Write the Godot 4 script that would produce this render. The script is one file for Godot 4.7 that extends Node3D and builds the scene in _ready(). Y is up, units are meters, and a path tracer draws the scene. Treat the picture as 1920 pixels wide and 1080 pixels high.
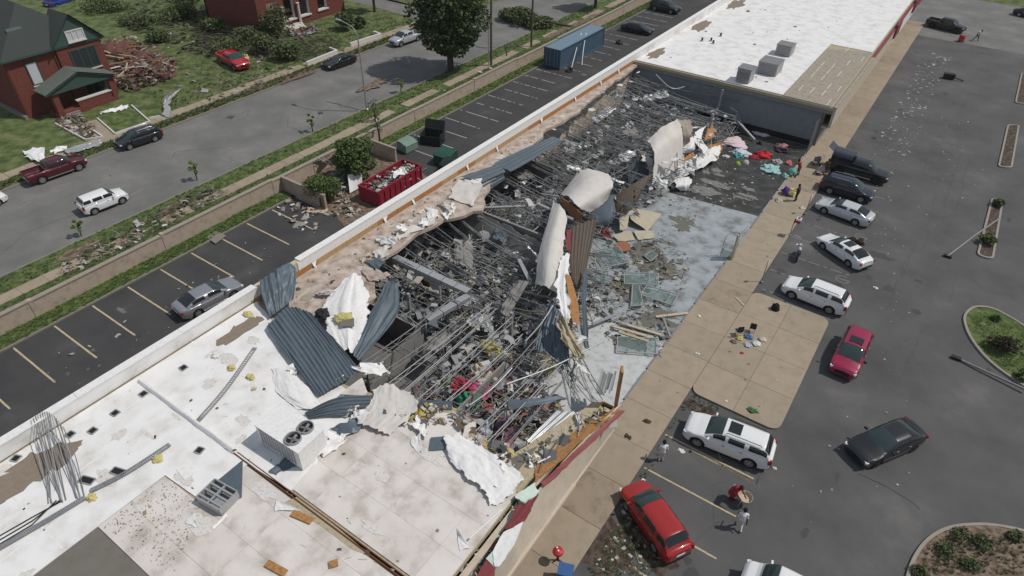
extends Node3D
# Camera: 31.5 m above the car park; x runs from the street (-) to the car park (+), the building runs along -z.
const EYE := Vector3(0, 31.5, 0)
const FOCAL := 1222.14
const PITCH := 38.74911
const ROLL := 1.35266
const YAW := 33.71633
var cam_f: Vector3
var cam_r: Vector3
var cam_u: Vector3
var rng := RandomNumberGenerator.new()
var M := {}
var taken := {}
var noise := FastNoiseLite.new()

# ------------------------------------------------------------------ helpers
class MB:
	var v := PackedVector3Array()
	var n := PackedVector3Array()
	var c := PackedColorArray()
	var col := Color.WHITE
	func p(a: Vector3, na: Vector3) -> void:
		v.append(a); n.append(na); c.append(col)
	func tri(a: Vector3, b: Vector3, d: Vector3) -> void:
		var nn := (b - a).cross(d - a)
		if nn.length_squared() < 1e-14:
			return
		nn = nn.normalized()
		p(a, nn); p(d, nn); p(b, nn)
	func stri(a: Vector3, b: Vector3, d: Vector3, na: Vector3, nb: Vector3, nd: Vector3) -> void:
		p(a, na); p(d, nd); p(b, nb)
	func quad(a: Vector3, b: Vector3, d: Vector3, e: Vector3) -> void:
		tri(a, b, d); tri(a, d, e)
	func box(t: Transform3D, s: Vector3) -> void:
		var h := s * 0.5
		var q := []
		for k in 8:
			q.append(t * Vector3(h.x if k & 1 else -h.x, h.y if k & 2 else -h.y, h.z if k & 4 else -h.z))
		quad(q[2], q[6], q[7], q[3]); quad(q[0], q[1], q[5], q[4])
		quad(q[1], q[3], q[7], q[5]); quad(q[0], q[4], q[6], q[2])
		quad(q[4], q[5], q[7], q[6]); quad(q[0], q[2], q[3], q[1])
	func bx(x0: float, y0: float, z0: float, x1: float, y1: float, z1: float) -> void:
		box(Transform3D(Basis(), Vector3((x0 + x1) / 2, (y0 + y1) / 2, (z0 + z1) / 2)), Vector3(absf(x1 - x0), absf(y1 - y0), absf(z1 - z0)))
	func beam(a: Vector3, b: Vector3, w: float, h: float, up := Vector3.UP) -> void:
		var d := b - a
		if d.length() < 1e-4:
			return
		var z := d.normalized()
		if absf(z.dot(up)) > 0.98:
			up = Vector3.RIGHT
		var x := up.cross(z).normalized()
		var y := z.cross(x)
		box(Transform3D(Basis(x, y, z), (a + b) / 2), Vector3(w, h, d.length()))
	func tube(pts: Array, r: float, sides := 6, r2 := -1.0) -> void:
		var rings := []
		var m := pts.size()
		var up := Vector3.UP
		for i in m:
			var d: Vector3 = (pts[mini(i + 1, m - 1)] - pts[maxi(i - 1, 0)]).normalized()
			if absf(d.dot(up)) > 0.95:
				up = Vector3.RIGHT if absf(d.x) < 0.8 else Vector3.BACK
			var x := up.cross(d).normalized()
			var y := d.cross(x)
			var rr := r if r2 < 0.0 else lerpf(r, r2, float(i) / (m - 1))
			var ring := []
			for k in sides:
				var a := TAU * k / sides
				var o := x * cos(a) + y * sin(a)
				ring.append([pts[i] + o * rr, o])
			rings.append(ring)
		for i in m - 1:
			for k in sides:
				var k2 := (k + 1) % sides
				var a = rings[i][k]; var b = rings[i][k2]; var d = rings[i + 1][k2]; var e = rings[i + 1][k]
				stri(a[0], b[0], d[0], a[1], b[1], d[1]); stri(a[0], d[0], e[0], a[1], d[1], e[1])
		for k in range(1, sides - 1):
			tri(rings[0][0][0], rings[0][k + 1][0], rings[0][k][0])
			tri(rings[m - 1][0][0], rings[m - 1][k][0], rings[m - 1][k + 1][0])
	func lathe(prof: Array, sides: int, t := Transform3D()) -> void:
		for i in prof.size() - 1:
			var a: Vector2 = prof[i]; var b: Vector2 = prof[i + 1]
			for k in sides:
				var c0 := Vector2.from_angle(TAU * k / sides); var c1 := Vector2.from_angle(TAU * (k + 1) / sides)
				quad(t * Vector3(a.x * c0.x, a.y, a.x * c0.y), t * Vector3(b.x * c0.x, b.y, b.x * c0.y), t * Vector3(b.x * c1.x, b.y, b.x * c1.y), t * Vector3(a.x * c1.x, a.y, a.x * c1.y))
	func prism(poly: PackedVector2Array, y0: float, y1: float, bottom := true) -> void:
		if Geometry2D.is_polygon_clockwise(poly):
			poly.reverse()
		var ix := Geometry2D.triangulate_polygon(poly)
		for k in range(0, ix.size(), 3):
			var a := poly[ix[k]]; var b := poly[ix[k + 1]]; var d := poly[ix[k + 2]]
			if (b - a).cross(d - a) > 0:
				var s := b; b = d; d = s
			tri(Vector3(a.x, y1, a.y), Vector3(b.x, y1, b.y), Vector3(d.x, y1, d.y))
			if bottom:
				tri(Vector3(a.x, y0, a.y), Vector3(d.x, y0, d.y), Vector3(b.x, y0, b.y))
		if y1 - y0 > 0.0005:
			for k in poly.size():
				var a := poly[k]; var b := poly[(k + 1) % poly.size()]
				quad(Vector3(a.x, y0, a.y), Vector3(a.x, y1, a.y), Vector3(b.x, y1, b.y), Vector3(b.x, y0, b.y))
	# rows of points -> smooth double sided sheet of a thickness
	func surf(rows: Array, thick := 0.0, flip := false) -> void:
		var nr := rows.size(); var nc: int = rows[0].size()
		var nn := []
		for i in nr:
			var r := []
			for j in nc:
				var du: Vector3 = rows[i][mini(j + 1, nc - 1)] - rows[i][maxi(j - 1, 0)]
				var dv: Vector3 = rows[mini(i + 1, nr - 1)][j] - rows[maxi(i - 1, 0)][j]
				var q := dv.cross(du).normalized()
				r.append(-q if flip else q)
			nn.append(r)
		for i in nr - 1:
			for j in nc - 1:
				var a: Vector3 = rows[i][j]; var b: Vector3 = rows[i + 1][j]; var d: Vector3 = rows[i + 1][j + 1]; var e: Vector3 = rows[i][j + 1]
				var na: Vector3 = nn[i][j]; var nb: Vector3 = nn[i + 1][j]; var nd: Vector3 = nn[i + 1][j + 1]; var ne: Vector3 = nn[i][j + 1]
				if flip:
					stri(a, d, b, na, nd, nb); stri(a, e, d, na, ne, nd)
				else:
					stri(a, b, d, na, nb, nd); stri(a, d, e, na, nd, ne)
				if thick > 0.0:
					var a2 := a - na * thick; var b2 := b - nb * thick; var d2 := d - nd * thick; var e2 := e - ne * thick
					if flip:
						stri(a2, b2, d2, -na, -nb, -nd); stri(a2, d2, e2, -na, -nd, -ne)
					else:
						stri(a2, d2, b2, -na, -nd, -nb); stri(a2, e2, d2, -na, -ne, -nd)
		if thick > 0.0:
			for j in nc - 1:
				for i in [0, nr - 1]:
					var a: Vector3 = rows[i][j]; var b: Vector3 = rows[i][j + 1]
					var a2: Vector3 = a - nn[i][j] * thick; var b2: Vector3 = b - nn[i][j + 1] * thick
					quad(a, b, b2, a2)
			for i in nr - 1:
				for j in [0, nc - 1]:
					var a: Vector3 = rows[i][j]; var b: Vector3 = rows[i + 1][j]
					var a2: Vector3 = a - nn[i][j] * thick; var b2: Vector3 = b - nn[i + 1][j] * thick
					quad(a, b, b2, a2)
	func mesh() -> ArrayMesh:
		var m := ArrayMesh.new()
		var a := []
		a.resize(Mesh.ARRAY_MAX)
		a[Mesh.ARRAY_VERTEX] = v; a[Mesh.ARRAY_NORMAL] = n; a[Mesh.ARRAY_COLOR] = c
		m.add_surface_from_arrays(Mesh.PRIMITIVE_TRIANGLES, a)
		return m

func ray(px: float, py: float) -> Vector3:
	return cam_f + cam_r * ((px - 960.0) / FOCAL) - cam_u * ((py - 540.0) / FOCAL)
# the point at height h where a direction of the photograph meets it
func g(px: float, py: float, h := 0.0) -> Vector3:
	var d := ray(px, py)
	return EYE + d * ((EYE.y - h) / -d.y)
func v2(q: Vector3) -> Vector2:
	return Vector2(q.x, q.z)
func poly(pts: Array, h := 0.0) -> PackedVector2Array:
	var r := PackedVector2Array()
	for q in pts:
		r.append(v2(g(q[0], q[1], h)))
	return r
func numbered(called: String) -> String:
	var k: int = taken.get(called, 0)
	taken[called] = k + 1
	return called if k == 0 else "%s_%03d" % [called, k]
func tag(o: Node, label: String, category: String, group := "", kind := "") -> Node:
	if label: o.set_meta("label", label)
	if category: o.set_meta("category", category)
	if group: o.set_meta("group", group)
	if kind: o.set_meta("kind", kind)
	return o
func thing(called: String, label: String, category: String, at := Vector3.ZERO, turn := 0.0, group := "") -> Node3D:
	var o := Node3D.new()
	o.name = numbered(called)
	add_child(o)
	o.position = at
	o.rotation.y = turn
	tag(o, label, category, group)
	return o
func part(mb: MB, called: String, m: Material, parent: Node, label := "") -> MeshInstance3D:
	var o := MeshInstance3D.new()
	o.name = called
	o.mesh = mb.mesh()
	o.mesh.surface_set_material(0, m)
	parent.add_child(o, true)
	if label: o.set_meta("label", label)
	return o
func share(mesh: Mesh, called: String, m: Material, parent: Node, at: Vector3, basis := Basis()) -> MeshInstance3D:
	var o := MeshInstance3D.new()
	o.name = called
	o.mesh = mesh
	o.material_override = m
	o.transform = Transform3D(basis, at)
	parent.add_child(o, true)
	return o
# a thing made of one mesh, its origin moved to its base
func solo(mb: MB, called: String, m: Material, label: String, category: String, group := "", kind := "") -> MeshInstance3D:
	var bb := AABB(mb.v[0], Vector3.ZERO)
	for q in mb.v:
		bb = bb.expand(q)
	var o := Vector3(bb.get_center().x, bb.position.y, bb.get_center().z)
	for k in mb.v.size():
		mb.v[k] -= o
	var i := MeshInstance3D.new()
	i.name = numbered(called)
	i.mesh = mb.mesh()
	i.mesh.surface_set_material(0, m)
	add_child(i)
	i.position = o
	tag(i, label, category, group, kind)
	return i
func struct(mb: MB, called: String, m: Material) -> MeshInstance3D:
	var i := MeshInstance3D.new()
	i.name = numbered(called)
	i.mesh = mb.mesh()
	i.mesh.surface_set_material(0, m)
	add_child(i)
	i.set_meta("kind", "structure")
	return i
func cr(a: Vector3, b: Vector3, c: Vector3, d: Vector3, t: float) -> Vector3:
	return b.cubic_interpolate(c, a, d, t)
func spline(pts: Array, m: int) -> Array:
	var r := []
	var k := pts.size()
	for i in m + 1:
		var s := float(i) / m * (k - 1)
		var j := mini(int(s), k - 2)
		r.append(cr(pts[maxi(j - 1, 0)], pts[j], pts[j + 1], pts[mini(j + 2, k - 1)], s - j))
	return r
# control points [px, py, h] in rows -> fine grid of points
func patch(ctrl: Array, nu: int, nv: int, ribs := 0, amp := 0.0, rough := 0.0, along := 0) -> Array:
	var rows := []
	for r in ctrl:
		var q := []
		for k in r:
			q.append(k if k is Vector3 else g(k[0], k[1], k[2]))
		rows.append(spline(q, nu) if q.size() > 2 else line(q[0], q[1], nu))
	var cols := []
	for j in nu + 1:
		var q := []
		for r in rows:
			q.append(r[j])
		cols.append(spline(q, nv) if q.size() > 2 else line(q[0], q[1], nv))
	var out := []
	for i in nv + 1:
		var r := []
		for j in nu + 1:
			r.append(cols[j][i])
		out.append(r)
	if ribs > 0 or rough > 0.0:
		var fin := []
		for i in nv + 1:
			var r := []
			for j in nu + 1:
				var q: Vector3 = out[i][j]
				var du: Vector3 = out[i][mini(j + 1, nu)] - out[i][maxi(j - 1, 0)]
				var dv: Vector3 = out[mini(i + 1, nv)][j] - out[maxi(i - 1, 0)][j]
				var nn := dv.cross(du).normalized()
				var off := 0.0
				if ribs > 0:
					var s := (float(j) / nu if along == 0 else float(i) / nv) * ribs
					off += clampf(sin(s * TAU) * 1.8, -1.0, 1.0) * amp
				if rough > 0.0:
					var su := float(j) / nu; var sv := float(i) / nv
					var o0: Vector3 = out[0][0]
					var fold := absf(noise.get_noise_2d(su * 3.2 + o0.x * 3.0, sv * 1.1 + o0.z)) - absf(noise.get_noise_2d(su * 0.9 + o0.z, sv * 2.6 + o0.x)) * 0.6
					off += (fold - 0.06) * rough * 1.5 + noise.get_noise_3dv(q * 0.9) * rough * 0.2
					if ribs == 0:
						var e := 1.0 if i == 0 or j == 0 or i == nv or j == nu else (0.4 if i == 1 or j == 1 or i == nv - 1 or j == nu - 1 else 0.0)
						q += (du.normalized() * noise.get_noise_3dv(q * 3.0 + Vector3(70, 0, 0)) + dv.normalized() * noise.get_noise_3dv(q * 3.0 + Vector3(0, 50, 0))) * e * minf(rough * 3.2, 0.6)
				r.append(q + nn * off)
			fin.append(r)
		out = fin
	return out
func line(a: Vector3, b: Vector3, m: int) -> Array:
	var r := []
	for i in m + 1:
		r.append(a.lerp(b, float(i) / m))
	return r
func sheet(called: String, label: String, category: String, m: Material, ctrl: Array, nu: int, nv: int, thick := 0.02, ribs := 0, amp := 0.0, rough := 0.0, along := 0, group := "") -> MeshInstance3D:
	var mb := MB.new()
	mb.surf(patch(ctrl, nu, nv, ribs, amp, rough, along), thick)
	return solo(mb, called, m, label, category, group)
func rnd(a: float, b: float) -> float:
	return rng.randf_range(a, b)
func pick(a: Array):
	return a[rng.randi() % a.size()]

# ------------------------------------------------------------------ materials
func ntex(freq: float, oct: int, cols: Array, sd: int, size := 1024, kind := FastNoiseLite.TYPE_SIMPLEX_SMOOTH) -> NoiseTexture2D:
	var t := NoiseTexture2D.new()
	var f := FastNoiseLite.new()
	f.noise_type = kind
	f.seed = sd
	f.frequency = freq
	f.fractal_octaves = oct
	f.fractal_gain = 0.6
	t.noise = f
	t.width = size
	t.height = size
	t.seamless = true
	var gr := Gradient.new()
	var off := PackedFloat32Array()
	var cc := PackedColorArray()
	for q in cols:
		off.append(q[0])
		cc.append(Color(q[1], q[2], q[3]).linear_to_srgb())
	gr.offsets = off
	gr.colors = cc
	t.color_ramp = gr
	return t
func ntn(freq: float, oct: int, sd: int, strength: float, size := 512) -> NoiseTexture2D:
	var t := NoiseTexture2D.new()
	var f := FastNoiseLite.new()
	f.noise_type = FastNoiseLite.TYPE_SIMPLEX_SMOOTH
	f.seed = sd
	f.frequency = freq
	f.fractal_octaves = oct
	t.noise = f
	t.width = size
	t.height = size
	t.seamless = true
	t.as_normal_map = true
	t.bump_strength = strength
	return t
func mat(called: String, col: Color, rough: float, metal := 0.0, tex: Texture2D = null, metres := 4.0, nrm: Texture2D = null, ns := 0.5) -> StandardMaterial3D:
	var m := StandardMaterial3D.new()
	m.resource_name = called
	m.albedo_color = col.linear_to_srgb()
	m.albedo_color.a = col.a
	m.roughness = rough
	m.metallic = metal
	m.metallic_specular = 0.4
	if tex:
		m.albedo_texture = tex
		m.uv1_triplanar = true
		m.uv1_world_triplanar = true
		m.uv1_scale = Vector3.ONE / metres
	if nrm:
		m.normal_enabled = true
		m.normal_texture = nrm
		m.normal_scale = ns
		m.uv1_triplanar = true
		m.uv1_world_triplanar = true
		m.uv1_scale = Vector3.ONE / metres
	m.cull_mode = BaseMaterial3D.CULL_DISABLED
	M[called] = m
	return m
func vcol(m: StandardMaterial3D) -> StandardMaterial3D:
	m.vertex_color_use_as_albedo = true
	return m
func L(r: float, gg: float, b: float) -> Color:
	return Color(r, gg, b)
func paint(col: Color, metal := 0.0) -> StandardMaterial3D:
	var key := "paint_" + col.to_html()
	if M.has(key):
		return M[key]
	var m := mat(key, col, 0.32, metal)
	m.clearcoat_enabled = true
	m.clearcoat = 0.8
	m.clearcoat_roughness = 0.08
	return m

func make_materials() -> void:
	var grain := ntex(0.02, 7, [[0.0, 0.82, 0.82, 0.82], [0.5, 0.95, 0.95, 0.95], [1.0, 1.0, 1.0, 1.0]], 3, 512)
	var mott := ntex(0.006, 7, [[0.0, 0.8, 0.79, 0.775], [0.4, 0.92, 0.915, 0.91], [0.65, 0.965, 0.965, 0.965], [1.0, 1.0, 1.0, 1.0]], 5)
	var grime := ntex(0.008, 7, [[0.0, 0.58, 0.565, 0.54], [0.3, 0.84, 0.83, 0.81], [0.5, 0.94, 0.935, 0.93], [1.0, 1.0, 1.0, 1.0]], 8)
	var broad := ntex(0.0045, 7, [[0.0, 0.6, 0.56, 0.52], [0.3, 0.8, 0.775, 0.75], [0.5, 0.93, 0.92, 0.91], [0.7, 0.98, 0.98, 0.98], [1.0, 1.0, 1.0, 1.0]], 12)
	var bump := ntn(0.03, 5, 4, 3.0)
	mat("asphalt_front", L(1, 1, 1), 0.92, 0.0, ntex(0.0035, 9, [[0.0, 0.066, 0.066, 0.067], [0.35, 0.083, 0.083, 0.083], [0.5, 0.091, 0.09, 0.09], [0.7, 0.1, 0.098, 0.097], [1.0, 0.135, 0.131, 0.127]], 21, 2048), 46.0)
	mat("asphalt_rear", L(1, 1, 1), 0.92, 0.0, ntex(0.004, 9, [[0.0, 0.04, 0.04, 0.042], [0.4, 0.051, 0.051, 0.053], [0.65, 0.058, 0.057, 0.058], [1.0, 0.085, 0.083, 0.081]], 22, 1024), 24.0)
	mat("asphalt_street", L(1, 1, 1), 0.92, 0.0, ntex(0.004, 9, [[0.0, 0.12, 0.119, 0.115], [0.4, 0.147, 0.146, 0.14], [0.6, 0.162, 0.16, 0.153], [1.0, 0.21, 0.205, 0.195]], 23, 2048), 46.0)
	mat("asphalt_patch", L(0.07, 0.069, 0.07), 0.95, 0.0, grain, 3.0)
	mat("crack", L(0.04, 0.039, 0.038), 1.0)
	mat("dirt", L(1, 1, 1), 1.0, 0.0, ntex(0.012, 7, [[0.0, 0.05, 0.04, 0.028], [0.4, 0.12, 0.088, 0.062], [0.65, 0.2, 0.15, 0.11], [1.0, 0.3, 0.24, 0.18]], 24), 8.0)
	mat("grass", L(1, 1, 1), 1.0, 0.0, ntex(0.01, 8, [[0.0, 0.032, 0.04, 0.018], [0.35, 0.06, 0.09, 0.027], [0.55, 0.088, 0.125, 0.036], [0.75, 0.125, 0.15, 0.06], [1.0, 0.2, 0.18, 0.1]], 25), 11.0, bump, 1.0)
	mat("lawn", L(1, 1, 1), 1.0, 0.0, ntex(0.008, 8, [[0.0, 0.04, 0.05, 0.023], [0.35, 0.068, 0.096, 0.03], [0.55, 0.1, 0.132, 0.043], [0.7, 0.125, 0.142, 0.062], [1.0, 0.2, 0.165, 0.105]], 26), 16.0, bump, 1.0)
	mat("soil", L(1, 1, 1), 1.0, 0.0, ntex(0.015, 7, [[0.0, 0.03, 0.022, 0.018], [0.5, 0.075, 0.055, 0.045], [1.0, 0.17, 0.13, 0.1]], 27, 512), 5.0, bump, 1.0)
	mat("concrete", L(0.3, 0.27, 0.235), 0.9, 0.0, mott, 6.0)
	mat("kerb", L(0.22, 0.2, 0.175), 0.9, 0.0, mott, 5.0)
	for k in 3:
		mat("walk_%d" % k, L([0.335, 0.315, 0.3][k], [0.277, 0.262, 0.246][k], [0.207, 0.197, 0.187][k]), 0.9, 0.0, grime if k == 2 else mott, 7.0 + k * 1.3)
	mat("wall_tan", L(0.43, 0.355, 0.29), 0.92, 0.0, grime, 7.0)
	mat("wall_cap", L(0.3, 0.265, 0.215), 0.9, 0.0, mott, 5.0)
	mat("paint_yellow", L(0.48, 0.4, 0.26), 0.85, 0.0, grime, 1.7)
	mat("paint_white", L(0.42, 0.41, 0.4), 0.85, 0.0, grime, 1.3)
	mat("paint_faded", L(0.16, 0.155, 0.15), 0.9, 0.0, grime, 1.1)
	mat("paint_faint", L(0.22, 0.21, 0.2), 0.9, 0.0, grime, 1.1)
	mat("membrane", L(1, 1, 1), 0.6, 0.0, ntex(0.005, 8, [[0.0, 0.48, 0.455, 0.425], [0.2, 0.63, 0.615, 0.595], [0.4, 0.69, 0.682, 0.67], [0.6, 0.735, 0.73, 0.722], [1.0, 0.77, 0.766, 0.76]], 31, 2048), 20.0)
	mat("membrane_clean", L(0.76, 0.755, 0.745), 0.6, 0.0, grain, 3.0)
	mat("membrane_tan", L(0.6, 0.57, 0.535), 0.75, 0.0, mott, 6.0)
	for k in 4:
		mat("board_%d" % k, L([0.64, 0.62, 0.655, 0.6][k], [0.605, 0.58, 0.622, 0.56][k], [0.575, 0.548, 0.595, 0.53][k]), 0.85, 0.0, broad, 9.0 + k * 1.7)
	mat("pink_tan", L(1, 1, 1), 0.9, 0.0, ntex(0.008, 8, [[0.0, 0.17, 0.125, 0.1], [0.3, 0.34, 0.27, 0.225], [0.55, 0.43, 0.36, 0.31], [1.0, 0.56, 0.5, 0.455]], 32), 9.0)
	mat("grey_green", L(0.165, 0.155, 0.135), 0.9, 0.0, mott, 5.0)
	mat("brown_roof", L(0.33, 0.29, 0.24), 0.9, 0.0, grime, 6.0)
	mat("stain", L(0.24, 0.195, 0.155), 0.95, 0.0, mott, 2.0)
	mat("ply", L(0.42, 0.215, 0.085), 0.8, 0.0, ntex(0.02, 6, [[0.0, 0.5, 0.45, 0.4], [0.5, 0.9, 0.88, 0.86], [1.0, 1.0, 1.0, 1.0]], 33, 512), 2.5)
	mat("ply_tan", L(0.45, 0.3, 0.165), 0.85, 0.0, grime, 3.0)
	mat("insulation", L(0.42, 0.36, 0.25), 0.95, 0.0, grime, 2.0)
	mat("foam_yellow", L(0.5, 0.38, 0.1), 0.95, 0.0, grime, 1.5)
	mat("coping_red", L(0.21, 0.045, 0.05), 0.55, 0.0, mott, 3.0)
	mat("stucco", L(0.53, 0.46, 0.37), 0.9, 0.0, mott, 6.0)
	mat("deck", L(0.112, 0.143, 0.17), 0.5, 0.2, mott, 3.0)
	mat("deck_brown", L(0.13, 0.105, 0.085), 0.6, 0.2, grime, 2.0)
	mat("steel", L(0.24, 0.247, 0.255), 0.6, 0.3, grime, 2.0)
	mat("steel_pale", L(0.38, 0.39, 0.4), 0.5, 0.4, grime, 2.0)
	mat("galv", L(0.45, 0.46, 0.47), 0.45, 0.5, mott, 2.0)
	mat("rust", L(0.16, 0.07, 0.04), 0.9, 0.0, grime, 1.5)
	mat("slab_blue", L(1, 1, 1), 0.55, 0.0, ntex(0.006, 8, [[0.0, 0.12, 0.115, 0.105], [0.3, 0.2, 0.212, 0.215], [0.5, 0.275, 0.302, 0.32], [1.0, 0.37, 0.4, 0.415]], 34), 13.0)
	mat("slab_mud", L(0.15, 0.145, 0.125), 0.7, 0.0, grime, 2.0)
	mat("floor_dust", L(0.2, 0.2, 0.19), 0.95, 0.0, grime, 1.5)
	mat("smear", L(0.64, 0.622, 0.598), 0.9, 0.0, grime, 1.5)
	mat("slab_white", L(0.5, 0.515, 0.52), 0.6, 0.0, grime, 6.0)
	mat("slab_dark", L(1, 1, 1), 0.9, 0.0, ntex(0.007, 8, [[0.0, 0.025, 0.026, 0.026], [0.5, 0.047, 0.048, 0.048], [0.72, 0.06, 0.06, 0.058], [1.0, 0.16, 0.155, 0.145]], 35), 12.0)
	mat("slab_grey", L(0.16, 0.16, 0.158), 0.9, 0.0, grime, 6.0)
	mat("wall_grey", L(0.2, 0.225, 0.25), 0.9, 0.0, mott, 5.0)
	mat("wall_inner", L(0.24, 0.235, 0.225), 0.9, 0.0, grime, 4.0)
	mat("drywall", L(0.55, 0.54, 0.52), 0.9, 0.0, grime, 3.0)
	mat("beige_board", L(0.46, 0.41, 0.32), 0.85, 0.0, mott, 4.0)
	mat("glass_green", Color(0.2, 0.3, 0.28, 0.35), 0.1, 0.0).transparency = BaseMaterial3D.TRANSPARENCY_ALPHA
	mat("brick", L(1, 1, 1), 0.92, 0.0, ntex(0.03, 5, [[0.0, 0.09, 0.028, 0.022], [0.5, 0.155, 0.047, 0.037], [1.0, 0.21, 0.07, 0.055]], 36, 512), 4.0)
	mat("shingle", L(0.05, 0.058, 0.056), 0.95, 0.0, mott, 3.0)
	mat("green_paint", L(0.045, 0.085, 0.07), 0.6, 0.0, mott, 3.0)
	mat("porch_roof", L(0.12, 0.14, 0.125), 0.9, 0.0, grime, 3.0)
	mat("white_trim", L(0.62, 0.6, 0.57), 0.6, 0.0, mott, 2.0)
	mat("pane", L(0.03, 0.036, 0.04), 0.08)
	mat("pane_white", L(0.5, 0.52, 0.54), 0.3)
	mat("wood", L(0.26, 0.165, 0.09), 0.9, 0.0, grime, 2.0)
	mat("wood_pale", L(0.5, 0.42, 0.32), 0.9, 0.0, grime, 2.0)
	mat("bark", L(0.075, 0.06, 0.045), 1.0, 0.0, grime, 1.5)
	mat("pole_wood", L(0.13, 0.105, 0.08), 1.0, 0.0, grime, 1.5)
	mat("tyre", L(0.016, 0.016, 0.017), 0.85)
	mat("rim", L(0.42, 0.43, 0.44), 0.35, 0.7)
	mat("rim_dark", L(0.05, 0.05, 0.052), 0.4, 0.5)
	mat("glass", L(0.012, 0.016, 0.018), 0.05)
	M["glass"].metallic_specular = 0.6
	mat("glass_tint", L(0.035, 0.055, 0.058), 0.06)
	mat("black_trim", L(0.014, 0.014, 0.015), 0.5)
	mat("lamp_clear", L(0.6, 0.62, 0.64), 0.15)
	mat("lamp_red", L(0.3, 0.015, 0.02), 0.2)
	mat("chrome", L(0.6, 0.61, 0.62), 0.25, 0.9)
	mat("container_blue", L(0.07, 0.125, 0.18), 0.6, 0.1, mott, 4.0)
	mat("bin_green", L(0.02, 0.085, 0.06), 0.6, 0.0, grime, 3.0)
	mat("bin_dark", L(0.014, 0.024, 0.022), 0.7, 0.0, grime, 3.0)
	mat("bin_red", L(0.26, 0.018, 0.04), 0.6, 0.0, grime, 3.0)
	mat("sign_red", L(0.4, 0.02, 0.025), 0.5)
	mat("blue_box", L(0.035, 0.1, 0.26), 0.5)
	mat("plain_white", L(0.74, 0.74, 0.74), 0.5)
	vcol(mat("mixed", L(1, 1, 1), 0.85, 0.0, grain, 1.3))
	vcol(mat("cloth", L(1, 1, 1), 0.9))
	var lf := vcol(mat("leaf", L(1, 1, 1), 0.75))
	lf.backlight_enabled = true
	lf.backlight = Color(0.25, 0.3, 0.12)
	vcol(mat("skin_cloth", L(1, 1, 1), 0.8))
func _ready() -> void:
	rng.seed = 77
	noise.seed = 5
	noise.frequency = 0.6
	set_camera_and_light()
	make_materials()
	setting()
	building()
	wreckage()
	rear_things()
	street_things()
	front_things()
func set_camera_and_light() -> void:
	var y := deg_to_rad(YAW); var p := deg_to_rad(PITCH); var r := deg_to_rad(ROLL)
	cam_f = Vector3(-sin(y) * cos(p), -sin(p), -cos(y) * cos(p))
	var rr := Vector3(cos(y), 0, -sin(y))
	var uu := rr.cross(cam_f)
	cam_r = rr * cos(r) + uu * sin(r)
	cam_u = uu * cos(r) - rr * sin(r)
	var cam := Camera3D.new()
	cam.name = "camera"
	cam.fov = rad_to_deg(2.0 * atan(540.0 / FOCAL))
	cam.near = 0.3
	cam.far = 1500.0
	cam.transform = Transform3D(Basis(cam_r, cam_u, -cam_f), EYE)
	add_child(cam)
	cam.current = true
	var e := Environment.new()
	e.background_mode = Environment.BG_SKY
	var sm := ProceduralSkyMaterial.new()
	sm.sky_top_color = Color(0.545, 0.585, 0.645)
	sm.sky_horizon_color = Color(0.735, 0.745, 0.755)
	sm.ground_bottom_color = Color(0.2, 0.2, 0.2)
	sm.ground_horizon_color = Color(0.6, 0.62, 0.64)
	sm.sky_curve = 0.12
	var sky := Sky.new()
	sky.sky_material = sm
	e.sky = sky
	e.background_energy_multiplier = 1.08
	e.tonemap_mode = Environment.TONE_MAPPER_LINEAR
	e.tonemap_exposure = 0.98
	e.fog_enabled = true
	e.fog_density = 0.00012
	e.fog_light_color = Color(0.8, 0.8, 0.8)
	e.sdfgi_enabled = true
	e.ssao_enabled = true
	e.ssil_enabled = true
	var we := WorldEnvironment.new()
	we.name = "world_environment"
	we.environment = e
	add_child(we)
	var sun := DirectionalLight3D.new()
	sun.name = "sun"
	sun.light_color = Color(1.0, 0.975, 0.94)
	sun.light_energy = 0.95
	sun.light_angular_distance = 1.0
	sun.shadow_enabled = true
	add_child(sun)
	var d := Vector3(-0.82 * cos(deg_to_rad(56.0)), -sin(deg_to_rad(56.0)), 0.57 * cos(deg_to_rad(56.0))).normalized()
	sun.look_at_from_position(Vector3.ZERO, d, Vector3.UP)

# ------------------------------------------------------------------ setting
func flat(x0: float, z0: float, x1: float, z1: float, y: float) -> MB:
	var mb := MB.new()
	mb.quad(Vector3(x0, y, z0), Vector3(x0, y, z1), Vector3(x1, y, z1), Vector3(x1, y, z0))
	return mb
func round_poly(pts: PackedVector2Array, r: float, m := 6) -> PackedVector2Array:
	var out := PackedVector2Array()
	var n := pts.size()
	for i in n:
		var a := pts[(i + n - 1) % n]; var b := pts[i]; var c := pts[(i + 1) % n]
		var rr := minf(r, minf(a.distance_to(b), b.distance_to(c)) * 0.48)
		var p := b + (a - b).normalized() * rr; var q := b + (c - b).normalized() * rr
		for k in m + 1:
			var t := float(k) / m
			out.append(p.lerp(b, t).lerp(b.lerp(q, t), t))
	return out
func crack(parent: Node3D, pts: Array, w: float, y: float, m: Material) -> void:
	var mb := MB.new()
	var fine := []
	for i in pts.size() - 1:
		var n := maxi(2, int(pts[i].distance_to(pts[i + 1]) / 0.6))
		for k in n:
			fine.append(pts[i].lerp(pts[i + 1], float(k) / n) + Vector3(rnd(-0.09, 0.09), 0, rnd(-0.09, 0.09)))
	fine.append(pts[-1])
	for i in fine.size() - 1:
		var d: Vector3 = (fine[i + 1] - fine[i]).normalized().cross(Vector3.UP) * w * rnd(0.25, 0.6)
		var a: Vector3 = fine[i]; var b: Vector3 = fine[i + 1]
		a.y = y; b.y = y
		mb.quad(a - d, a + d, b + d, b - d)
	part(mb, "crack", m, parent)
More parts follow.
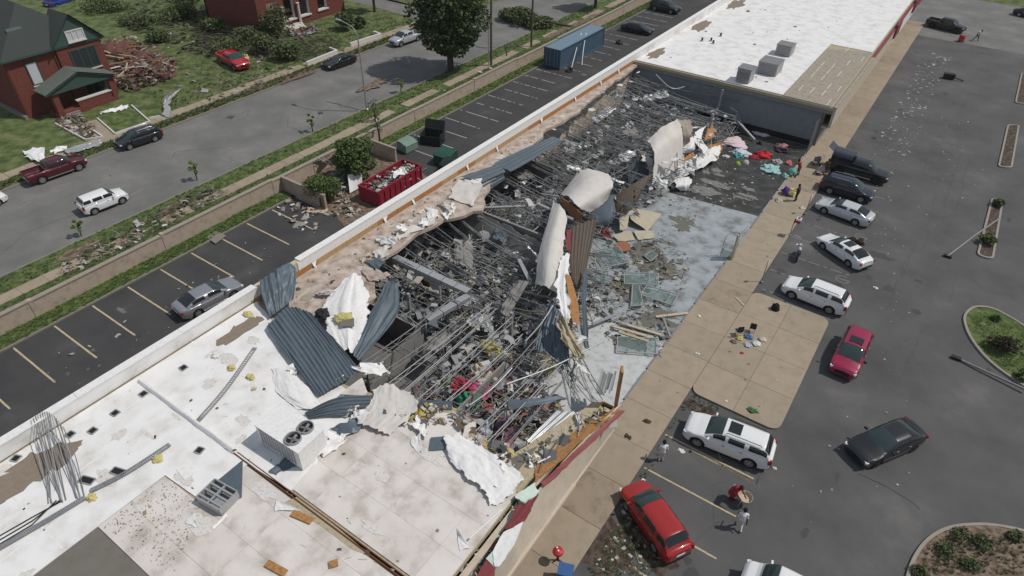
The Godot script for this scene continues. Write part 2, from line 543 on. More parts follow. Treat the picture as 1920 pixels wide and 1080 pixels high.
func ragged(c: Vector2, rx: float, rz: float, sd: float, m := 26) -> PackedVector2Array:
	var p := PackedVector2Array()
	for i in m:
		var a := TAU * i / m
		var k := 1.0 + noise.get_noise_2d(cos(a) * 2.4 + sd * 7.0, sin(a) * 2.4) * 0.7
		p.append(c + Vector2(cos(a) * rx, sin(a) * rz) * k)
	return p
func verge_y(x: float) -> float:
	return lerp_tab([[-66.0, 0.6], [-53.6, 0.6], [-51.0, 0.68], [-49.6, 0.74], [-47.65, 1.22]], x)
func stall(parent: Node3D, a: Vector3, b: Vector3, m: Material, w := 0.1, broken := 0.0) -> void:
	var mb := MB.new()
	var d := (b - a).normalized(); var s := d.cross(Vector3.UP) * w / 2
	var n := maxi(1, int(a.distance_to(b) / 0.28))
	for i in n:
		if rng.randf() < broken:
			continue
		var p := a.lerp(b, float(i) / n); var q := a.lerp(b, float(i + 1) / n)
		mb.quad(p - s * rnd(0.8, 1.05), p + s * rnd(0.8, 1.05), q + s * rnd(0.8, 1.05), q - s * rnd(0.8, 1.05))
	if mb.v.size():
		part(mb, "painted_line", m, parent)

func setting() -> void:
	struct(flat(-600, 120, 300, -700, -0.35), "ground", M.lawn)
	var lot := struct(flat(-9.5, 40, 90, -121, 0.0), "parking_lot", M.asphalt_front)
	var rear := struct(flat(-45.7, 40, -31.5, -116, 0.0), "rear_parking_lot", M.asphalt_rear)
	var st := struct(flat(-66.7, 60, -53.6, -260, 0.5), "street", M.asphalt_street)
	struct(flat(-60, -121, 120, -150, 0.008), "far_street", M.asphalt_street)
	struct(flat(-60, -116, -31.5, -121, 0.004), "far_drive", M.asphalt_rear)
	struct(flat(-200, -78.2, -66.7, -83.0, 0.52), "side_street", M.asphalt_street)
	struct(flat(-53.6, -92, -49.0, -260, 0.49), "street_shoulder", M.asphalt_street)
	# lawns on the far side of the street
	for seg in [[60.0, -78.2], [-83.0, -260.0]]:
		var mb := MB.new()
		var rows := []
		for i in 41:
			var r := []
			for j in 25:
				var x: float = lerpf(-66.9, -170.0, pow(j / 24.0, 1.6)); var z: float = lerpf(seg[0], seg[1], i / 40.0)
				var y: float = 0.6 + minf(absf(x + 66.9) * 0.012, 0.4) + noise.get_noise_2d(x * 0.3, z * 0.3) * (0.0 if j < 2 else 0.12)
				r.append(Vector3(x, y, z))
			rows.append(r)
		mb.surf(rows, 0.0, true)
		struct(mb, "lawn", M.lawn)
	# kerbs
	for q in [[-66.9, -66.7, 60.0, -78.2, 0.5, 0.63], [-66.9, -66.7, -83.0, -200.0, 0.5, 0.63], [-53.6, -53.42, 60.0, -92.0, 0.5, 0.62], [-45.86, -45.7, 40.0, -31.6, 0.0, 0.12], [-45.86, -45.7, -43.5, -116.0, 0.0, 0.12]]:
		var kb := MB.new()
		kb.bx(q[0], q[4] - 0.3, q[2], q[1], q[5], q[3])
		struct(kb, "kerb", M.kerb)
	# verge between street and wall, with its pavement
	var vg := MB.new()
	var rows := []
	for i in 91:
		var z := 60.0 - i * 2.4
		var r := []
		for x: float in [-53.42, -52.6, -51.7, -51.0, -50.3, -49.6, -49.0, -48.3, -47.65]:
			r.append(Vector3(x, verge_y(x) + noise.get_noise_2d(x, z * 0.7) * 0.05, z))
		rows.append(r)
	vg.surf(rows, 0.0, false)
	struct(vg, "verge", M.grass)
	var pv := Node3D.new()
	pv.name = "pavement"
	add_child(pv)
	pv.set_meta("kind", "structure")
	for i in 70:
		var z := 20.0 - i * 1.9
		if rng.randf() < 0.06: continue
		var mb := MB.new()
		mb.bx(-50.95 + rnd(-0.05, 0.05), 0.6, z, -49.75 + rnd(-0.06, 0.06), 0.755 + rnd(0, 0.015), z - 1.88)
		part(mb, "paving_slab", M["walk_%d" % (rng.randi() % 3)], pv)
	var pf := Node3D.new()
	pf.name = "far_pavement"
	add_child(pf)
	pf.set_meta("kind", "structure")
	for i in 50:
		var z := 18.0 - i * 1.9
		var mb := MB.new()
		mb.bx(-70.0 + rnd(-0.1, 0.1), 0.5, z, -68.55 + rnd(-0.1, 0.1), 0.665 + rnd(0, 0.015), z - 1.86)
		part(mb, "paving_slab", M["walk_%d" % (rng.randi() % 3)], pf)
	# rear grass strip
	for seg in [[40.0, -31.9], [-43.2, -116.0]]:
		struct(flat(-47.4, seg[0], -45.86, seg[1], 0.11), "grass_strip", M.grass)
	var yd := MB.new()
	yd.prism(round_poly(PackedVector2Array([Vector2(-47.4, -32.0), Vector2(-41.5, -32.2), Vector2(-36.5, -30.6), Vector2(-35.6, -34.0), Vector2(-38.2, -42.2), Vector2(-47.4, -43.4)]), 0.8), 0.001, 0.006, false)
	struct(yd, "bin_yard", M.dirt)
	# retaining wall in runs
	var rw := thing("retaining_wall", "long tan concrete retaining wall between rear car park and street verge", "wall", Vector3(-47.5, 0, 0))
	var z := 30.0
	var k := 0
	while z > -128.0:
		var ln := 9.4 + (k % 3) * 0.8
		var top: float = 1.5 + [0.0, 0.07, -0.05, 0.04][k % 4]
		var mb := MB.new()
		mb.bx(-0.16, -0.3, z, 0.12, top - 0.1, z - ln + 0.02)
		part(mb, "wall_section", M.wall_tan, rw)
		var cp := MB.new()
		cp.bx(-0.22, top - 0.098, z - 0.01, 0.17, top, z - ln + 0.03)
		part(cp, "coping", M.wall_cap, rw)
		var pr := MB.new()
		pr.bx(-0.2, -0.3, z + 0.12, 0.16, top + 0.05, z - 0.14)
		part(pr, "pier", M.wall_tan, rw)
		z -= ln
		k += 1
	# weeds and grass in the strips
	var strip := PackedVector2Array([Vector2(-47.3, 2), Vector2(-45.85, 2), Vector2(-45.85, -31.5), Vector2(-47.3, -31.5)])
	var strip2 := PackedVector2Array([Vector2(-47.3, -43.5), Vector2(-45.85, -43.5), Vector2(-45.85, -112), Vector2(-47.3, -112)])
	tufts("grass", "bright green grass in the strip below the retaining wall", [strip, strip2], 5000, func(_q): return 0.1, 0.1, 0.34, BRIGHT)
	var vga := PackedVector2Array([Vector2(-53.4, 4), Vector2(-51.0, 4), Vector2(-51.0, -100), Vector2(-53.4, -100)])
	var vgb := PackedVector2Array([Vector2(-49.7, 4), Vector2(-47.7, 4), Vector2(-47.7, -112), Vector2(-49.7, -112)])
	tufts("verge_grass", "rough grass and weeds along the street verge", [vga, vgb], 6000, func(q): return verge_y(q.x), 0.08, 0.3, GREENS + DULL + BRIGHT)
	var lw := PackedVector2Array([Vector2(-68.4, 0), Vector2(-66.95, 0), Vector2(-66.95, -77), Vector2(-68.4, -77)])
	var lw2 := PackedVector2Array([Vector2(-110, -36), Vector2(-70.2, -36), Vector2(-70.2, -76), Vector2(-110, -76)])
	tufts("lawn_grass", "rough grass and weeds on the lawns across the street", [lw, lw2, lw2], 9000, func(_q): return 0.66, 0.12, 0.45, GREENS + DULL)
	# bare patches of earth on verge and lawn
	for q in [[700, 158, 2.2, 0.8], [560, 140, 3.4, 0.7], [480, 165, 3.0, 0.6], [330, 388, 1.6, 0.6], [150, 470, 1.8, 0.7], [620, 300, 2.0, 0.6], [1050, 60, 4.0, 0.7], [1100, 40, 5.0, 0.8]]:
		var c := g(q[0], q[1], 0.7)
		var mb := MB.new()
		mb.prism(ragged(v2(c), q[3], q[2], q[0]), verge_y(c.x) + 0.02, verge_y(c.x) + 0.06 if c.x > -60 else 0.7, false)
		struct(mb, "bare_earth", M.dirt)
	# rear bays
	for i in 40:
		var zz := -2.0 - i * 2.725
		if zz < -32.0 and zz > -45.0: continue
		var far := zz < -40.0
		stall(rear, Vector3(-45.55, 0.005, zz), Vector3(-40.1, 0.005, zz), M.paint_yellow if not far else M.paint_white, 0.13 if not far else 0.12, 0.0 if not far else 0.22)
	for q in [[[640, 400], [560, 440]], [[950, 190], [1000, 215]], [[130, 760], [330, 640]]]:
		crack(rear, [g(q[0][0], q[0][1]), g(q[1][0], q[1][1])], 0.05, 0.006, M.crack)
	for q in [[228, 582, 0.55, 0.18], [1095, 140, 0.4, 0.3]]:
		var mb := MB.new()
		mb.prism(ragged(v2(g(q[0], q[1])), q[2], q[3], q[0], 12), 0.004, 0.007, false)
		part(mb, "worn_patch", M.paint_faded, rear)
	# street markings
	for q in [[[35, 390], [60, 378]], [[245, 366], [268, 354]], [[120, 346], [98, 353]], [[120, 346], [132, 344]], [[187, 341], [208, 328]], [[208, 328], [201, 341]], [[187, 341], [218, 336]], [[415, 296], [440, 305]], [[318, 402], [332, 395]], [[0, 386], [18, 378]]]:
		stall(st, g(q[0][0], q[0][1], 0.506), g(q[1][0], q[1][1], 0.506), M.paint_faint, 0.22, 0.1)
	for i in 9:
		var pts := [Vector3(rnd(-66, -55), 0, -rnd(10, 80))]
		for kk in 3:
			pts.append(pts[-1] + Vector3(rnd(-3, 3), 0, rnd(-5, 2)))
			pts[-1].x = clampf(pts[-1].x, -66.3, -54.0)
		crack(st, pts, 0.045, 0.506, M.asphalt_patch)
	crack(st, [g(612, 190, 0.5), g(650, 200, 0.5), g(672, 206, 0.5)], 0.14, 0.507, M.crack)
	for q in [[601, 212, 0.4, 0.4], [432, 220, 0.5, 0.4]]:
		var mb := MB.new()
		mb.prism(ragged(v2(g(q[0], q[1], 0.5)), q[2], q[3], q[0], 12), 0.505, 0.508, false)
		part(mb, "tar_patch", M.asphalt_patch, st)
	# front walk with its joints
	var sw := Node3D.new()
	sw.name = "sidewalk"
	add_child(sw)
	sw.set_meta("kind", "structure")
	var bed := MB.new()
	bed.bx(-9.45, -0.3, 12, -6.38, 0.1, -128)
	part(bed, "walk_bed", M.kerb, sw)
	var zz := 12.0
	var i := 0
	while zz > -128.0:
		var mb := MB.new()
		mb.bx(-9.44, 0.1, zz - 0.012, -6.36, 0.13 + (i % 4) * 0.002, zz - 3.05 + 0.012)
		part(mb, "walk_panel", M["walk_%d" % ([0, 1, 0, 2, 1, 0, 0][i % 7])], sw)
		zz -= 3.05
		i += 1
	var corner := round_poly(PackedVector2Array([Vector2(-6.35, -30.5), Vector2(-0.62, -30.5), Vector2(-0.62, -43.2), Vector2(-6.35, -43.2)]), 0.8)
	var bb := MB.new()
	bb.prism(corner, -0.2, 0.1)
	part(bb, "walk_bed", M.kerb, sw)
	for a in 2:
		for b in 4:
			var x0 := -6.345 + a * 2.87; var z0 := -30.5 - b * 3.175
			var cell := PackedVector2Array([Vector2(x0 + 0.012, z0 - 0.012), Vector2(x0 + 2.858, z0 - 0.012), Vector2(x0 + 2.858, z0 - 3.163), Vector2(x0 + 0.012, z0 - 3.163)])
			for pp in Geometry2D.intersect_polygons(cell, corner):
				var mb := MB.new()
				mb.prism(pp, 0.1, 0.132 + (a + b) % 3 * 0.002)
				part(mb, "walk_panel", M["walk_%d" % ([0, 1, 0, 0, 1, 0, 0, 1][a * 4 + b])], sw)
	# front bays
	for n in 34:
		var lz := -20.55 + 2.93 * 2 - n * 2.93
		if lz < -29.0 and lz > -43.6: continue
		var near := lz > -29.0
		stall(lot, Vector3(-6.2, 0.006, lz), Vector3(-0.75, 0.006, lz), M.paint_yellow if near else M.paint_faded if lz < -70 else M.paint_faint, 0.11, 0.0 if near else 0.25)
	# hatched bay beside the white estate
	var h0 := g(1296, 843); var h1 := g(1417, 908)
	stall(lot, h0, h1, M.paint_yellow, 0.13); stall(lot, h1, g(1430, 879), M.paint_yellow, 0.13)
	for q in [[[1320, 856], [1312, 836]], [[1360, 877], [1346, 850]], [[1400, 896], [1388, 870]]]:
		stall(lot, g(q[0][0], q[0][1]), g(q[1][0], q[1][1]), M.paint_yellow, 0.12)
	for q in [[[1460, 490], [1487, 502]], [[1466, 505], [1490, 520]], [[1490, 440], [1515, 452]], [[1520, 425], [1540, 440]], [[1505, 415], [1530, 424]]]:
		stall(lot, g(q[0][0], q[0][1]), g(q[1][0], q[1][1]), M.paint_white, 0.1, 0.15)
	# worn disabled bay symbols
	for c in [[1580, 524], [1615, 444]]:
		var p0 := g(c[0], c[1])
		var mb := MB.new()
		for a in 20:
			var t := TAU * a / 24.0; var t2 := TAU * (a + 1) / 24.0
			mb.quad(p0 + Vector3(cos(t) * 0.55, 0.006, sin(t) * 0.55), p0 + Vector3(cos(t) * 0.42, 0.006, sin(t) * 0.42), p0 + Vector3(cos(t2) * 0.42, 0.006, sin(t2) * 0.42), p0 + Vector3(cos(t2) * 0.55, 0.006, sin(t2) * 0.55))
		mb.quad(p0 + Vector3(-0.3, 0.007, -0.1), p0 + Vector3(-0.3, 0.007, 0.1), p0 + Vector3(0.5, 0.007, 0.1), p0 + Vector3(0.5, 0.007, -0.1))
		part(mb, "wheelchair_symbol", M.paint_faded, lot)
	for n in 7:
		var pts := [Vector3(rnd(-4, 12), 0, -rnd(16, 100))]
		for kk in 4:
			pts.append(pts[-1] + Vector3(rnd(-1.5, 2.5), 0, rnd(-4, 4)))
		crack(lot, pts, 0.03, 0.005, M.asphalt_patch)
	crack(lot, [g(1610, 890), g(1660, 912), g(1690, 930), g(1725, 955)], 0.06, 0.006, M.crack)
	for q in [[1650, 480, 0.9, 0.5]]:
		var mb := MB.new()
		mb.prism(ragged(v2(g(q[0], q[1])), q[2], q[3], q[0], 20), 0.001, 0.004, false)
		part(mb, "tar_patch", M.asphalt_patch, lot)
	for n in 46:
		var p := Vector2(rnd(-6.0, -1.0) if n % 3 else rnd(0, 11), -rnd(14, 112))
		if p.y < -30.0 and p.y > -43.6 and p.x < 0.0: continue
		var mb := MB.new()
		mb.prism(ragged(p, rnd(0.12, 0.4), rnd(0.15, 0.5), n * 1.7, 11), 0.001, 0.004, false)
		part(mb, "oil_spot", M.asphalt_patch, lot)
	for n in 12:
		var x := rnd(1.0, 7.0); var z0 := -rnd(14, 100)
		crack(lot, [Vector3(x, 0, z0), Vector3(x + rnd(-0.6, 0.6), 0, z0 - rnd(5, 14))], 0.035, 0.005, M.asphalt_patch)
	islands()

func island(label: String, pts: PackedVector2Array, m: Material, r: float) -> void:
	var o := thing("planter_island", label, "planting bed", Vector3.ZERO, 0.0)
	var ctr := Vector2.ZERO
	for q in pts: ctr += q / pts.size()
	o.position = Vector3(ctr.x, 0, ctr.y)
	var loc := PackedVector2Array()
	for q in pts: loc.append(q - ctr)
	loc = round_poly(loc, r, 8)
	var inner: PackedVector2Array = Geometry2D.offset_polygon(loc, -0.16)[0]
	var kb := MB.new()
	var n := loc.size()
	var soil := MB.new()
	soil.prism(inner, -0.1, 0.11, false)
	part(soil, "soil", m, o)
	# kerb: outer ring down, top ring
	var rings := [[], [], [], []]
	for i in n:
		var a := loc[i]; var nn := (loc[(i + 1) % n] - loc[(i + n - 1) % n]).orthogonal().normalized()
		if nn.dot(a) < 0: nn = -nn
		rings[0].append(Vector3(a.x, -0.05, a.y)); rings[1].append(Vector3(a.x, 0.14, a.y))
		rings[2].append(Vector3(a.x - nn.x * 0.17, 0.15, a.y - nn.y * 0.17)); rings[3].append(Vector3(a.x - nn.x * 0.17, 0.05, a.y - nn.y * 0.17))
	for e in 3:
		for i in n:
			kb.quad(rings[e][i], rings[e][(i + 1) % n], rings[e + 1][(i + 1) % n], rings[e + 1][i])
	part(kb, "kerb", M.concrete, o)
func islands() -> void:
	island("teardrop planting bed of green grass with pale kerb", poly([[1802, 592], [1824, 574], [1860, 577], [1920, 610], [1985, 665], [2010, 720], [1980, 760], [1920, 728], [1850, 680], [1812, 630]]), M.grass, 2.5)
	island("narrow kerbed planting bed crossed by a fallen lamp pole", poly([[1858, 373], [1881, 376], [1862, 489], [1830, 480]]), M.soil, 0.6)
	island("narrow kerbed planting bed of bare brown soil", poly([[1888, 235], [1911, 236], [1897, 317], [1870, 314]]), M.soil, 0.6)
	island("kerbed planting bed of dark soil at the far aisle", poly([[1914, 138], [1945, 142], [1932, 198], [1902, 194]]), M.soil, 0.6)
	island("large curved planting bed of brown soil with several shrubs", poly([[1690, 1110], [1705, 1050], [1735, 1008], [1780, 985], [1850, 981], [1920, 994], [2020, 1030], [2060, 1150], [1900, 1200]]), M.dirt, 3.0)
	for q in [[1868, 385, 0.6, "round green shrub at the end of the lamp pole bed"], [1852, 456, 0.75, "wider green shrub near the pole in the narrow bed"], [1875, 652, 1.1, "dark rounded bush on the teardrop bed"], [1866, 600, 0.4, "tiny dark plant alone on the teardrop bed"], [1912, 710, 0.6, "low bush beside the fallen pole at the bed edge"]]:
		shrub("shrub", q[3], g(q[0], q[1], 0.1), Vector3(q[2], q[2] * 0.6, q[2]), int(500 * q[2]) + 120, 0.12, GREENS if q[1] != 652 else [Color(0.03, 0.026, 0.014), Color(0.04, 0.035, 0.02)])
	for q in [[1797, 1004, 0.7, "bright green shrub against the curved kerb"], [1842, 1020, 0.8, "loose green shrub in the middle of the curved bed"], [1900, 1008, 0.5, "small dark green shrub by the curved kerb's far side"], [1770, 1034, 0.75, "brownish shrub with a dark hollow in the curved bed"], [1822, 1062, 0.65, "pale green weedy shrub low in the curved bed"], [1725, 1078, 0.55, "yellowish green shrub at the inner foot of the curved kerb"]]:
		shrub("shrub", q[3], g(q[0], q[1], 0.1), Vector3(q[2], q[2] * 0.5, q[2]) * 0.8, 260, 0.09, DULL + GREENS)
	var bare := poly([[1720, 1080], [1740, 1020], [1800, 1000], [1920, 1010], [1920, 1080]])
	tufts("weeds", "straggling weeds over the brown soil of the curved bed", [bare], 500, func(_q): return 0.11, 0.06, 0.22, DULL, "weeds")
	var td := poly([[1815, 595], [1840, 585], [1920, 625], [1920, 715], [1850, 670]])
	tufts("island_grass", "short green grass on the teardrop bed", [td], 900, func(_q): return 0.11, 0.05, 0.14, BRIGHT + GREENS, "grass")
	# earth and grass where the asphalt has broken up along the near kerb
	for q in [[1150, 1030, 1.1, 2.0], [1205, 1010, 1.0, 1.2], [1240, 1050, 0.7, 0.8], [1310, 765, 1.5, 0.35]]:
		var ep := MB.new()
		ep.prism(ragged(v2(g(q[0], q[1])), q[2], q[3], q[0]), 0.002, 0.009, false)
		struct(ep, "bare_earth", M.soil)
	tufts("kerb_grass", "tufts of green grass in the broken ground beside the red SUV", [poly([[1090, 1090], [1160, 960], [1200, 1000], [1230, 1080]])], 300, func(_q): return 0.01, 0.05, 0.2, BRIGHT + GREENS, "grass")
	# weeds along the front kerb
	var wk := poly([[1100, 1078], [1165, 945], [1290, 745], [1298, 750], [1180, 955], [1150, 1078]])
	tufts("kerb_weeds", "green weeds growing along the kerb of the front walk", [wk, poly([[1270, 770], [1300, 738], [1350, 765], [1345, 778], [1300, 770]])], 300, func(_q): return 0.01, 0.05, 0.17, GREENS + DULL, "weeds")

# ------------------------------------------------------------------ the long shop building
const BO := Vector3(-20.5, 0, -50)
var bld: Node3D
func bp(mb: MB, called: String, m: Material, label := "", parent: Node = null) -> MeshInstance3D:
	for k in mb.v.size():
		mb.v[k] -= BO
	return part(mb, called, m, bld if parent == null else parent, label)
func bbox(called: String, m: Material, x0: float, y0: float, z0: float, x1: float, y1: float, z1: float, label := "") -> MeshInstance3D:
	var mb := MB.new()
	mb.bx(x0, y0, z0, x1, y1, z1)
	return bp(mb, called, m, label)
func vp(a: Array) -> PackedVector2Array:
	var r := PackedVector2Array()
	for q in a: r.append(Vector2(q[0], q[1]))
	return r
# ragged edge through given points
func torn(pts: Array, amount: float) -> Array:
	var r := []
	for i in pts.size() - 1:
		var a := Vector2(pts[i][0], pts[i][1]); var b := Vector2(pts[i + 1][0], pts[i + 1][1])
		var n := maxi(1, int(a.distance_to(b) / 0.7))
		for k in n:
			var q := a.lerp(b, float(k) / n)
			if k > 0: q += Vector2(rnd(-amount, amount), rnd(-amount, amount))
			r.append([q.x, q.y])
	r.append(pts[-1])
	return r
func boards(region: PackedVector2Array, x0: float, z0: float, nx: int, nz: int, bw: float, bl: float, y: float, mats: Array, called: String) -> void:
	for i in nx:
		for j in nz:
			var ox := 0.0
			var a := x0 + i * bw - ox; var b := z0 - j * bl
			var cell := vp([[a + 0.004, b - 0.004], [a + bw - 0.004, b - 0.004], [a + bw - 0.004, b - bl + 0.004], [a + 0.004, b - bl + 0.004]])
			for q in Geometry2D.intersect_polygons(cell, region):
				var area := 0.0
				for k in q.size(): area += q[k].cross(q[(k + 1) % q.size()]) * 0.5
				if absf(area) < 0.12 or Geometry2D.triangulate_polygon(q).is_empty(): continue
				var mb := MB.new()
				mb.prism(q, y - 0.04, y + rnd(-0.004, 0.004))
				bp(mb, called, M[pick(mats)])
func building() -> void:
	bld = thing("shop_building", "long low shop building with white flat roof torn open and collapsed in the middle", "building", BO)
	bbox("floor_slab", M.slab_grey, -31.3, -0.3, 12, -9.47, 0.06, -128)
	var fl := [["slab_grey", -31.2, -16, -11.0, -36.0], ["slab_grey", -31.2, -36.2, -22.0, -71.3]]
	for q in fl:
		bp(flat(q[1], q[2], q[3], q[4], 0.065), "floor_finish", M[q[0]])
	for q in [["slab_white", [[-16.5, -24.0], [-9.48, -22.8], [-9.48, -33.6], [-16.5, -33.6]]], ["slab_blue", [[-21.9, -33.62], [-9.48, -33.62], [-9.48, -54.2], [-21.9, -52.8]]], ["slab_dark", [[-21.9, -52.82], [-9.48, -54.22], [-9.48, -71.3], [-21.9, -71.3]]]]:
		var mb := MB.new()
		mb.prism(vp(q[1]), 0.05, 0.072, false)
		bp(mb, "floor_finish", M[q[0]])
	# mud and plaster dust on the open floors
	for q in [[1200, 470, 2.4, 1.5, "slab_mud"], [1240, 505, 2.0, 2.0, "slab_mud"], [1170, 545, 1.6, 1.6, "slab_mud"], [1230, 590, 1.8, 1.0, "slab_mud"], [1275, 425, 1.6, 1.0, "slab_mud"], [1180, 650, 1.2, 0.6, "slab_mud"], [1330, 352, 3.0, 0.9, "floor_dust"], [1342, 318, 0.9, 0.6, "floor_dust"], [1385, 362, 1.6, 0.5, "floor_dust"]]:
		for s in 3:
			var mb := MB.new()
			mb.prism(ragged(v2(g(q[0] + rnd(-22, 22), q[1] + rnd(-12, 12), 0.07)), q[2] * rnd(0.35, 0.8), q[3] * rnd(0.35, 0.8), q[0] + s * 3.3), 0.073 + s * 0.003, 0.0745 + s * 0.003, false)
			bp(mb, "floor_mud" if q[4] == "slab_mud" else "plaster_dust", M[q[4]])
	# rear wall and parapet
	bbox("rear_wall", M.stucco, -31.6, -0.3, 12, -31.24, 5.36, -128)
	for seg in [[12.0, -17.6], [-21.1, -71.4], [-71.42, -128.0]]:
		var z: float = seg[0]
		while z > seg[1] + 0.05:
			var e := maxf(z - 6.1, seg[1])
			bbox("parapet_cap", M.membrane_clean, -31.68, 5.36, z, -31.16, 5.44, e + 0.015)
			z = e
	bbox("parapet_lining", M.membrane, -31.24, 4.56, 12, -31.19, 5.36, -17.9)
	bbox("parapet_lining", M.membrane_clean, -31.24, 4.72, -20.9, -31.19, 5.36, -71.3)
	bbox("parapet_lining", M.membrane, -31.24, 4.56, -71.32, -31.19, 5.36, -128)
	var pz := -17.0
	while pz > -71.0:
		var ln := rnd(1.8, 3.2)
		bbox("plywood_lining", M.ply if rng.randf() < 0.6 else M.ply_tan, -31.24, 4.15 + rnd(0, 0.06), pz, -31.17 + rnd(0, 0.02), 4.72, maxf(pz - ln + 0.02, -71.2))
		pz -= ln
	pz = -22.0
	while pz > -70.0:
		var mb := MB.new()
		mb.surf(patch([[Vector3(-31.15, 4.72, pz), Vector3(-31.15, 4.72, pz - rnd(0.2, 0.5))], [Vector3(-31.05, 4.5, pz), Vector3(-31.05, 4.45, pz - 0.2)], [Vector3(-31.0, 4.2, pz - 0.1), Vector3(-30.98, 4.22, pz - 0.25)]], 2, 4), 0.01)
		bp(mb, "torn_flap", M.membrane_clean)
		pz -= rnd(3.0, 7.5)
	# near roof
	var near_edge := torn([[-31.2, -17.5], [-27.5, -16.4], [-25.3, -15.7], [-21.2, -15.5], [-19.0, -16.1], [-15.4, -17.7], [-13.9, -17.1], [-11.1, -17.0], [-10.7, -18.2], [-10.2, -20.0], [-9.5, -22.4], [-9.0, -22.7], [-9.2, -19.0], [-9.55, -16.2]], 0.12)
	var deckp := vp([[-31.2, 12], [-9.6, 12]])
	var nn := near_edge.duplicate(); nn.reverse()
	for q in nn: deckp.append(Vector2(q[0], q[1]))
	var dk := MB.new()
	dk.prism(deckp, 4.28, 4.5)
	bp(dk, "roof_deck", M.insulation)
	var inner := Geometry2D.offset_polygon(deckp, -0.16)[0]
	# white membrane fields
	var white := vp([[-31.19, 12], [-24.0, 12], [-24.0, -3.0], [-24.0, -6.3], [-21.3, -6.45], [-21.3, -9.0], [-18.4, -9.2], [-18.9, -12.5], [-19.6, -15.0], [-21.4, -15.3], [-25.3, -15.5], [-27.5, -16.2], [-31.19, -17.4]])
	for q in Geometry2D.intersect_polygons(white, inner):
		var mb := MB.new()
		mb.prism(q, 4.48, 4.572)
		bp(mb, "white_membrane", M.membrane)
	# seams of the white membrane
	for x in [-29.4, -27.6, -25.8]:
		bbox("membrane_seam", M.membrane_clean, x, 4.571, 12, x + 0.1, 4.577, -8.8 if x < -26 else -9.0)
	for z in [-1.5, -12.6]:
		bbox("membrane_seam", M.membrane_clean, -31.1, 4.571, z, -24.2, 4.577, z - 0.1)
	var grey := vp([[-23.97, 12], [-19.3, 12], [-19.3, -2.97], [-23.97, -2.97]])
	var gm := MB.new()
	gm.prism(grey, 4.48, 4.562)
	bp(gm, "bare_deck", M.grey_green)
	var tan1 := vp([[-23.97, -3.0], [-19.28, -3.0], [-19.28, 12], [-9.5, 12], [-9.5, -8.9], [-21.28, -8.9], [-21.28, -6.4], [-23.97, -6.25]])
	boards(tan1, -25.2, 12, 5, 12, 3.7, 1.83, 4.56, ["board_0", "board_1", "board_2", "board_3"], "roof_board")
	var tan2 := vp([[-18.4, -9.3], [-9.6, -9.3], [-9.6, -15.2], [-10.9, -16.6], [-14.2, -16.7], [-15.3, -17.2], [-18.4, -15.8], [-18.9, -12.6]])
	boards(tan2, -20.2, -9.3, 4, 5, 3.1, 1.83, 4.56, ["board_0", "board_2", "board_1"], "roof_board")
	boards(vp([[-15.0, -16.0], [-11.2, -15.8], [-9.6, -15.3], [-9.5, -19.5], [-10.4, -18.0], [-11.0, -16.7], [-13.9, -16.9]]), -16, -15, 4, 3, 1.9, 1.9, 4.54, ["grey_green", "insulation"], "bare_board")
	# steel joint between the two halves of the near roof, and its wrapped far end
	var cb := MB.new()
	cb.surf(patch([[Vector3(-30.6, 4.56, -8.92), Vector3(-22.4, 4.56, -8.92)], [Vector3(-30.6, 4.76, -9.02), Vector3(-22.4, 4.78, -9.02)], [Vector3(-30.6, 4.76, -9.14), Vector3(-22.4, 4.78, -9.14)], [Vector3(-30.6, 4.56, -9.24), Vector3(-22.4, 4.56, -9.24)]], 20, 8, 0, 0, 0.05), 0.0)
	bp(cb, "wrapped_kerb", M.membrane_clean)
	bbox("steel_joint", M.rust, -22.4, 4.45, -8.98, -9.4, 4.63, -9.03, "rusty steel joint across the near roof")
	bbox("steel_joint", M.rust, -22.3, 4.45, -9.13, -9.4, 4.6, -9.17)
	bbox("joint_plate", M.rust, -22.4, 4.4, -9.035, -9.4, 4.5, -9.125)
	# long torn slit with bare deck showing beside the joint
	var sl := MB.new()
	sl.prism(poly([[527, 945], [560, 930], [640, 995], [700, 1045], [660, 1030], [600, 985]], 4.565), 4.55, 4.572, false)
	bp(sl, "bare_deck", M.insulation)
	# front wall and canopy of the near half
	bbox("front_wall", M.stucco, -9.45, 0.0, 12, -9.15, 4.3, -22.6)
	var can := MB.new()
	can.surf(patch([[Vector3(-8.22, 4.74, 12), Vector3(-8.22, 4.74, -10), Vector3(-8.75, 4.66, -14), Vector3(-8.8, 4.66, -16), Vector3(-8.55, 4.7, -19), Vector3(-8.05, 4.74, -22.9)], [Vector3(-8.2, 2.5, 12), Vector3(-8.2, 2.5, -10), Vector3(-8.22, 2.5, -14), Vector3(-8.22, 2.5, -16), Vector3(-8.22, 2.5, -19), Vector3(-8.2, 2.5, -22.9)]], 60, 8, 0, 0, 0.03), 0.1)
	bp(can, "canopy_fascia", M.stucco)
	bbox("canopy_soffit", M.stucco, -9.15, 2.45, 12, -8.32, 2.6, -22.85)
	bbox("canopy_moulding", M.stucco, -8.26, 2.48, 12, -8.1, 2.7, -18.5)
	bbox("canopy_moulding", M.stucco, -8.3, 2.48, -18.52, -8.16, 2.62, -22.88)
	bbox("canopy_end", M.ply, -9.15, 2.6, -22.75, -8.25, 4.4, -22.87)
	# far roof
	bbox("roof_deck", M.insulation, -31.2, 4.28, -71.45, -8.35, 4.5, -128)
	bbox("white_membrane", M.membrane, -31.18, 4.5, -71.9, -13.9, 4.57, -128)
	bbox("white_membrane", M.membrane, -13.88, 4.5, -92.5, -8.9, 4.57, -128)
	boards(vp([[-13.86, -71.7], [-8.9, -71.7], [-8.9, -92.45], [-13.86, -90.5]]), -14.2, -71.6, 2, 8, 2.7, 3.05, 4.55, ["brown_roof"], "roof_board")
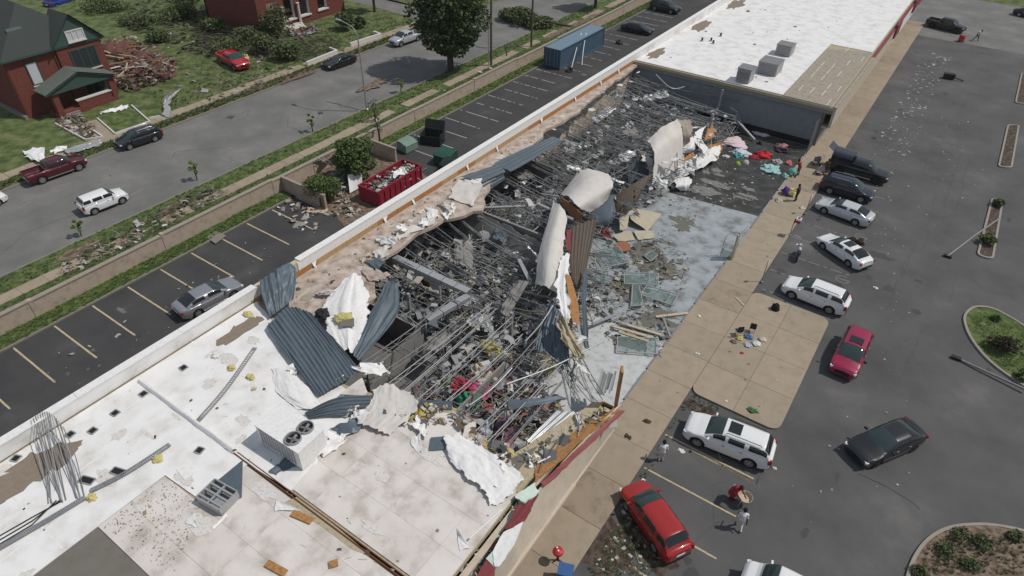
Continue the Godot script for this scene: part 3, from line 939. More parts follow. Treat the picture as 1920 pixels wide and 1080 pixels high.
	for x in [-12.9, -11.7, -10.5, -9.4]:
		for k in 9:
			if rng.randf() < 0.45:
				bbox("seam_strip", M.membrane_tan, x, 4.56, -72 - k * 2.3, x + 0.09, 4.575, -73.9 - k * 2.3)
	for st in [[[1232, 100], 2.1, 0.75], [[1316, 47], 2.6, 0.85], [[1380, 8], 3.0, 0.9]]:
		var c := v2(g(st[0][0], st[0][1], 4.58))
		var mb := MB.new()
		mb.prism(ragged(c, st[2], st[1], c.x), 4.57, 4.576, false)
		bp(mb, "ponded_dirt", M.stain)
	for st in [[[[0, 890], [55, 852], [110, 832], [152, 824], [150, 838], [110, 878], [60, 905], [0, 945], [-40, 960], [-40, 910]]], [[[402, 640], [440, 612], [480, 590], [492, 600], [455, 628], [412, 652]]], [[[385, 690], [410, 665], [420, 668], [395, 695]]]]:
		var mb := MB.new()
		var ip := Geometry2D.intersect_polygons(round_poly(poly(st[0], 4.58), 0.3, 3), vp([[-31.15, 12], [-9, 12], [-9, -20], [-31.15, -20]]))
		if ip.is_empty(): continue
		var rg := PackedVector2Array()
		for q in ip[0]:
			rg.append(q + Vector2(noise.get_noise_2d(q.x * 5.0, q.y * 5.0), noise.get_noise_2d(q.y * 5.0, q.x * 5.0 + 40.0)) * 0.5)
		mb.prism(rg, 4.57, 4.578, false)
		bp(mb, "ponded_dirt", M.stain)
	for k in 26:
		var sp := Vector2(rnd(-30.5, -22.5), rnd(-16, 3)) if k < 15 else Vector2(rnd(-22, -10.5), rnd(-15, 2))
		if k > 20: sp = Vector2(rnd(-29, -15), rnd(-104, -74))
		var sm := MB.new()
		sm.prism(ragged(sp, rnd(0.15, 0.8), rnd(0.1, 0.45), k * 2.9, 16), 4.57, 4.5745 + (k % 5) * 0.0008, false)
		bp(sm, "dirt_smear", M.smear)
	# edge beams and fascia of the far part
	bbox("edge_beam", M.steel, -31.1, 3.95, -71.32, -8.5, 4.28, -71.5)
	bbox("edge_flashing", M.insulation, -31.1, 4.3, -71.36, -8.4, 4.62, -71.44)
	bbox("edge_flashing", M.steel_pale, -31.0, 4.6, -71.6, -8.4, 4.68, -71.75)
	bbox("dividing_wall", M.wall_grey, -31.2, 0.0, -71.52, -9.4, 4.28, -71.75)
	bbox("painted_wall_shade", M.black_trim, -22.5, 0.06, -71.45, -9.5, 0.7, -71.52)  # black strip paints the shadow along the foot of the far wall
	bbox("front_wall", M.wall_inner, -9.45, 0.0, -71.76, -9.15, 4.28, -128)
	for seg in [[-71.4, -90.0, "stucco", "brown_roof"], [-90.02, -105.0, "stucco", "coping_red"], [-105.02, -128.0, "plain_white", "coping_red"]]:
		bbox("canopy_fascia", M[seg[2]], -8.5, 2.5, seg[0], -8.24, 4.66, seg[1])
		bbox("coping", M[seg[3]], -8.56, 4.66, seg[0], -8.18, 4.74, seg[1])
	bbox("canopy_soffit", M.stucco, -9.15, 2.4, -71.4, -8.5, 2.5, -128)
	# red sign blocks on the far canopy
	for q in [[-104.0, -107.5], [-119, -128]]:
		bbox("sign_block", M.coping_red, -8.3, 3.4, q[0], -8.02, 5.2, q[1])
	# storefront mullions left at the far corner
	for k in 5:
		bbox("mullion", M.steel_pale if k % 2 else M.steel, -9.44, 0.1, -69.2 - k * 0.55, -9.36, 3.7 - 0.1 * k, -69.28 - k * 0.55)
	# sill of the lost shop fronts
	var z := -22.9
	while z > -69.0:
		var ln := rnd(1.5, 3.4)
		bbox("sill_track", M.steel if rng.randf() < 0.6 else M.steel_pale, -9.53, 0.06, z, -9.42, 0.17, z - ln + rnd(0.02, 0.5))
		z -= ln
	# inner partitions
	bbox("partition_wall", M.wall_inner, -31.2, 0.06, -36.0, -21.5, 3.2, -36.2)
	var pw := MB.new()
	pw.surf(patch([[Vector3(-28.6, 3.3, -35.9), Vector3(-21.0, 3.0, -35.4)], [Vector3(-28.8, 0.2, -34.2), Vector3(-21.2, 0.15, -33.8)]], 24, 12, 0, 0, 0.1), 0.08)
	bp(pw, "leaning_wall_panel", M.wall_inner, "scraped grey wall panel leaning in the wreckage")
	bbox("partition_wall", M.drywall, -27.0, 0.06, -27.5, -24.6, 2.6, -27.62)
	bbox("inner_door", M.rust, -26.4, 0.07, -27.42, -25.6, 2.05, -27.5)
	bbox("partition_wall", M.wall_inner, -31.2, 0.06, -23.0, -22.5, 2.4, -23.14)
	bbox("partition_wall", M.wall_inner, -22.5, 0.06, -18.0, -22.36, 2.6, -23.1)
	bbox("partition_wall", M.wall_inner, -16.5, 0.06, -18.2, -16.36, 2.2, -24.0)
	bbox("partition_wall", M.slab_grey, -31.2, 0.06, -46.0, -26.5, 3.0, -46.15)
	bbox("near_shop_wall", M.wall_inner, -31.2, 0.06, -15.2, -9.5, 4.28, -15.4)
	for q in [[-20.0, -70.9], [-24.8, -24.5], [-18.0, -27.0], [-24.5, -48.0], [-24.5, -58.0], [-18.5, -64.0], [-15.5, -19.0]]:
		bbox("column", M.steel_pale, q[0] - 0.1, 0.06, q[1] + 0.1, q[0] + 0.1, 4.0 if q[1] < -60 else 3.4, q[1] - 0.1)
	# rear strip of roof that still stands
	var sp := vp([[-31.2, -17.2], [-31.2, -71.3]])
	for q in torn([[-30.6, -71.2], [-30.3, -64], [-29.5, -55], [-29.9, -49.5], [-29.3, -48.6], [-29.0, -43], [-28.5, -40], [-27.3, -36.5], [-26.2, -34.8], [-27.8, -32], [-28.2, -29.5], [-27.9, -27], [-28.0, -24.6], [-25.4, -22.2], [-25.6, -19], [-25.6, -16.6], [-28.6, -16.8]], 0.16):
		sp.append(Vector2(q[0], q[1]))
	var rs := MB.new()
	rs.prism(sp, 4.05, 4.3)
	bp(rs, "roof_remnant", M.pink_tan)
	for k in 34:
		var zz := -18.0 - k * 1.55
		if rng.randf() < 0.25: continue
		var mb := MB.new()
		var xx := -31.0 + rnd(0, 1.6)
		mb.prism(ragged(Vector2(xx + rnd(0.2, 1.2), zz), rnd(0.1, 0.35), rnd(0.1, 0.5), zz, 9), 4.3, 4.31 + rnd(0, 0.01), false)
		bp(mb, "stain_patch", M[pick(["brown_roof", "board_1", "stain", "board_2"])])

# ------------------------------------------------------------------ torn roof, fallen steel and rubble
# height at which the direction of a pixel passes straight above a base point
func above(b: Vector3, px: float, py: float) -> Vector3:
	var d := ray(px, py)
	var t := (b.x * d.x + b.z * d.z) / (d.x * d.x + d.z * d.z)
	return Vector3(b.x, EYE.y + t * d.y, b.z)
func crumple(c: Vector3, r: Vector3, mb: MB, sd: float, amt := 0.5) -> void:
	var rows := []
	for i in 9:
		var t := i / 8.0 * PI * 0.52
		var row := []
		for j in 17:
			var a := TAU * j / 16.0
			var d := Vector3(sin(t) * cos(a), cos(t), sin(t) * sin(a))
			var k := 1.0 + amt * (noise.get_noise_3d(d.x * 2.2 + sd, d.y * 2.2 + sd * 1.7, d.z * 2.2) * 1.3 + noise.get_noise_3d(d.x * 6.0 + sd, d.y * 6.0, d.z * 6.0 - sd) * 0.7)
			row.append(c + d * r * k)
		rows.append(row)
	mb.surf(rows, 0.0, true)
func heap(called: String, label: String, category: String, at: Vector3, r: Vector3, col: Color, group := "", amt := 0.55) -> void:
	var mb := MB.new()
	mb.col = col
	crumple(at - Vector3(0, r.y * 0.08, 0), r, mb, at.x * 3.1 + at.z, amt)
	solo(mb, called, M.cloth, label, category, group)
func beam_thing(called: String, label: String, m: Material, a: Vector3, b: Vector3, w: float, h: float, category := "beam", group := "") -> void:
	var mb := MB.new()
	mb.beam(a, b, w, h)
	var d := (b - a).normalized()
	var s := d.cross(Vector3.UP).normalized()
	# flanges
	mb.beam(a + Vector3(0, h / 2, 0), b + Vector3(0, h / 2, 0), w * 1.7, h * 0.14)
	solo(mb, called, m, label, category, group)
func frame(label: String, corners: Array, h: float, bar := 0.5) -> void:
	var q := []
	for c in corners: q.append(g(c[0], c[1], c[2] if c.size() > 2 else h))
	var ctr := Vector3.ZERO
	for c: Vector3 in q: ctr += c / 4.0
	ctr.y = 0.07
	var o := thing("window_frame", label, "window frame", ctr)
	for i in 4:
		var mb := MB.new()
		mb.beam(q[i] - ctr, q[(i + 1) % 4] - ctr, 0.07, 0.07)
		part(mb, "frame_bar", M.galv, o)
	if bar > 0.0:
		var mb := MB.new()
		mb.beam(q[0].lerp(q[1], bar) - ctr, q[3].lerp(q[2], bar) - ctr, 0.055, 0.055)
		part(mb, "mullion", M.galv, o)
	var gl := MB.new()
	gl.quad(q[0].lerp(q[2], 0.03) - ctr, q[3].lerp(q[1], 0.03) - ctr, q[2].lerp(q[0], 0.03) - ctr, q[1].lerp(q[3], 0.03) - ctr)
	part(gl, "glass_pane", M.glass_green, o)
func duct(label: String, a: Vector3, b: Vector3, w: float) -> void:
	var o := thing("air_duct", label, "air duct", Vector3((a.x + b.x) / 2, minf(a.y, b.y) - w / 2, (a.z + b.z) / 2))
	var n := maxi(2, int(a.distance_to(b) / 1.1))
	for i in n:
		var mb := MB.new()
		var p := a.lerp(b, float(i) / n) - o.position; var q := a.lerp(b, (i + 0.97) / n) - o.position
		mb.beam(p, q, w, w * 0.62)
		mb.beam(q - (q - p).normalized() * 0.05, q, w + 0.05, w * 0.62 + 0.05)
		part(mb, "duct_section", M.galv, o)

func wreckage() -> void:
	var deck := "roof deck sheet"
	sheet("metal_deck_sheet", "dark blue-grey steel sheet folded up over the rear parapet", deck, M.deck, [[[487, 527, 5.75], [515, 508, 5.95], [544, 491, 5.85]], [[492, 557, 5.4], [522, 540, 5.65], [556, 512, 5.4]], [[505, 596, 4.78], [526, 580, 4.9], [548, 563, 4.8]]], 48, 20, 0.015, 6, 0.035, 0.22)
	sheet("metal_deck_sheet", "largest blue-grey corrugated steel sheet lying flat on the white roof", deck, M.deck, [[[500, 613, 4.85], [540, 576, 5.1], [583, 588, 4.95]], [[548, 678, 4.95], [588, 640, 5.05], [630, 640, 4.95]], [[597, 743, 4.8], [638, 719, 4.85], [677, 694, 4.75]]], 112, 22, 0.012, 14, 0.034, 0.16)
	sheet("metal_deck_sheet", "twisted blue-grey steel sheet standing beside the torn white membrane", deck, M.deck, [[[728, 527, 5.0], [737, 528, 5.2], [746, 534, 4.8]], [[698, 578, 5.0], [722, 572, 5.2], [746, 586, 4.3]], [[662, 666, 4.75], [667, 670, 4.8], [674, 676, 4.5]]], 44, 24, 0.012, 5, 0.03, 0.2)
	sheet("torn_membrane", "ragged white roof membrane heaped beside the big corrugated sheet", "roof membrane", M.membrane_clean, [[[648, 522, 5.0], [662, 515, 5.2], [677, 516, 5.1]], [[604, 575, 4.75], [650, 565, 5.1], [689, 560, 4.9]], [[612, 606, 4.75], [650, 600, 5.0], [689, 600, 4.9]], [[640, 668, 4.7], [652, 655, 4.8], [663, 664, 4.7]]], 34, 44, 0.012, 0, 0, 0.14)
	heap("foam_lump", "yellow foam lump on the ragged white membrane", "foam", g(645, 598, 4.95), Vector3(0.55, 0.25, 0.45), Color(0.45, 0.42, 0.16))
	heap("rubbish_bag", "black crumpled bag at the edge of the ragged white membrane", "bag", g(606, 592, 4.75), Vector3(0.5, 0.45, 0.4), Color(0.03, 0.03, 0.035))
	sheet("grey_board", "small grey board lying on the ragged white membrane", "board", M.grey_green, [[[636, 602, 5.12], [664, 596, 5.12]], [[638, 612, 5.1], [664, 612, 5.1]]], 3, 3, 0.03)
	sheet("torn_membrane", "smooth white membrane blister beside the corrugated sheet's lower end", "roof membrane", M.membrane_clean, [[[510, 690, 4.6], [545, 700, 4.8], [590, 738, 4.62]], [[520, 735, 4.62], [555, 742, 4.8], [600, 755, 4.66]], [[560, 768, 4.6], [590, 768, 4.75], [612, 768, 4.6]]], 34, 30, 0.012, 0, 0, 0.08)
	sheet("metal_deck_sheet", "folded steel sheets next to the tan membrane flap", deck, M.deck, [[[571, 774, 4.75], [612, 752, 5.1], [650, 742, 5.15], [702, 741, 4.95]], [[578, 786, 4.62], [615, 780, 4.75], [650, 778, 4.8], [697, 774, 4.7]]], 20, 36, 0.015, 5, 0.04, 0.08, 1)
	sheet("metal_deck_sheet", "crumpled steel scrap at the tan membrane flap's foot", deck, M.deck, [[[620, 800, 4.7], [650, 788, 4.9], [672, 790, 4.7]], [[640, 815, 4.62], [660, 815, 4.7], [674, 808, 4.62]]], 12, 8, 0.02, 0, 0, 0.1)
	sheet("membrane_flap", "wrinkled tan roof membrane flap with white edge lifted over the roof", "roof membrane", M.membrane_tan, [[[702, 728, 5.1], [738, 722, 5.1], [785, 750, 5.1]], [[690, 765, 4.9], [730, 768, 5.0], [772, 778, 4.9]], [[671, 789, 4.75], [700, 802, 4.9], [732, 815, 4.68]]], 40, 36, 0.015, 0, 0, 0.1)
	sheet("membrane_flap", "white curled membrane strip at the foot of the tan flap", "roof membrane", M.membrane_clean, [[[655, 772, 4.9], [690, 765, 5.1]], [[660, 788, 4.7], [676, 790, 4.9]]], 10, 8, 0.015, 0, 0, 0.2)
	sheet("membrane_flap", "tan triangular board beside the corrugated sheet's corner", "roof board", M.board_0, [[[636, 738, 4.85], [678, 709, 4.9]], [[684, 742, 4.8], [690, 735, 4.8]]], 6, 4, 0.03, 0, 0, 0.03)
	sheet("insulation_strip", "yellow-brown insulation strip at the near edge of the hole", "insulation", M.foam_yellow, [[[757, 768, 4.55], [800, 760, 4.6], [850, 755, 4.5]], [[760, 790, 4.5], [800, 788, 4.58], [850, 784, 4.45]]], 20, 6, 0.12, 0, 0, 0.16)
	sheet("metal_deck_sheet", "short blue-grey steel sheet above the yellow insulation strip", deck, M.deck, [[[785, 750, 4.7], [848, 752, 4.6]], [[785, 765, 4.65], [848, 768, 4.55]]], 8, 24, 0.012, 4, 0.03, 0.03, 1)
	sheet("torn_membrane", "broad white membrane sheet folded over the tan roof boards near the canopy", "roof membrane", M.membrane_clean, [[[834, 811, 4.95], [880, 824, 4.8], [930, 855, 4.85], [986, 896, 4.8]], [[836, 835, 4.85], [880, 850, 4.88], [922, 886, 4.84], [960, 920, 4.76]], [[838, 855, 4.68], [872, 890, 4.8], [905, 918, 4.78], [922, 947, 4.66]]], 50, 34, 0.012, 0, 0, 0.1)
	sheet("torn_membrane", "small white membrane triangle beside the short steel scrap", "roof membrane", M.membrane_clean, [[[768, 830, 4.62], [788, 810, 4.9]], [[788, 848, 4.62], [792, 838, 4.7]]], 8, 8, 0.012, 0, 0, 0.08)
	sheet("metal_deck_sheet", "short steel scrap with white lower edge beside the broad white membrane", deck, M.deck, [[[808, 820, 4.66], [834, 818, 4.7]], [[804, 845, 4.62], [835, 842, 4.66]]], 6, 6, 0.02)
	sheet("torn_membrane", "thin white membrane sliver near the canopy's torn edge", "roof membrane", M.membrane_clean, [[[857, 991, 4.6], [862, 1000, 4.75]], [[862, 1030, 4.6], [880, 1028, 4.62]]], 5, 6, 0.012, 0, 0, 0.05)
	sheet("torn_membrane", "white membrane triangle lying beside the roof fan unit", "roof membrane", M.membrane_clean, [[[347, 975, 4.62], [369, 960, 4.8]], [[362, 990, 4.6], [370, 988, 4.62]]], 5, 5, 0.012, 0, 0, 0.05)
	sheet("torn_membrane", "white membrane strip at the foot of the roof fan unit", "roof membrane", M.membrane_clean, [[[396, 992, 4.62], [424, 962, 4.66]], [[400, 993, 4.6], [428, 968, 4.62]]], 8, 2, 0.012, 0, 0, 0.03)
	sheet("torn_membrane", "white membrane tongue beside the rusty roof joint", "roof membrane", M.membrane_clean, [[[519, 940, 4.64], [540, 945, 4.75]], [[518, 956, 4.61], [566, 958, 4.66]]], 8, 5, 0.012, 0, 0, 0.06)
	for q in [[[500, 1056], [536, 1076], "long splintered orange plywood strip on the tan roof"], [[617, 1060], [634, 1055], "small square orange plywood scrap on the tan roof"], [[548, 962], [585, 978], "short orange plywood splinter beside the rusty roof joint"]]:
		var a := g(q[0][0], q[0][1], 4.6); var b := g(q[1][0], q[1][1], 4.6)
		var mb := MB.new()
		mb.beam(a + Vector3(0, 0.03, 0), b + Vector3(0, 0.04, 0), 0.32, 0.05)
		solo(mb, "plywood_scrap", M.ply, q[2], "plywood")
	# canopy edge wreckage
	sheet("plywood_ledge", "orange plywood ledge bared along the canopy top", "plywood", M.ply, [[[1003, 872, 4.5], [1060, 822, 4.52], [1110, 785, 4.55], [1150, 764, 4.6]], [[1003, 903, 4.7], [1050, 864, 4.75], [1105, 812, 4.78], [1164, 769, 4.8]]], 24, 4, 0.05, 0, 0, 0.05)
	sheet("red_coping", "red metal coping along the bared plywood ledge", "coping", M.coping_red, [[[1014, 905, 4.84], [1050, 872, 4.86], [1090, 835, 4.88], [1163, 769, 4.9]], [[1022, 912, 4.78], [1058, 880, 4.8], [1098, 842, 4.82], [1171, 771, 4.84]]], 24, 3, 0.03, 0, 0, 0.03)
	sheet("foam_board", "pale green foam board at the near end of the plywood ledge", "foam board", mat("foam_green", L(0.56, 0.66, 0.58), 0.8), [[[963, 931, 4.85], [1002, 904, 4.95]], [[982, 941, 4.9], [1012, 924, 4.9]]], 6, 6, 0.1, 0, 0, 0.06)
	sheet("red_scrap_sheet", "dark red fascia panel fallen beside the pale green foam board", "panel", M.coping_red, [[[972, 948, 4.7], [1010, 927, 4.9]], [[946, 994, 4.75], [984, 978, 4.85]]], 8, 8, 0.03, 0, 0, 0.05)
	sheet("white_scrap_sheet", "white fascia panel leaning on the canopy between two red panels", "panel", M.membrane_clean, [[[944, 998, 4.8], [981, 979, 4.88]], [[926, 1032, 4.8], [958, 1031, 4.86]], [[928, 1064, 4.78], [935, 1062, 4.82]]], 8, 10, 0.03, 0, 0, 0.03)
	sheet("foam_board", "pale green foam board at the foot of the white fascia panel", "foam board", M.foam_green, [[[911, 1047, 4.7], [926, 1031, 4.8]], [[927, 1063, 4.72], [929, 1060, 4.76]]], 4, 4, 0.08)
	sheet("red_scrap_sheet", "dark red fascia panel below the white fascia panel", "panel", M.coping_red, [[[911, 1050, 4.75], [928, 1064, 4.78]], [[893, 1082, 4.75], [927, 1090, 4.78]]], 6, 6, 0.03)
	for q in [[[880, 1010], [942, 955], "thin pale steel strip along the canopy's torn edge"], [[1008, 868], [1032, 856], "thin pale steel strip on the bare boards by the ledge"]]:
		var mb := MB.new()
		mb.beam(g(q[0][0], q[0][1], 4.75), g(q[1][0], q[1][1], 4.78), 0.06, 0.05)
		solo(mb, "steel_strip", M.plain_white, q[2], "metal strip")
	rubble("canopy_rubble", "broken boards and dust in the open canopy gutter", poly([[880, 1030], [1000, 890], [1006, 905], [930, 1010], [900, 1080], [870, 1080]], 4.3), 220, 3.3, 1.0, 0.12, 0.45, [Color(0.2, 0.19, 0.17), Color(0.35, 0.33, 0.29), Color(0.1, 0.1, 0.1), Color(0.5, 0.48, 0.45), Color(0.3, 0.2, 0.1)], [0, 1, 2, 4])
	rubble("edge_rubble", "splintered boards and foam along the near edge of the hole", poly([[600, 770], [720, 745], [860, 770], [960, 850], [1010, 835], [1140, 765], [1150, 790], [1010, 870], [950, 880], [860, 800], [700, 790]], 4.6), 260, 4.42, 0.5, 0.1, 0.4, [Color(0.35, 0.33, 0.29), Color(0.55, 0.52, 0.47), Color(0.12, 0.12, 0.12), Color(0.42, 0.35, 0.15), Color(0.2, 0.15, 0.1)], [0, 1, 2, 4])
	# post standing at the broken canopy end
	var pb := g(1154, 763, 4.3)
	var pt := above(pb, 1162, 691)
	var pm := MB.new()
	pm.box(Transform3D(Basis(Vector3.UP, 0.5), (pb + pt) / 2), Vector3(0.14, pt.y - pb.y, 0.5))
	solo(pm, "plywood_upright", M.ply, "upright orange plywood board standing at the broken canopy end", "plywood")
	# sheets hanging into the hole
	sheet("metal_deck_sheet", "shiny steel deck sheet sloping below the canopy ledge", deck, M.galv, [[[987, 826, 4.2], [1015, 798, 4.3], [1042, 771, 4.2]], [[1003, 836, 4.45], [1040, 806, 4.5], [1084, 772, 4.4]]], 10, 30, 0.012, 3, 0.05, 0.05, 1)
	sheet("metal_gutter", "blue-grey steel gutter lying across the floor by the canopy end", deck, M.deck, [[[951, 749, 3.6], [1000, 747, 3.7], [1062, 743, 3.6]], [[957, 768, 3.4], [1000, 761, 3.6], [1062, 748, 3.5]]], 14, 8, 0.02, 0, 0, 0.05)
	sheet("metal_deck_sheet", "blue-grey corrugated sheet hanging below the white membrane ridge", deck, M.deck, [[[1033, 562, 3.7], [1046, 580, 4.0], [1062, 600, 4.3]], [[1015, 610, 3.2], [1036, 621, 3.6], [1064, 637, 4.0]], [[1004, 656, 2.8], [1034, 668, 3.1], [1070, 687, 3.5]]], 88, 20, 0.012, 11, 0.035, 0.18)
	sheet("insulation_strip", "ragged yellow insulation hanging off the blue corrugated sheet", "insulation", M.insulation, [[[1044, 592, 4.45], [1064, 600, 4.5]], [[1052, 628, 4.3], [1082, 640, 4.4]], [[1076, 668, 3.9], [1096, 674, 4.0]]], 12, 18, 0.08, 0, 0, 0.3)
	sheet("steel_strip", "tall blue-grey steel strip beside the floor slab", "metal strip", M.deck, [[[1097, 500, 3.6], [1104, 505, 3.6]], [[1090, 560, 3.4], [1099, 565, 3.4]], [[1095, 650, 2.4], [1105, 655, 2.4]]], 6, 14, 0.03, 0, 0, 0.05)
	sheet("membrane_ridge", "long beige roof membrane arching along the ridge of wreckage", "roof membrane", M.membrane_tan, [[[1038, 378, 4.3], [1052, 386, 4.8], [1064, 410, 4.5]], [[1012, 470, 4.2], [1031, 470, 4.9], [1054, 478, 4.6]], [[1004, 532, 3.5], [1022, 537, 4.0], [1046, 552, 3.9]]], 18, 24, 0.03, 0, 0, 0.06)
	sheet("torn_membrane", "white membrane torn away below the beige ridge", "roof membrane", M.membrane_clean, [[[1053, 480, 4.75], [1070, 472, 4.7]], [[1044, 542, 4.4], [1063, 542, 4.4]], [[1052, 595, 3.9], [1070, 606, 3.9]]], 12, 22, 0.015, 0, 0, 0.14)
	sheet("plywood_sheet", "orange plywood edge below the brown corrugated sheet", "plywood", M.ply, [[[1061, 512, 4.7], [1070, 518, 4.6]], [[1066, 560, 4.2], [1083, 565, 4.1]], [[1073, 602, 3.7], [1087, 608, 3.6]]], 5, 12, 0.03)
	sheet("red_coping", "red coping strip beside the beige membrane ridge", "coping", M.coping_red, [[[1062, 432, 4.7], [1071, 428, 4.7]], [[1062, 470, 4.6], [1070, 470, 4.6]]], 4, 6, 0.03, 0, 0, 0.03)
	sheet("membrane_roll", "thick beige membrane rolled over the top of the wreckage", "roof membrane", M.membrane_tan, [[[1050, 366, 3.3], [1094, 319, 3.5], [1140, 326, 3.4]], [[1066, 368, 4.6], [1108, 333, 4.8], [1149, 341, 4.6]], [[1084, 388, 4.5], [1118, 364, 4.6], [1146, 356, 4.4]], [[1106, 398, 3.2], [1126, 386, 3.3], [1143, 370, 3.2]]], 22, 26, 0.04, 0, 0, 0.06)
	sheet("plywood_sheet", "orange plywood closing the near end of the beige roll", "plywood", M.ply, [[[1051, 368, 4.4], [1094, 403, 4.2]], [[1056, 388, 3.5], [1087, 418, 3.3]]], 8, 6, 0.04, 0, 0, 0.04)
	sheet("metal_deck_sheet", "smooth blue-grey steel sheet curving under the beige roll", deck, M.deck, [[[1108, 399, 3.2], [1130, 385, 3.3], [1152, 362, 3.2]], [[1112, 418, 2.2], [1135, 412, 2.1], [1154, 400, 2.2]], [[1125, 424, 1.5], [1142, 420, 1.5], [1150, 415, 1.6]]], 16, 10, 0.015, 0, 0, 0.08)
	sheet("metal_deck_sheet", "brown corrugated sheet fanning out below the red coping strip", deck, M.deck_brown, [[[1068, 430, 4.5], [1095, 417, 4.3], [1120, 410, 4.0]], [[1066, 480, 4.1], [1088, 480, 3.6], [1104, 484, 3.0]], [[1072, 522, 3.6], [1083, 537, 3.0], [1091, 547, 2.4]]], 64, 14, 0.012, 8, 0.06, 0.04)
	sheet("metal_deck_sheet", "brown corrugated sheet standing between beige roll and beige upright membrane", deck, M.deck_brown, [[[1156, 366, 3.4], [1190, 343, 3.6], [1226, 323, 3.6]], [[1150, 402, 1.8], [1168, 398, 1.7], [1184, 394, 1.6]]], 80, 8, 0.012, 10, 0.06, 0.04)
	sheet("membrane_ridge", "tall beige membrane standing upright over the dark shop floor", "roof membrane", M.membrane_tan, [[[1213, 264, 4.4], [1240, 240, 4.9], [1270, 223, 4.9]], [[1227, 285, 4.4], [1252, 266, 4.5], [1280, 248, 4.5]], [[1222, 347, 2.0], [1252, 328, 1.9], [1282, 306, 1.9]]], 20, 22, 0.05, 0, 0, 0.1)
	sheet("membrane_ridge", "grimy brown-grey membrane beside the tall beige upright", "roof membrane", M.brown_roof, [[[1270, 223, 4.85], [1294, 223, 4.6]], [[1281, 249, 4.4], [1298, 250, 4.2]], [[1278, 275, 3.0], [1294, 268, 3.0]]], 10, 14, 0.04, 0, 0, 0.15)
	sheet("torn_membrane", "long white membrane ramp trailing onto the dark shop floor", "roof membrane", M.membrane_clean, [[[1224, 346, 1.1], [1262, 318, 1.4], [1305, 290, 1.6], [1350, 271, 1.5]], [[1228, 352, 0.7], [1268, 326, 1.0], [1310, 302, 1.1], [1350, 284, 1.1]], [[1234, 358, 0.2], [1276, 335, 0.4], [1316, 313, 0.6], [1347, 297, 0.7]]], 34, 10, 0.02, 0, 0, 0.09)
	sheet("plywood_sheet", "orange plywood strip along the top of the white membrane ramp", "plywood", M.ply, [[[1224, 334, 1.7], [1258, 310, 1.8], [1300, 284, 1.9]], [[1225, 345, 1.2], [1262, 317, 1.5], [1304, 291, 1.7]]], 14, 4, 0.03, 0, 0, 0.04)
	sheet("plywood_sheet", "orange plywood corner at the far end of the white membrane ramp", "plywood", M.ply, [[[1318, 275, 1.8], [1352, 266, 1.7]], [[1346, 296, 0.8], [1355, 278, 1.0]]], 6, 6, 0.03, 0, 0, 0.04)
	sheet("torn_membrane", "white curled membrane crescent against the grimy upright", "roof membrane", M.membrane_clean, [[[1272, 285, 2.6], [1288, 266, 3.1], [1297, 252, 3.1]], [[1282, 288, 2.4], [1298, 276, 2.9], [1303, 262, 2.9]], [[1288, 287, 2.0], [1300, 283, 2.1], [1303, 276, 2.2]]], 12, 10, 0.015, 0, 0, 0.1)
	sheet("torn_membrane", "white membrane ribbon curling up beside the open plywood box", "roof membrane", M.membrane_clean, [[[1304, 247, 3.1], [1324, 236, 3.2]], [[1302, 262, 2.9], [1315, 258, 2.8]], [[1318, 286, 1.9], [1332, 283, 1.8]]], 8, 16, 0.02, 0, 0, 0.08)
	sheet("plywood_sheet", "bent plywood box side beside the white ribbon", "plywood", M.ply, [[[1328, 238, 2.6], [1336, 233, 2.4]], [[1321, 262, 2.1], [1342, 258, 2.0]]], 5, 6, 0.03, 0, 0, 0.1)
	sheet("torn_membrane", "crumpled white membrane lump below the white ramp", "roof membrane", M.membrane_clean, [[[1266, 334, 0.9], [1294, 330, 1.0]], [[1268, 348, 0.8], [1295, 346, 0.8]], [[1272, 358, 0.15], [1292, 358, 0.15]]], 12, 12, 0.03, 0, 0, 0.14)
	sheet("torn_membrane", "white membrane drape hanging over dark steel panels", "roof membrane", M.membrane_clean, [[[1195, 281, 3.9], [1213, 288, 3.9]], [[1213, 300, 3.3], [1222, 300, 3.2]], [[1216, 326, 2.0], [1229, 320, 2.0]]], 8, 14, 0.02, 0, 0, 0.12)
	sheet("metal_deck_sheet", "upright ribbed steel panel under the white drape", deck, M.deck, [[[1178, 312, 3.4], [1208, 288, 3.6]], [[1178, 346, 1.6], [1212, 328, 1.6]]], 40, 6, 0.015, 6, 0.04, 0.05)
	sheet("metal_deck_sheet", "pale crumpled steel panel lying behind the beige roll", deck, M.galv, [[[1160, 290, 2.6], [1190, 280, 2.7]], [[1165, 305, 2.3], [1194, 296, 2.4]]], 8, 6, 0.02, 0, 0, 0.2)
	# sheets on the rear edge
	sheet("metal_deck_sheet", "long blue-grey steel sheet lying along the rear edge of the hole", deck, M.deck, [[[926, 306, 4.55], [980, 280, 4.6], [1037, 256, 4.55]], [[958, 322, 4.45], [1005, 295, 4.5], [1054, 263, 4.45]]], 10, 30, 0.012, 4, 0.02, 0.04, 1)
	sheet("metal_deck_sheet", "short blue-grey steel sheet bent beside the long rear sheet", deck, M.deck, [[[863, 331, 4.65], [936, 307, 4.55]], [[905, 342, 4.5], [948, 322, 4.45]]], 10, 20, 0.012, 3, 0.02, 0.06, 1)
	sheet("metal_deck_sheet", "narrow blue-grey steel sheet dipping into the hole by the rear sheets", deck, M.deck, [[[905, 347, 4.5], [944, 326, 4.45]], [[910, 360, 3.9], [948, 336, 3.9]]], 8, 12, 0.012, 2, 0.02, 0.05, 1)
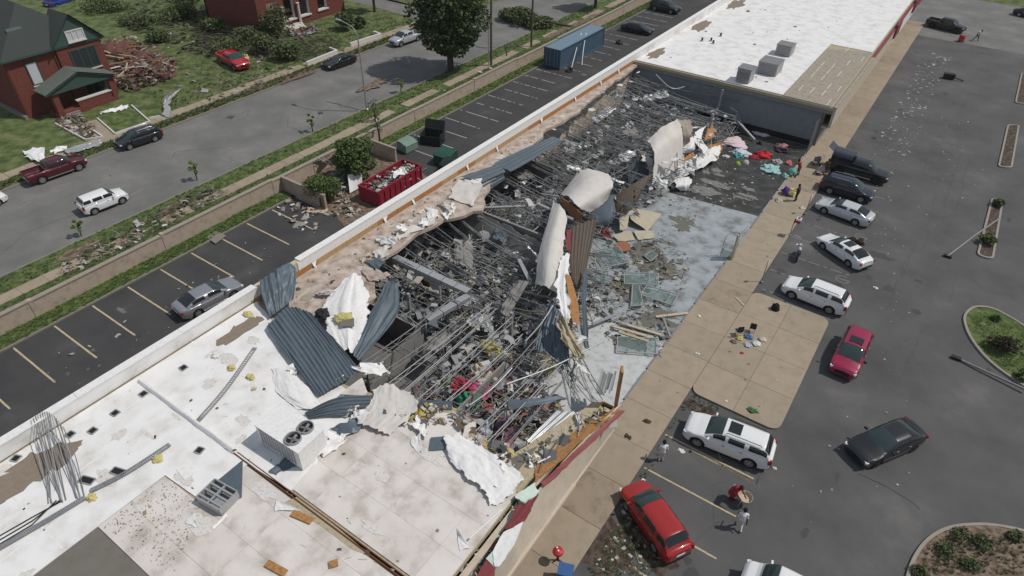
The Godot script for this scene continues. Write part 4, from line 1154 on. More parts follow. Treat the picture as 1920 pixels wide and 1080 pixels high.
	var rear_bits := [[[[858, 337], [906, 343], [842, 372], [890, 386]], "membrane_tan", "tan membrane scrap hanging off the rear edge of the hole"], [[[862, 342], [900, 336], [866, 350], [902, 348]], "membrane_clean", "white membrane scrap lying on the tan rear scrap"], [[[800, 389], [820, 392], [802, 410], [822, 408]], "membrane_clean", "upturned white membrane scrap on the rear roof strip"], [[[740, 437], [814, 404], [746, 449], [820, 416]], "membrane_tan", "long pale membrane scrap along the rear roof strip"], [[[674, 484], [694, 470], [678, 490], [698, 477]], "wood_pale", "pale timber offcut on the rear roof strip"], [[[700, 470], [730, 462], [704, 488], [724, 482]], "membrane_tan", "curled pale scrap beside the timber offcut"], [[[686, 490], [712, 478], [706, 506], [722, 496]], "deck", "square steel scrap at the rear strip's edge"], [[[676, 505], [730, 510], [690, 524], [722, 528]], "pink_tan", "pinkish broken roof board hanging into the hole"], [[[828, 400], [850, 385], [838, 410], [856, 392]], "membrane_clean", "small white scrap lying by the torn rear edge"]]
	for q in rear_bits:
		var c: Array = q[0]
		sheet("roof_scrap", q[2], "roof scrap", M[q[1]], [[[c[0][0], c[0][1], 4.45], [c[1][0], c[1][1], 4.6]], [[c[2][0], c[2][1], 4.4], [c[3][0], c[3][1], 4.45]]], 10, 8, 0.03, 0, 0, 0.14)
	# ducts and fallen members
	duct("pale galvanised air duct running down from the rear strip", g(740, 484, 3.6), g(880, 549, 3.4), 0.55)
	duct("pale galvanised air duct crossing toward the twisted steel sheet", g(878, 556, 3.3), g(800, 602, 3.2), 0.5)
	var pale := [[[877, 391, 3.4], [985, 387, 3.2], "pale steel beam lying across the dark tangle by the leaning wall"], [[1007, 382, 3.9], [1074, 412, 3.9], "white steel beam resting on the beige membrane ridge"], [[973, 487, 3.2], [993, 527, 2.9], "white curved trim beside the beige membrane ridge"], [[895, 406, 3.0], [945, 415, 2.8], "pale bent flashing beside the leaning wall panel"], [[1070, 555, 3.2], [1093, 640, 2.4], "slim pale steel stud beside the tall steel strip"]]
	for q in pale:
		beam_thing("steel_beam", q[2], M.steel_pale, g(q[0][0], q[0][1], q[0][2]), g(q[1][0], q[1][1], q[1][2]), 0.16, 0.14)
	# joists
	var jl := "grey steel bar joist fallen among the tangled rear wreckage"
	var z := -38.2
	while z > -70.6:
		var y0 := 4.0 - maxf(0.0, rnd(-1.5, 0.9)); var y1 := rnd(2.2, 3.4)
		joist(Vector3(rnd(-30.9, -29.6), y0, z), Vector3(rnd(-19.8, -17.2), y1, z + rnd(-1.6, 1.6)), 0.42, jl, "bar joists in the rear wreckage", M.steel if rng.randf() < 0.7 else M.steel_pale, rnd(0.0, 0.5), null, rnd(-0.8, 0.8))
		z -= rnd(0.7, 1.1)
	for i in 20:
		var c := Vector3(rnd(-28, -18), rnd(2.2, 3.4), rnd(-68, -39)); var a := rnd(0, PI)
		var d := Vector3(cos(a), rnd(-0.25, 0.25), sin(a)) * rnd(2.0, 4.0)
		joist(c - d, c + d, 0.4, jl, "bar joists in the rear wreckage", M.steel if i % 3 else M.steel_pale, rnd(0, 0.5), null, rnd(-1.5, 1.5))
	var jn := "slim steel joist still spanning the near end of the hole"
	var x := -22.3
	while x < -11.0:
		joist(Vector3(x, 3.9 + rnd(-0.25, 0.1), -16.6), Vector3(x + rnd(-0.3, 0.5), 3.5 + rnd(-0.5, 0.2), -26.6 + rnd(-1, 1.0)), 0.4, jn, "joists over the near end of the hole", M.steel if rng.randf() < 0.6 else M.steel_pale, rnd(0, 0.2), null, rnd(-0.4, 0.4))
		x += rnd(0.95, 1.5)
	for q in [[-22.6, -20.4, -12.0, -21.2, 3.3], [-22.6, -23.6, -14.0, -24.6, 3.2], [-21.5, -18.6, -16.0, -18.9, 3.4]]:
		joist(Vector3(q[0], q[4], q[1]), Vector3(q[2], q[4] - 0.2, q[3]), 0.5, "deep steel joist crossing under the near joists", "deep joists under the near joists", M.steel, 0.15, null, 0.1)
	for k in 11:
		var zz := -23.2 - k * 1.15
		joist(Vector3(-28.3 + rnd(0, 0.5), 4.0, zz), Vector3(rnd(-22.5, -19.5), rnd(2.6, 3.7), zz + rnd(-0.6, 0.6)), 0.4, "steel joist reaching in from the rear roof strip", "joists reaching in from the rear strip", M.steel if k % 3 else M.steel_pale, rnd(0, 0.4), null, rnd(-0.5, 0.5))
	var jm := "bent steel joist in the wreckage between leaning wall and beige ridge"
	for i in 13:
		var zz := -27.5 - i * 0.7
		joist(Vector3(rnd(-24, -21), rnd(2.0, 3.2), zz), Vector3(rnd(-16.5, -13.5), rnd(2.4, 3.6), zz + rnd(-2.5, 1.0)), 0.38, jm, "joists between leaning wall and beige ridge", M.steel, rnd(0, 0.5), null, rnd(-1, 1))
	var jc := "bent steel joist dangling beneath the beige ridge and canopy end"
	for i in 9:
		var a := g(rnd(1010, 1090), rnd(650, 700), 3.4); var b := g(rnd(1060, 1150), rnd(700, 770), 2.6)
		joist(a, b, 0.36, jc, "joists beneath the ridge and canopy end", M.steel if i % 2 else M.steel_pale, rnd(0, 0.3), null, rnd(-1, 1))
	for q in [[950, 720, 1130, 640], [985, 640, 1045, 560], [880, 760, 960, 690]]:
		var mb := MB.new()
		mb.tube(spline([g(q[0], q[1], 3.8), g((q[0] + q[2]) / 2.0, (q[1] + q[3]) / 2.0 + 6, 3.6), g(q[2], q[3], 3.9)], 8), 0.05, 6)
		solo(mb, "steel_pipe", M.galv, "slim pale steel pipe slung across the near joists", "pipe", "pipes across the near joists")
	for q in [[980, 330, 2.8], [1070, 270, 3.0], [1130, 215, 3.2], [1180, 250, 2.8], [1230, 180, 3.1], [940, 440, 2.6], [870, 480, 2.8], [900, 600, 2.8], [960, 560, 2.6], [820, 640, 2.6], [1100, 320, 2.7], [1160, 180, 3.2]]:
		var c := g(q[0], q[1], q[2]); var an := rnd(0, PI); var fx := Vector3(cos(an), rnd(-0.35, 0.35), sin(an)) * rnd(0.7, 1.5); var fy := Vector3(-sin(an), rnd(-0.4, 0.4), cos(an)) * rnd(0.35, 0.8)
		var mb := MB.new()
		mb.surf(patch([[c - fx - fy, c + fx - fy], [c - fx * 0.9 + Vector3(0, rnd(-0.1, 0.4), 0), c + fx + Vector3(0, rnd(-0.2, 0.4), 0)], [c - fx + fy, c + fx * 0.7 + fy]], 24, 30, 5, 0.03, 0.25, 1), 0.012)
		var kd: Array = pick([["deck", "blue-grey"], ["galv", "silvery"], ["steel_pale", "pale grey"], ["wall_inner", "dull beige-grey"]])
		solo(mb, "bent_deck_scrap", M[kd[0]], kd[1] + " bent deck scrap lying on the tangle inside the hole", "deck scrap", kd[1] + " deck scraps in the hole")
	# steel pile at the canopy end
	for i in 8:
		var a := g(1118 + i * 4, 735 + rnd(-6, 6), 2.0); var b := g(1130 + i * 3.5, 700 + rnd(-8, 6), 2.6)
		var mb := MB.new()
		mb.beam(a, b, 0.12, 0.08)
		solo(mb, "steel_channel", M.galv if i % 3 == 0 else M.steel, "steel channel in the stack against the plywood upright", "steel channel", "steel channels stacked against the plywood upright")
	# rubble
	var greys := [Color(0.17, 0.178, 0.182), Color(0.24, 0.248, 0.252), Color(0.31, 0.317, 0.322), Color(0.12, 0.122, 0.126), Color(0.42, 0.43, 0.435), Color(0.52, 0.52, 0.52), Color(0.2, 0.207, 0.165), Color(0.26, 0.267, 0.267)]
	var r1 := vp([[-30.6, -37], [-20.5, -37], [-18.5, -47], [-17.2, -58], [-17.0, -70.5], [-30.6, -70.5]])
	rubble("rear_wreckage", "dense dark tangle of steel, wire and white scraps in the rear half", r1, 5200, 0.1, 2.0, 0.1, 0.5, greys, [1, 1, 1, 1, 3, 3, 3, 3, 2])
	rubble("white_scraps", "white torn scraps strewn over the dark rear tangle", r1, 170, 1.2, 2.2, 0.1, 0.45, [Color(0.6, 0.6, 0.6), Color(0.5, 0.52, 0.53), Color(0.4, 0.4, 0.38)], [2, 2, 1])
	var r2 := vp([[-25, -23.5], [-14, -24.5], [-15.5, -36.5], [-22, -37], [-27, -33]])
	rubble("middle_wreckage", "tangle of steel, boards and insulation between leaning wall and ridge", r2, 2400, 0.1, 2.2, 0.1, 0.5, greys + [Color(0.3, 0.25, 0.14), Color(0.35, 0.33, 0.3)], [1, 1, 3, 3, 2, 0])
	rubble("rear_shop_wreckage", "grey steel, boards and wire filling the shop below the rear roof strip", vp([[-30.9, -23.3], [-24, -23.3], [-22, -27], [-22, -35.6], [-30.9, -35.8]]), 1500, 0.1, 2.2, 0.12, 0.6, greys + [Color(0.36, 0.32, 0.26), Color(0.4, 0.38, 0.35)], [1, 1, 3, 3, 2, 0])
	var r3 := vp([[-20, -17], [-11.5, -17.5], [-10.6, -20.5], [-12.5, -24.5], [-20, -24.5]])
	rubble("stock_rubble", "burst shop stock and boards under the near joists", r3, 1500, 0.1, 2.0, 0.1, 0.45, greys + [Color(0.3, 0.12, 0.1), Color(0.4, 0.35, 0.28), Color(0.25, 0.06, 0.1), Color(0.12, 0.1, 0.14), Color(0.3, 0.28, 0.12)], [0, 2, 2, 1, 1, 3])
	var r4 := poly([[1110, 470], [1170, 440], [1230, 430], [1290, 480], [1285, 540], [1230, 580], [1260, 610], [1240, 670], [1170, 660], [1110, 610]], 0.1)
	rubble("slab_litter", "wet splintered litter around the window frames on the blue slab", r4, 900, 0.07, 0.22, 0.05, 0.26, [Color(0.1, 0.1, 0.085), Color(0.17, 0.16, 0.13), Color(0.3, 0.28, 0.22), Color(0.07, 0.09, 0.075), Color(0.35, 0.35, 0.32)], [0, 1, 1, 1, 2, 5])
	var r5 := poly([[1240, 380], [1330, 330], [1400, 350], [1420, 385], [1330, 400], [1260, 440]], 0.08)
	rubble("floor_litter", "pale dusty litter where the dark and blue floors meet", r5, 200, 0.07, 0.05, 0.04, 0.2, [Color(0.2, 0.2, 0.16), Color(0.3, 0.3, 0.27), Color(0.45, 0.44, 0.4), Color(0.1, 0.11, 0.07)], [5, 1, 5])
	rubble("dark_floor_litter", "small pale litter scattered over the dark shop floor", poly([[1300, 250], [1480, 290], [1440, 380], [1300, 330]], 0.08), 110, 0.07, 0.04, 0.05, 0.2, [Color(0.3, 0.3, 0.28), Color(0.5, 0.5, 0.48), Color(0.08, 0.08, 0.08)], [5, 1])
	rubble("strip_litter", "small dark scraps scattered on the rear roof strip", vp([[-31, -18], [-28.4, -18], [-28.6, -30], [-28, -40], [-30, -50], [-31, -50]]), 90, 4.3, 0.03, 0.06, 0.22, [Color(0.1, 0.09, 0.08), Color(0.3, 0.27, 0.24), Color(0.55, 0.53, 0.5)], [0, 2, 1])
	rubble("roof_litter", "small dark scraps scattered on the near white and tan roof", vp([[-30.5, 4], [-9.8, 4], [-9.8, -15], [-18, -15], [-24, -15], [-30.5, -16]]), 90, 4.56, 0.02, 0.04, 0.13, [Color(0.1, 0.09, 0.08), Color(0.25, 0.22, 0.19), Color(0.3, 0.28, 0.25), Color(0.4, 0.33, 0.2)], [0, 2, 1])
	rubble("far_roof_litter", "small dark scraps scattered on the far white roof", vp([[-29, -73], [-15, -73], [-15, -105], [-29, -105]]), 28, 4.57, 0.03, 0.08, 0.25, [Color(0.08, 0.08, 0.08), Color(0.25, 0.22, 0.19)], [0, 2, 1])
	# frames and boards on the slab
	frame("aluminium window frame lying flat with a narrow side light on the blue slab", [[1170, 511], [1234, 513], [1234, 534], [1171, 532]], 0.35, 0.75)
	frame("aluminium window frame tilted down beside the flat side light frame", [[1213, 535], [1272, 552], [1260, 572], [1200, 552]], 0.3, 0.8)
	frame("aluminium window frame lying on the white floor near the walk", [[1158, 632], [1234, 634], [1233, 664], [1158, 658]], 0.3, 0.75)
	frame("small bent window frame half buried by brown litter", [[1186, 534], [1198, 536], [1206, 572], [1184, 574]], 0.3, 0.0)
	frame("green framed window lying against the brown corrugated sheet", [[1118, 470], [1160, 462], [1178, 492], [1140, 500]], 0.5, 0.5)
	frame("small aluminium frame by the round brown table top", [[1208, 480], [1222, 470], [1234, 478], [1220, 490]], 0.25, 0.0)
	frame("tangled aluminium frame at the ridge's foot", [[1106, 505], [1140, 500], [1142, 532], [1108, 530]], 0.5, 0.4)
	for q in [[[1174, 386, 0.9], [1242, 401, 0.5], [1183, 411, 0.7], [1213, 433, 0.3], "largest beige board lying on the blue slab"], [[1161, 386, 1.6], [1184, 379, 1.5], [1162, 432, 0.5], [1175, 430, 0.5], "beige board leaning beside the largest beige board"], [[1148, 440, 0.4], [1182, 432, 0.5], [1160, 452, 0.2], [1192, 450, 0.2], "small beige board at the foot of the leaning beige board"], [[1188, 432, 0.4], [1225, 432, 0.3], [1196, 450, 0.2], [1228, 446, 0.2], "pale broken board beyond the small beige board"]]:
		sheet("beige_board", q[4], "board", M.beige_board, [[q[0], q[1]], [q[2], q[3]]], 4, 4, 0.03, 0, 0, 0.03)
	sheet("red_scrap_sheet", "red and white broken sign panel under the blue-grey steel curve", "panel", M.coping_red, [[[1122, 424, 0.8], [1140, 428, 0.8]], [[1128, 442, 0.4], [1148, 448, 0.4]]], 4, 4, 0.03)
	var tt := MB.new()
	tt.lathe([Vector2(0.0, 0.03), Vector2(0.62, 0.03), Vector2(0.64, 0.0), Vector2(0.0, -0.02)], 20, Transform3D(Basis(Vector3.RIGHT, 0.15), g(1168, 462, 0.4)))
	solo(tt, "table_top", mat("table_brown", L(0.3, 0.12, 0.07), 0.6), "round red-brown table top tipped among the litter", "table top")
	for q in [[[1150, 612], [1225, 634], 0.35, "wood_pale"], [[1165, 606], [1240, 628], 0.3, "wood_pale"], [[1160, 622], [1215, 640], 0.4, "insulation"], [[1230, 594], [1290, 587], 0.25, "wood_pale"], [[1110, 608], [1154, 590], 0.5, "steel_pale"], [[1130, 580], [1150, 600], 0.4, "steel_pale"]]:
		var mb := MB.new()
		mb.beam(g(q[0][0], q[0][1], q[2]), g(q[1][0], q[1][1], q[2] - 0.1), 0.22, 0.09)
		solo(mb, "loose_plank", M[q[3]], "pale broken plank among the litter near the white floor", "plank", "planks near the white floor")
	var sp := MB.new()
	sp.beam(g(1244, 598, 0.6), g(1257, 632, 0.2), 0.14, 0.12)
	solo(sp, "steel_stud", M.steel, "dark steel stud lying at the slab edge", "steel stud")
	# door frame left standing at the slab edge
	var db := g(1372, 486, 0.07)
	var df := thing("door_frame", "remains of a shop door frame standing alone at the slab edge", "door frame", db)
	for k in 2:
		var mb := MB.new()
		mb.bx(-0.06, 0, -0.28 + k * 0.34, 0.08, 2.55 - k * 0.05, -0.1 + k * 0.34)
		part(mb, "jamb", M.steel_pale if k == 0 else M.beige_board, df)
	var gl := MB.new()
	gl.bx(-0.95, 0.0, 0.1, -0.05, 0.75, 0.13)
	part(gl, "glass_panel", M.glass_green, df)
	var hd := MB.new()
	hd.tube([Vector3(-0.02, 2.5, -0.2), Vector3(-0.5, 2.4, -0.1), Vector3(-0.9, 2.0, 0.1), Vector3(-0.95, 0.0, 0.12)], 0.03, 6)
	part(hd, "bent_rail", M.galv, df)
	var hp := MB.new()
	hp.tube([Vector3(0.0, 2.45, -0.1), Vector3(0.1, 2.2, -1.2), Vector3(0.0, 1.9, -2.6)], 0.03, 6)
	part(hp, "hanging_trim", M.steel, df)
	# clothing and stock on the dark floor
	for q in [["red clothing heap on the dark shop floor", 1430, 292, 0.75, 0.5, Color(0.5, 0.02, 0.035)], ["white and pink clothing spread by the plywood corner", 1372, 268, 1.5, 0.3, Color(0.62, 0.5, 0.53)], ["pale clothing pile beside the spread pink clothing", 1388, 288, 0.9, 0.3, Color(0.5, 0.55, 0.6)], ["teal and white bundle of clothing near the walk", 1442, 318, 0.95, 0.4, Color(0.3, 0.5, 0.5)], ["teal cloth lump below the pale clothing pile", 1382, 293, 0.5, 0.25, Color(0.08, 0.3, 0.3)], ["dark clothing pile beyond the red heap", 1466, 282, 0.8, 0.4, Color(0.06, 0.05, 0.06)], ["pinkish box shape by the dark clothing pile", 1466, 275, 0.5, 0.35, Color(0.4, 0.2, 0.2)], ["dark red cloth beside the red heap", 1415, 296, 0.5, 0.25, Color(0.28, 0.03, 0.05)], ["pale rubble lump between red heap and walk", 1458, 305, 0.5, 0.3, Color(0.35, 0.33, 0.3)], ["small black bag on the dark floor", 1424, 270, 0.3, 0.3, Color(0.02, 0.02, 0.022)], ["white scrap of board on the dark floor by the far wall", 1428, 251, 0.8, 0.08, Color(0.55, 0.54, 0.52)], ["white folded paper below the teal lump", 1362, 293, 0.35, 0.08, Color(0.6, 0.6, 0.6)]]:
		heap("clothing_pile", q[0], "clothing", g(q[1], q[2], 0.08), Vector3(q[3], q[4], q[3] * 0.75), q[5], "", 0.7)
	for q in [["lime green ball on the dark shop floor", 1383, 308, 0.3, Color(0.24, 0.38, 0.05)], ["beige ball next to the lime green ball", 1398, 306, 0.34, Color(0.42, 0.4, 0.34)]]:
		heap("ball", q[0], "ball", g(q[1], q[2], 0.08), Vector3(q[3], q[3] * 1.2, q[3]), q[4], "", 0.06)
	# stock under the near joists
	for q in [["bright pink stock heap under the near joists", 902, 733, Color(0.6, 0.06, 0.2)], ["green stock heap beside the bright pink one", 878, 750, Color(0.04, 0.25, 0.13)], ["red stock heap behind the green one", 868, 728, Color(0.4, 0.02, 0.05)], ["maroon fabric heap by the broad white membrane", 885, 800, Color(0.1, 0.03, 0.045)], ["purple-grey fabric heap near the shiny steel sheet", 945, 812, Color(0.14, 0.09, 0.11)], ["cream bundle among the near stock", 900, 705, Color(0.45, 0.4, 0.33)], ["pale blue board heap by the maroon fabric", 905, 806, Color(0.42, 0.46, 0.52)], ["yellow insulation heap among the near stock", 920, 655, Color(0.4, 0.36, 0.12)]]:
		heap("stock_heap", q[0], "stock", g(q[1], q[2], 1.3), Vector3(0.7, 0.5, 0.55), q[3], "", 0.8)
	var wt := MB.new()
	var w0 := g(800, 606, 3.6); var w1 := g(822, 614, 3.4); var w2 := g(817, 597, 4.1)
	wt.tri(w0, w1, w2); wt.tri(w0, w2, w1 + Vector3(0.05, 0, 0.05)); wt.tri(w1, w1 + Vector3(0.05, 0, 0.05), w2)
	solo(wt, "white_scrap", M.membrane_clean, "white triangular scrap caught on the steel below the crossing duct", "roof scrap")
	# far wall bits
	for q in [[1293, 118, 1352, 158], [1230, 140, 1290, 160]]:
		var mb := MB.new()
		mb.tube(spline([g(q[0], q[1], 4.2), g((q[0] + q[2]) / 2.0, q[3] + 6, 3.6), g(q[2], q[3], 3.2)], 8), 0.07, 6)
		solo(mb, "bent_pipe", M.steel_pale, "bent pale pipe hanging below the far roof edge", "pipe", "pipes below the far roof edge")
	var cl := MB.new()
	cl.col = Color(0.03, 0.03, 0.032)
	for i in 7:
		var a := g(1440 + i * 2, 178 + i * 0.5, 4.2)
		cl.tube([a, a + Vector3(rnd(-0.2, 0.2), -0.7, 0.1), a + Vector3(rnd(-0.25, 0.25), -1.5 + rnd(-0.4, 0.3), 0.15)], 0.035, 5)
	solo(cl, "cable_tangle", M.cloth, "black cables dangling in front of the far grey wall", "cables", "", "stuff")
	for q in [[1372, 215, 1415, 262, 1.6, "grey steel stud slanting down by the far grey wall"], [1335, 228, 1378, 236, 1.2, "pale plank propped below the far grey wall"]]:
		var mb := MB.new()
		mb.beam(g(q[0], q[1], q[4]), g(q[2], q[3], 0.3), 0.2, 0.16)
		solo(mb, "loose_stud", M.steel_pale, q[5], "stud")
	var flaps := [[640, 745], [700, 700], [560, 700], [610, 655], [690, 640], [620, 545], [760, 430], [840, 385], [800, 420], [720, 455], [880, 820], [940, 850], [800, 800], [1000, 870], [960, 900], [1080, 790], [1050, 520], [1058, 570], [1075, 640], [1095, 690], [1010, 480], [1160, 340], [1210, 300], [1300, 240], [1240, 350], [1255, 300], [700, 780], [760, 790], [655, 700]]
	for q in flaps:
		var c := g(q[0], q[1], 4.62 if q[1] > 690 or q[0] < 850 else 3.6)
		var an := rnd(0, TAU); var fx := Vector3(cos(an), rnd(-0.1, 0.3), sin(an)) * rnd(0.4, 1.1); var fy := Vector3(-sin(an), rnd(0.0, 0.5), cos(an)) * rnd(0.2, 0.6)
		var mb := MB.new()
		mb.surf(patch([[c - fx, c + fx * 0.6], [c - fx * 0.8 + fy + Vector3(0, rnd(0, 0.3), 0), c + fx + fy]], 12, 8, 0, 0, 0.22), 0.012)
		var tan := rng.randf() < 0.33
		solo(mb, "membrane_scrap", M.membrane_tan if tan else M.membrane_clean, ("tan" if tan else "white") + " torn roofing scrap caught along the edge of the hole", "roof scrap", ("tan" if tan else "white") + " roofing scraps along the hole")
	rubble("roof_grit", "dark grit speckled over the tan boards by the fan unit", poly([[190, 985], [310, 892], [375, 945], [360, 1000], [330, 1075], [290, 1060]], 4.56), 420, 4.563, 0.008, 0.012, 0.05, [Color(0.22, 0.19, 0.165), Color(0.32, 0.28, 0.25)], [5])
	roof_things()

func roof_things() -> void:
	# small flat black squares in pale rims
	var vents := [[344, 690], [269, 739], [216, 775], [174, 808], [132, 815], [374, 845], [222, 885], [163, 901], [30, 860]]
	for i in vents.size():
		var q: Array = vents[i]
		var wide := i in [6, 7]
		var o := thing("roof_square", "small flat black square with low pale rim on the white roof" if not wide else "oblong flat black patch with low pale rim on the white roof", "roof pad", g(q[0], q[1], 4.57), 0.05 * i, "small black squares on the white roof" if not wide else "oblong black patches on the white roof")
		var w := 0.19 if not wide else 0.36; var d := 0.18
		for s in [-1.0, 1.0]:
			var a := MB.new(); a.bx(s * w - 0.03, 0, -d, s * w + 0.03, 0.05, d); part(a, "rim", M.steel_pale, o)
			var b := MB.new(); b.bx(-w + 0.031, 0, s * d - 0.03, w - 0.031, 0.05, s * d + 0.03); part(b, "rim", M.steel_pale, o)
		var f := MB.new(); f.bx(-w + 0.03, 0.0, -d + 0.03, w - 0.03, 0.02, d - 0.03); part(f, "black_top", M.tyre, o)
	for q in [[1333, 77], [1316, 77], [1351, 68], [1337, 82]]:
		var o := thing("roof_stub", "short dark pipe stub on the far white roof", "pipe", g(q[0], q[1], 4.57), 0.0, "pipe stubs on the far white roof")
		var a := MB.new(); a.lathe([Vector2(0.12, 0), Vector2(0.12, 0.4), Vector2(0.15, 0.4), Vector2(0.0, 0.45)], 10); part(a, "pipe", M.black_trim, o)
		var b := MB.new(); b.lathe([Vector2(0.22, 0.0), Vector2(0.2, 0.06), Vector2(0.12, 0.1)], 10); part(b, "flange", M.steel_pale, o)
	# big cooling unit with two fans
	var u := thing("cooling_unit", "large white rooftop cooling unit with two round fans", "cooling unit", Vector3(-20.3, 4.57, -11.05), 0.03)
	var bd := MB.new(); bd.bx(-1.5, 0.1, -0.82, 1.5, 1.4, 0.82); part(bd, "casing", M.membrane_clean, u)
	var bs := MB.new(); bs.bx(-1.4, 0, -0.75, 1.4, 0.1, 0.75); part(bs, "base", M.steel, u)
	var lid := MB.new(); lid.bx(-1.54, 1.4, -0.86, 1.54, 1.45, 0.86); part(lid, "lid", M.membrane_clean, u)
	for k in 2:
		var fz := -0.4 + k * 0.8
		var ri := MB.new(); ri.lathe([Vector2(0.4, 1.45), Vector2(0.4, 1.6), Vector2(0.36, 1.6), Vector2(0.35, 1.46)], 22, Transform3D(Basis(), Vector3(0.75, 0, fz)))
		var fan := part(ri, "fan", M.steel_pale, u)
		var ho := MB.new(); ho.lathe([Vector2(0.35, 1.456), Vector2(0.0, 1.456)], 22, Transform3D(Basis(), Vector3(0.75, 0, fz))); part(ho, "fan_well_shade", M.black_trim, fan)  # black disc paints the shade down inside the fan well
		for b in 4:
			var bl := MB.new(); bl.box(Transform3D(Basis(Vector3.UP, b * PI / 2 + 0.3) * Basis(Vector3.RIGHT, 0.3), Vector3(0.75, 1.475, fz) + Basis(Vector3.UP, b * PI / 2 + 0.3) * Vector3(0.16, 0, 0)), Vector3(0.26, 0.01, 0.12)); part(bl, "blade", M.steel, fan)
	for k in 12:
		var lv := MB.new(); lv.bx(-1.3 + k * 0.21, 0.25, 0.82, -1.18 + k * 0.21, 1.3, 0.845); part(lv, "louvre", M.steel_pale, u)
	sheet("scrap_sheet", "crumpled white panel at the near foot of the large cooling unit", "panel", M.membrane_clean, [[[566, 862, 4.62], [610, 820, 5.0], [648, 815, 4.8]], [[580, 872, 4.6], [615, 850, 4.7], [640, 836, 4.62]]], 12, 8, 0.02, 0, 0, 0.2)
	sheet("scrap_sheet", "blue-grey scrap sheet wedged against the large cooling unit", "panel", M.deck, [[[505, 880, 4.64], [540, 852, 4.8]], [[512, 892, 4.6], [558, 872, 4.62]]], 6, 5, 0.02, 0, 0, 0.08)
	# smaller unit without its lid
	var f := thing("fan_unit", "grey open-topped roof fan unit with bare coil cells", "cooling unit", Vector3(-20.72, 4.57, -6.95), 0.12)
	for s in [-1.0, 1.0]:
		var a := MB.new(); a.bx(s * 0.72 - 0.03, 0, -0.55, s * 0.72 + 0.03, 0.5, 0.55); part(a, "side_panel", M.galv, f)
		var b := MB.new(); b.bx(-0.689, 0, s * 0.55 - 0.03, 0.689, 0.5, s * 0.55 + 0.03); part(b, "side_panel", M.galv, f)
	var fl := MB.new(); fl.bx(-0.69, 0.0, -0.52, 0.69, 0.12, 0.52); part(fl, "tray", M.steel, f)
	for k in 3:
		var a := MB.new(); a.bx(-0.69, 0.36, -0.35 + k * 0.34, 0.69, 0.49, -0.26 + k * 0.34); part(a, "crossbar", M.galv, f)
	var cm := MB.new(); cm.bx(-0.08, 0.34, -0.52, 0.02, 0.47, 0.52); part(cm, "crossbar", M.galv, f)
	var bc := MB.new(); bc.bx(0.1, 0.3, 0.02, 0.66, 0.42, 0.5); part(bc, "coil", M.steel_pale, f)
	sheet("scrap_sheet", "blue-grey square lid lying beside the open roof fan unit", "panel", M.deck, [[[405, 903, 4.65], [455, 862, 4.95]], [[432, 940, 4.62], [453, 932, 4.64]]], 4, 4, 0.03)
	var kp := MB.new()
	kp.prism(poly([[330, 880], [355, 866], [372, 884], [346, 900]], 4.575), 4.56, 4.6)
	solo(kp, "roof_patch", M.membrane_clean, "low square curb patched in white beside the fan unit", "roof curb")
	# ladder-like cable trays
	for q in [["narrow grey cable tray across the white roof beyond the wrapped kerb", [[478, 652], [425, 727], [372, 788]]], ["long grey cable tray along the white roof's near half", [[318, 833], [240, 884], [170, 920]]], ["grey cable tray running on below the cable bundle", [[160, 932], [80, 980], [-10, 1032]]]]:
		var pts := []
		for c in q[1]: pts.append(g(c[0], c[1], 4.68))
		var o := thing("cable_tray", q[0], "cable tray", Vector3(pts[1].x, 4.57, pts[1].z))
		var sp := spline(pts, 24)
		for s in [-1.0, 1.0]:
			var rail := []
			for i in sp.size():
				var d: Vector3 = (sp[mini(i + 1, 24)] - sp[maxi(i - 1, 0)]).normalized().cross(Vector3.UP)
				rail.append(sp[i] + d * s * 0.11 - o.position)
			var mb := MB.new(); mb.tube(rail, 0.028, 5); part(mb, "rail", M.steel, o)
		for i in 25 * 2 - 1:
			var p: Vector3 = sp[i / 2] if i % 2 == 0 else (sp[i / 2] + sp[i / 2 + 1]) / 2
			var d: Vector3 = (sp[mini(i / 2 + 1, 24)] - sp[maxi(i / 2 - 1, 0)]).normalized().cross(Vector3.UP) * 0.11
			var mb := MB.new(); mb.beam(p - d - o.position, p + d - o.position, 0.035, 0.03); part(mb, "rung", M.steel_pale, o)
	# bundle of cables dropped over the parapet
	var cb := thing("cable_bundle", "bundle of grey cables dropped over the rear parapet onto the white roof", "cables", g(115, 880, 4.57))
	for i in 15:
		var t := i / 14.0
		var a := g(lerpf(58, 118, t), lerpf(788, 800, t) - 22.0 * sin(t * PI), 5.5)
		var b := g(lerpf(78, 140, t) + rnd(-8, 8), lerpf(860, 858, t), 4.95)
		var c := g(lerpf(98, 162, t) + rnd(-14, 8), lerpf(945, 930, t), 4.62)
		var mb := MB.new()
		var pts := []
		for p in spline([a, b, c], 10): pts.append(p - cb.position)
		mb.tube(pts, 0.022, 5)
		part(mb, "cable", M.steel if i % 3 else M.galv, cb)
	for i in 3:
		var mb := MB.new()
		mb.tube([g(118 - i * 6, 938, 4.62) - cb.position, g(60, 970 + i * 7, 4.61) - cb.position, g(-10, 1010 + i * 8, 4.6) - cb.position], 0.03, 5)
		part(mb, "cable", M.black_trim, cb)
	for q in [[465, 590, 0.32, "yellow-orange foam lump by the rear parapet stain"], [470, 708, 0.28, "orange foam lump beside the upper cable tray"], [434, 691, 0.25, "pale yellow foam lump beside the upper cable tray"], [295, 861, 0.3, "pale yellow foam lump below the long cable tray"], [172, 934, 0.25, "pale yellow foam lump at the foot of the cable bundle"], [404, 668, 0.28, "white vent hood lump near the rear parapet"]]:
		heap("foam_lump", q[3], "foam", g(q[0], q[1], 4.57), Vector3(q[2], 0.18, q[2] * 0.8), Color(0.5, 0.44, 0.2) if q[0] != 404 else Color(0.65, 0.65, 0.63), "", 0.5)
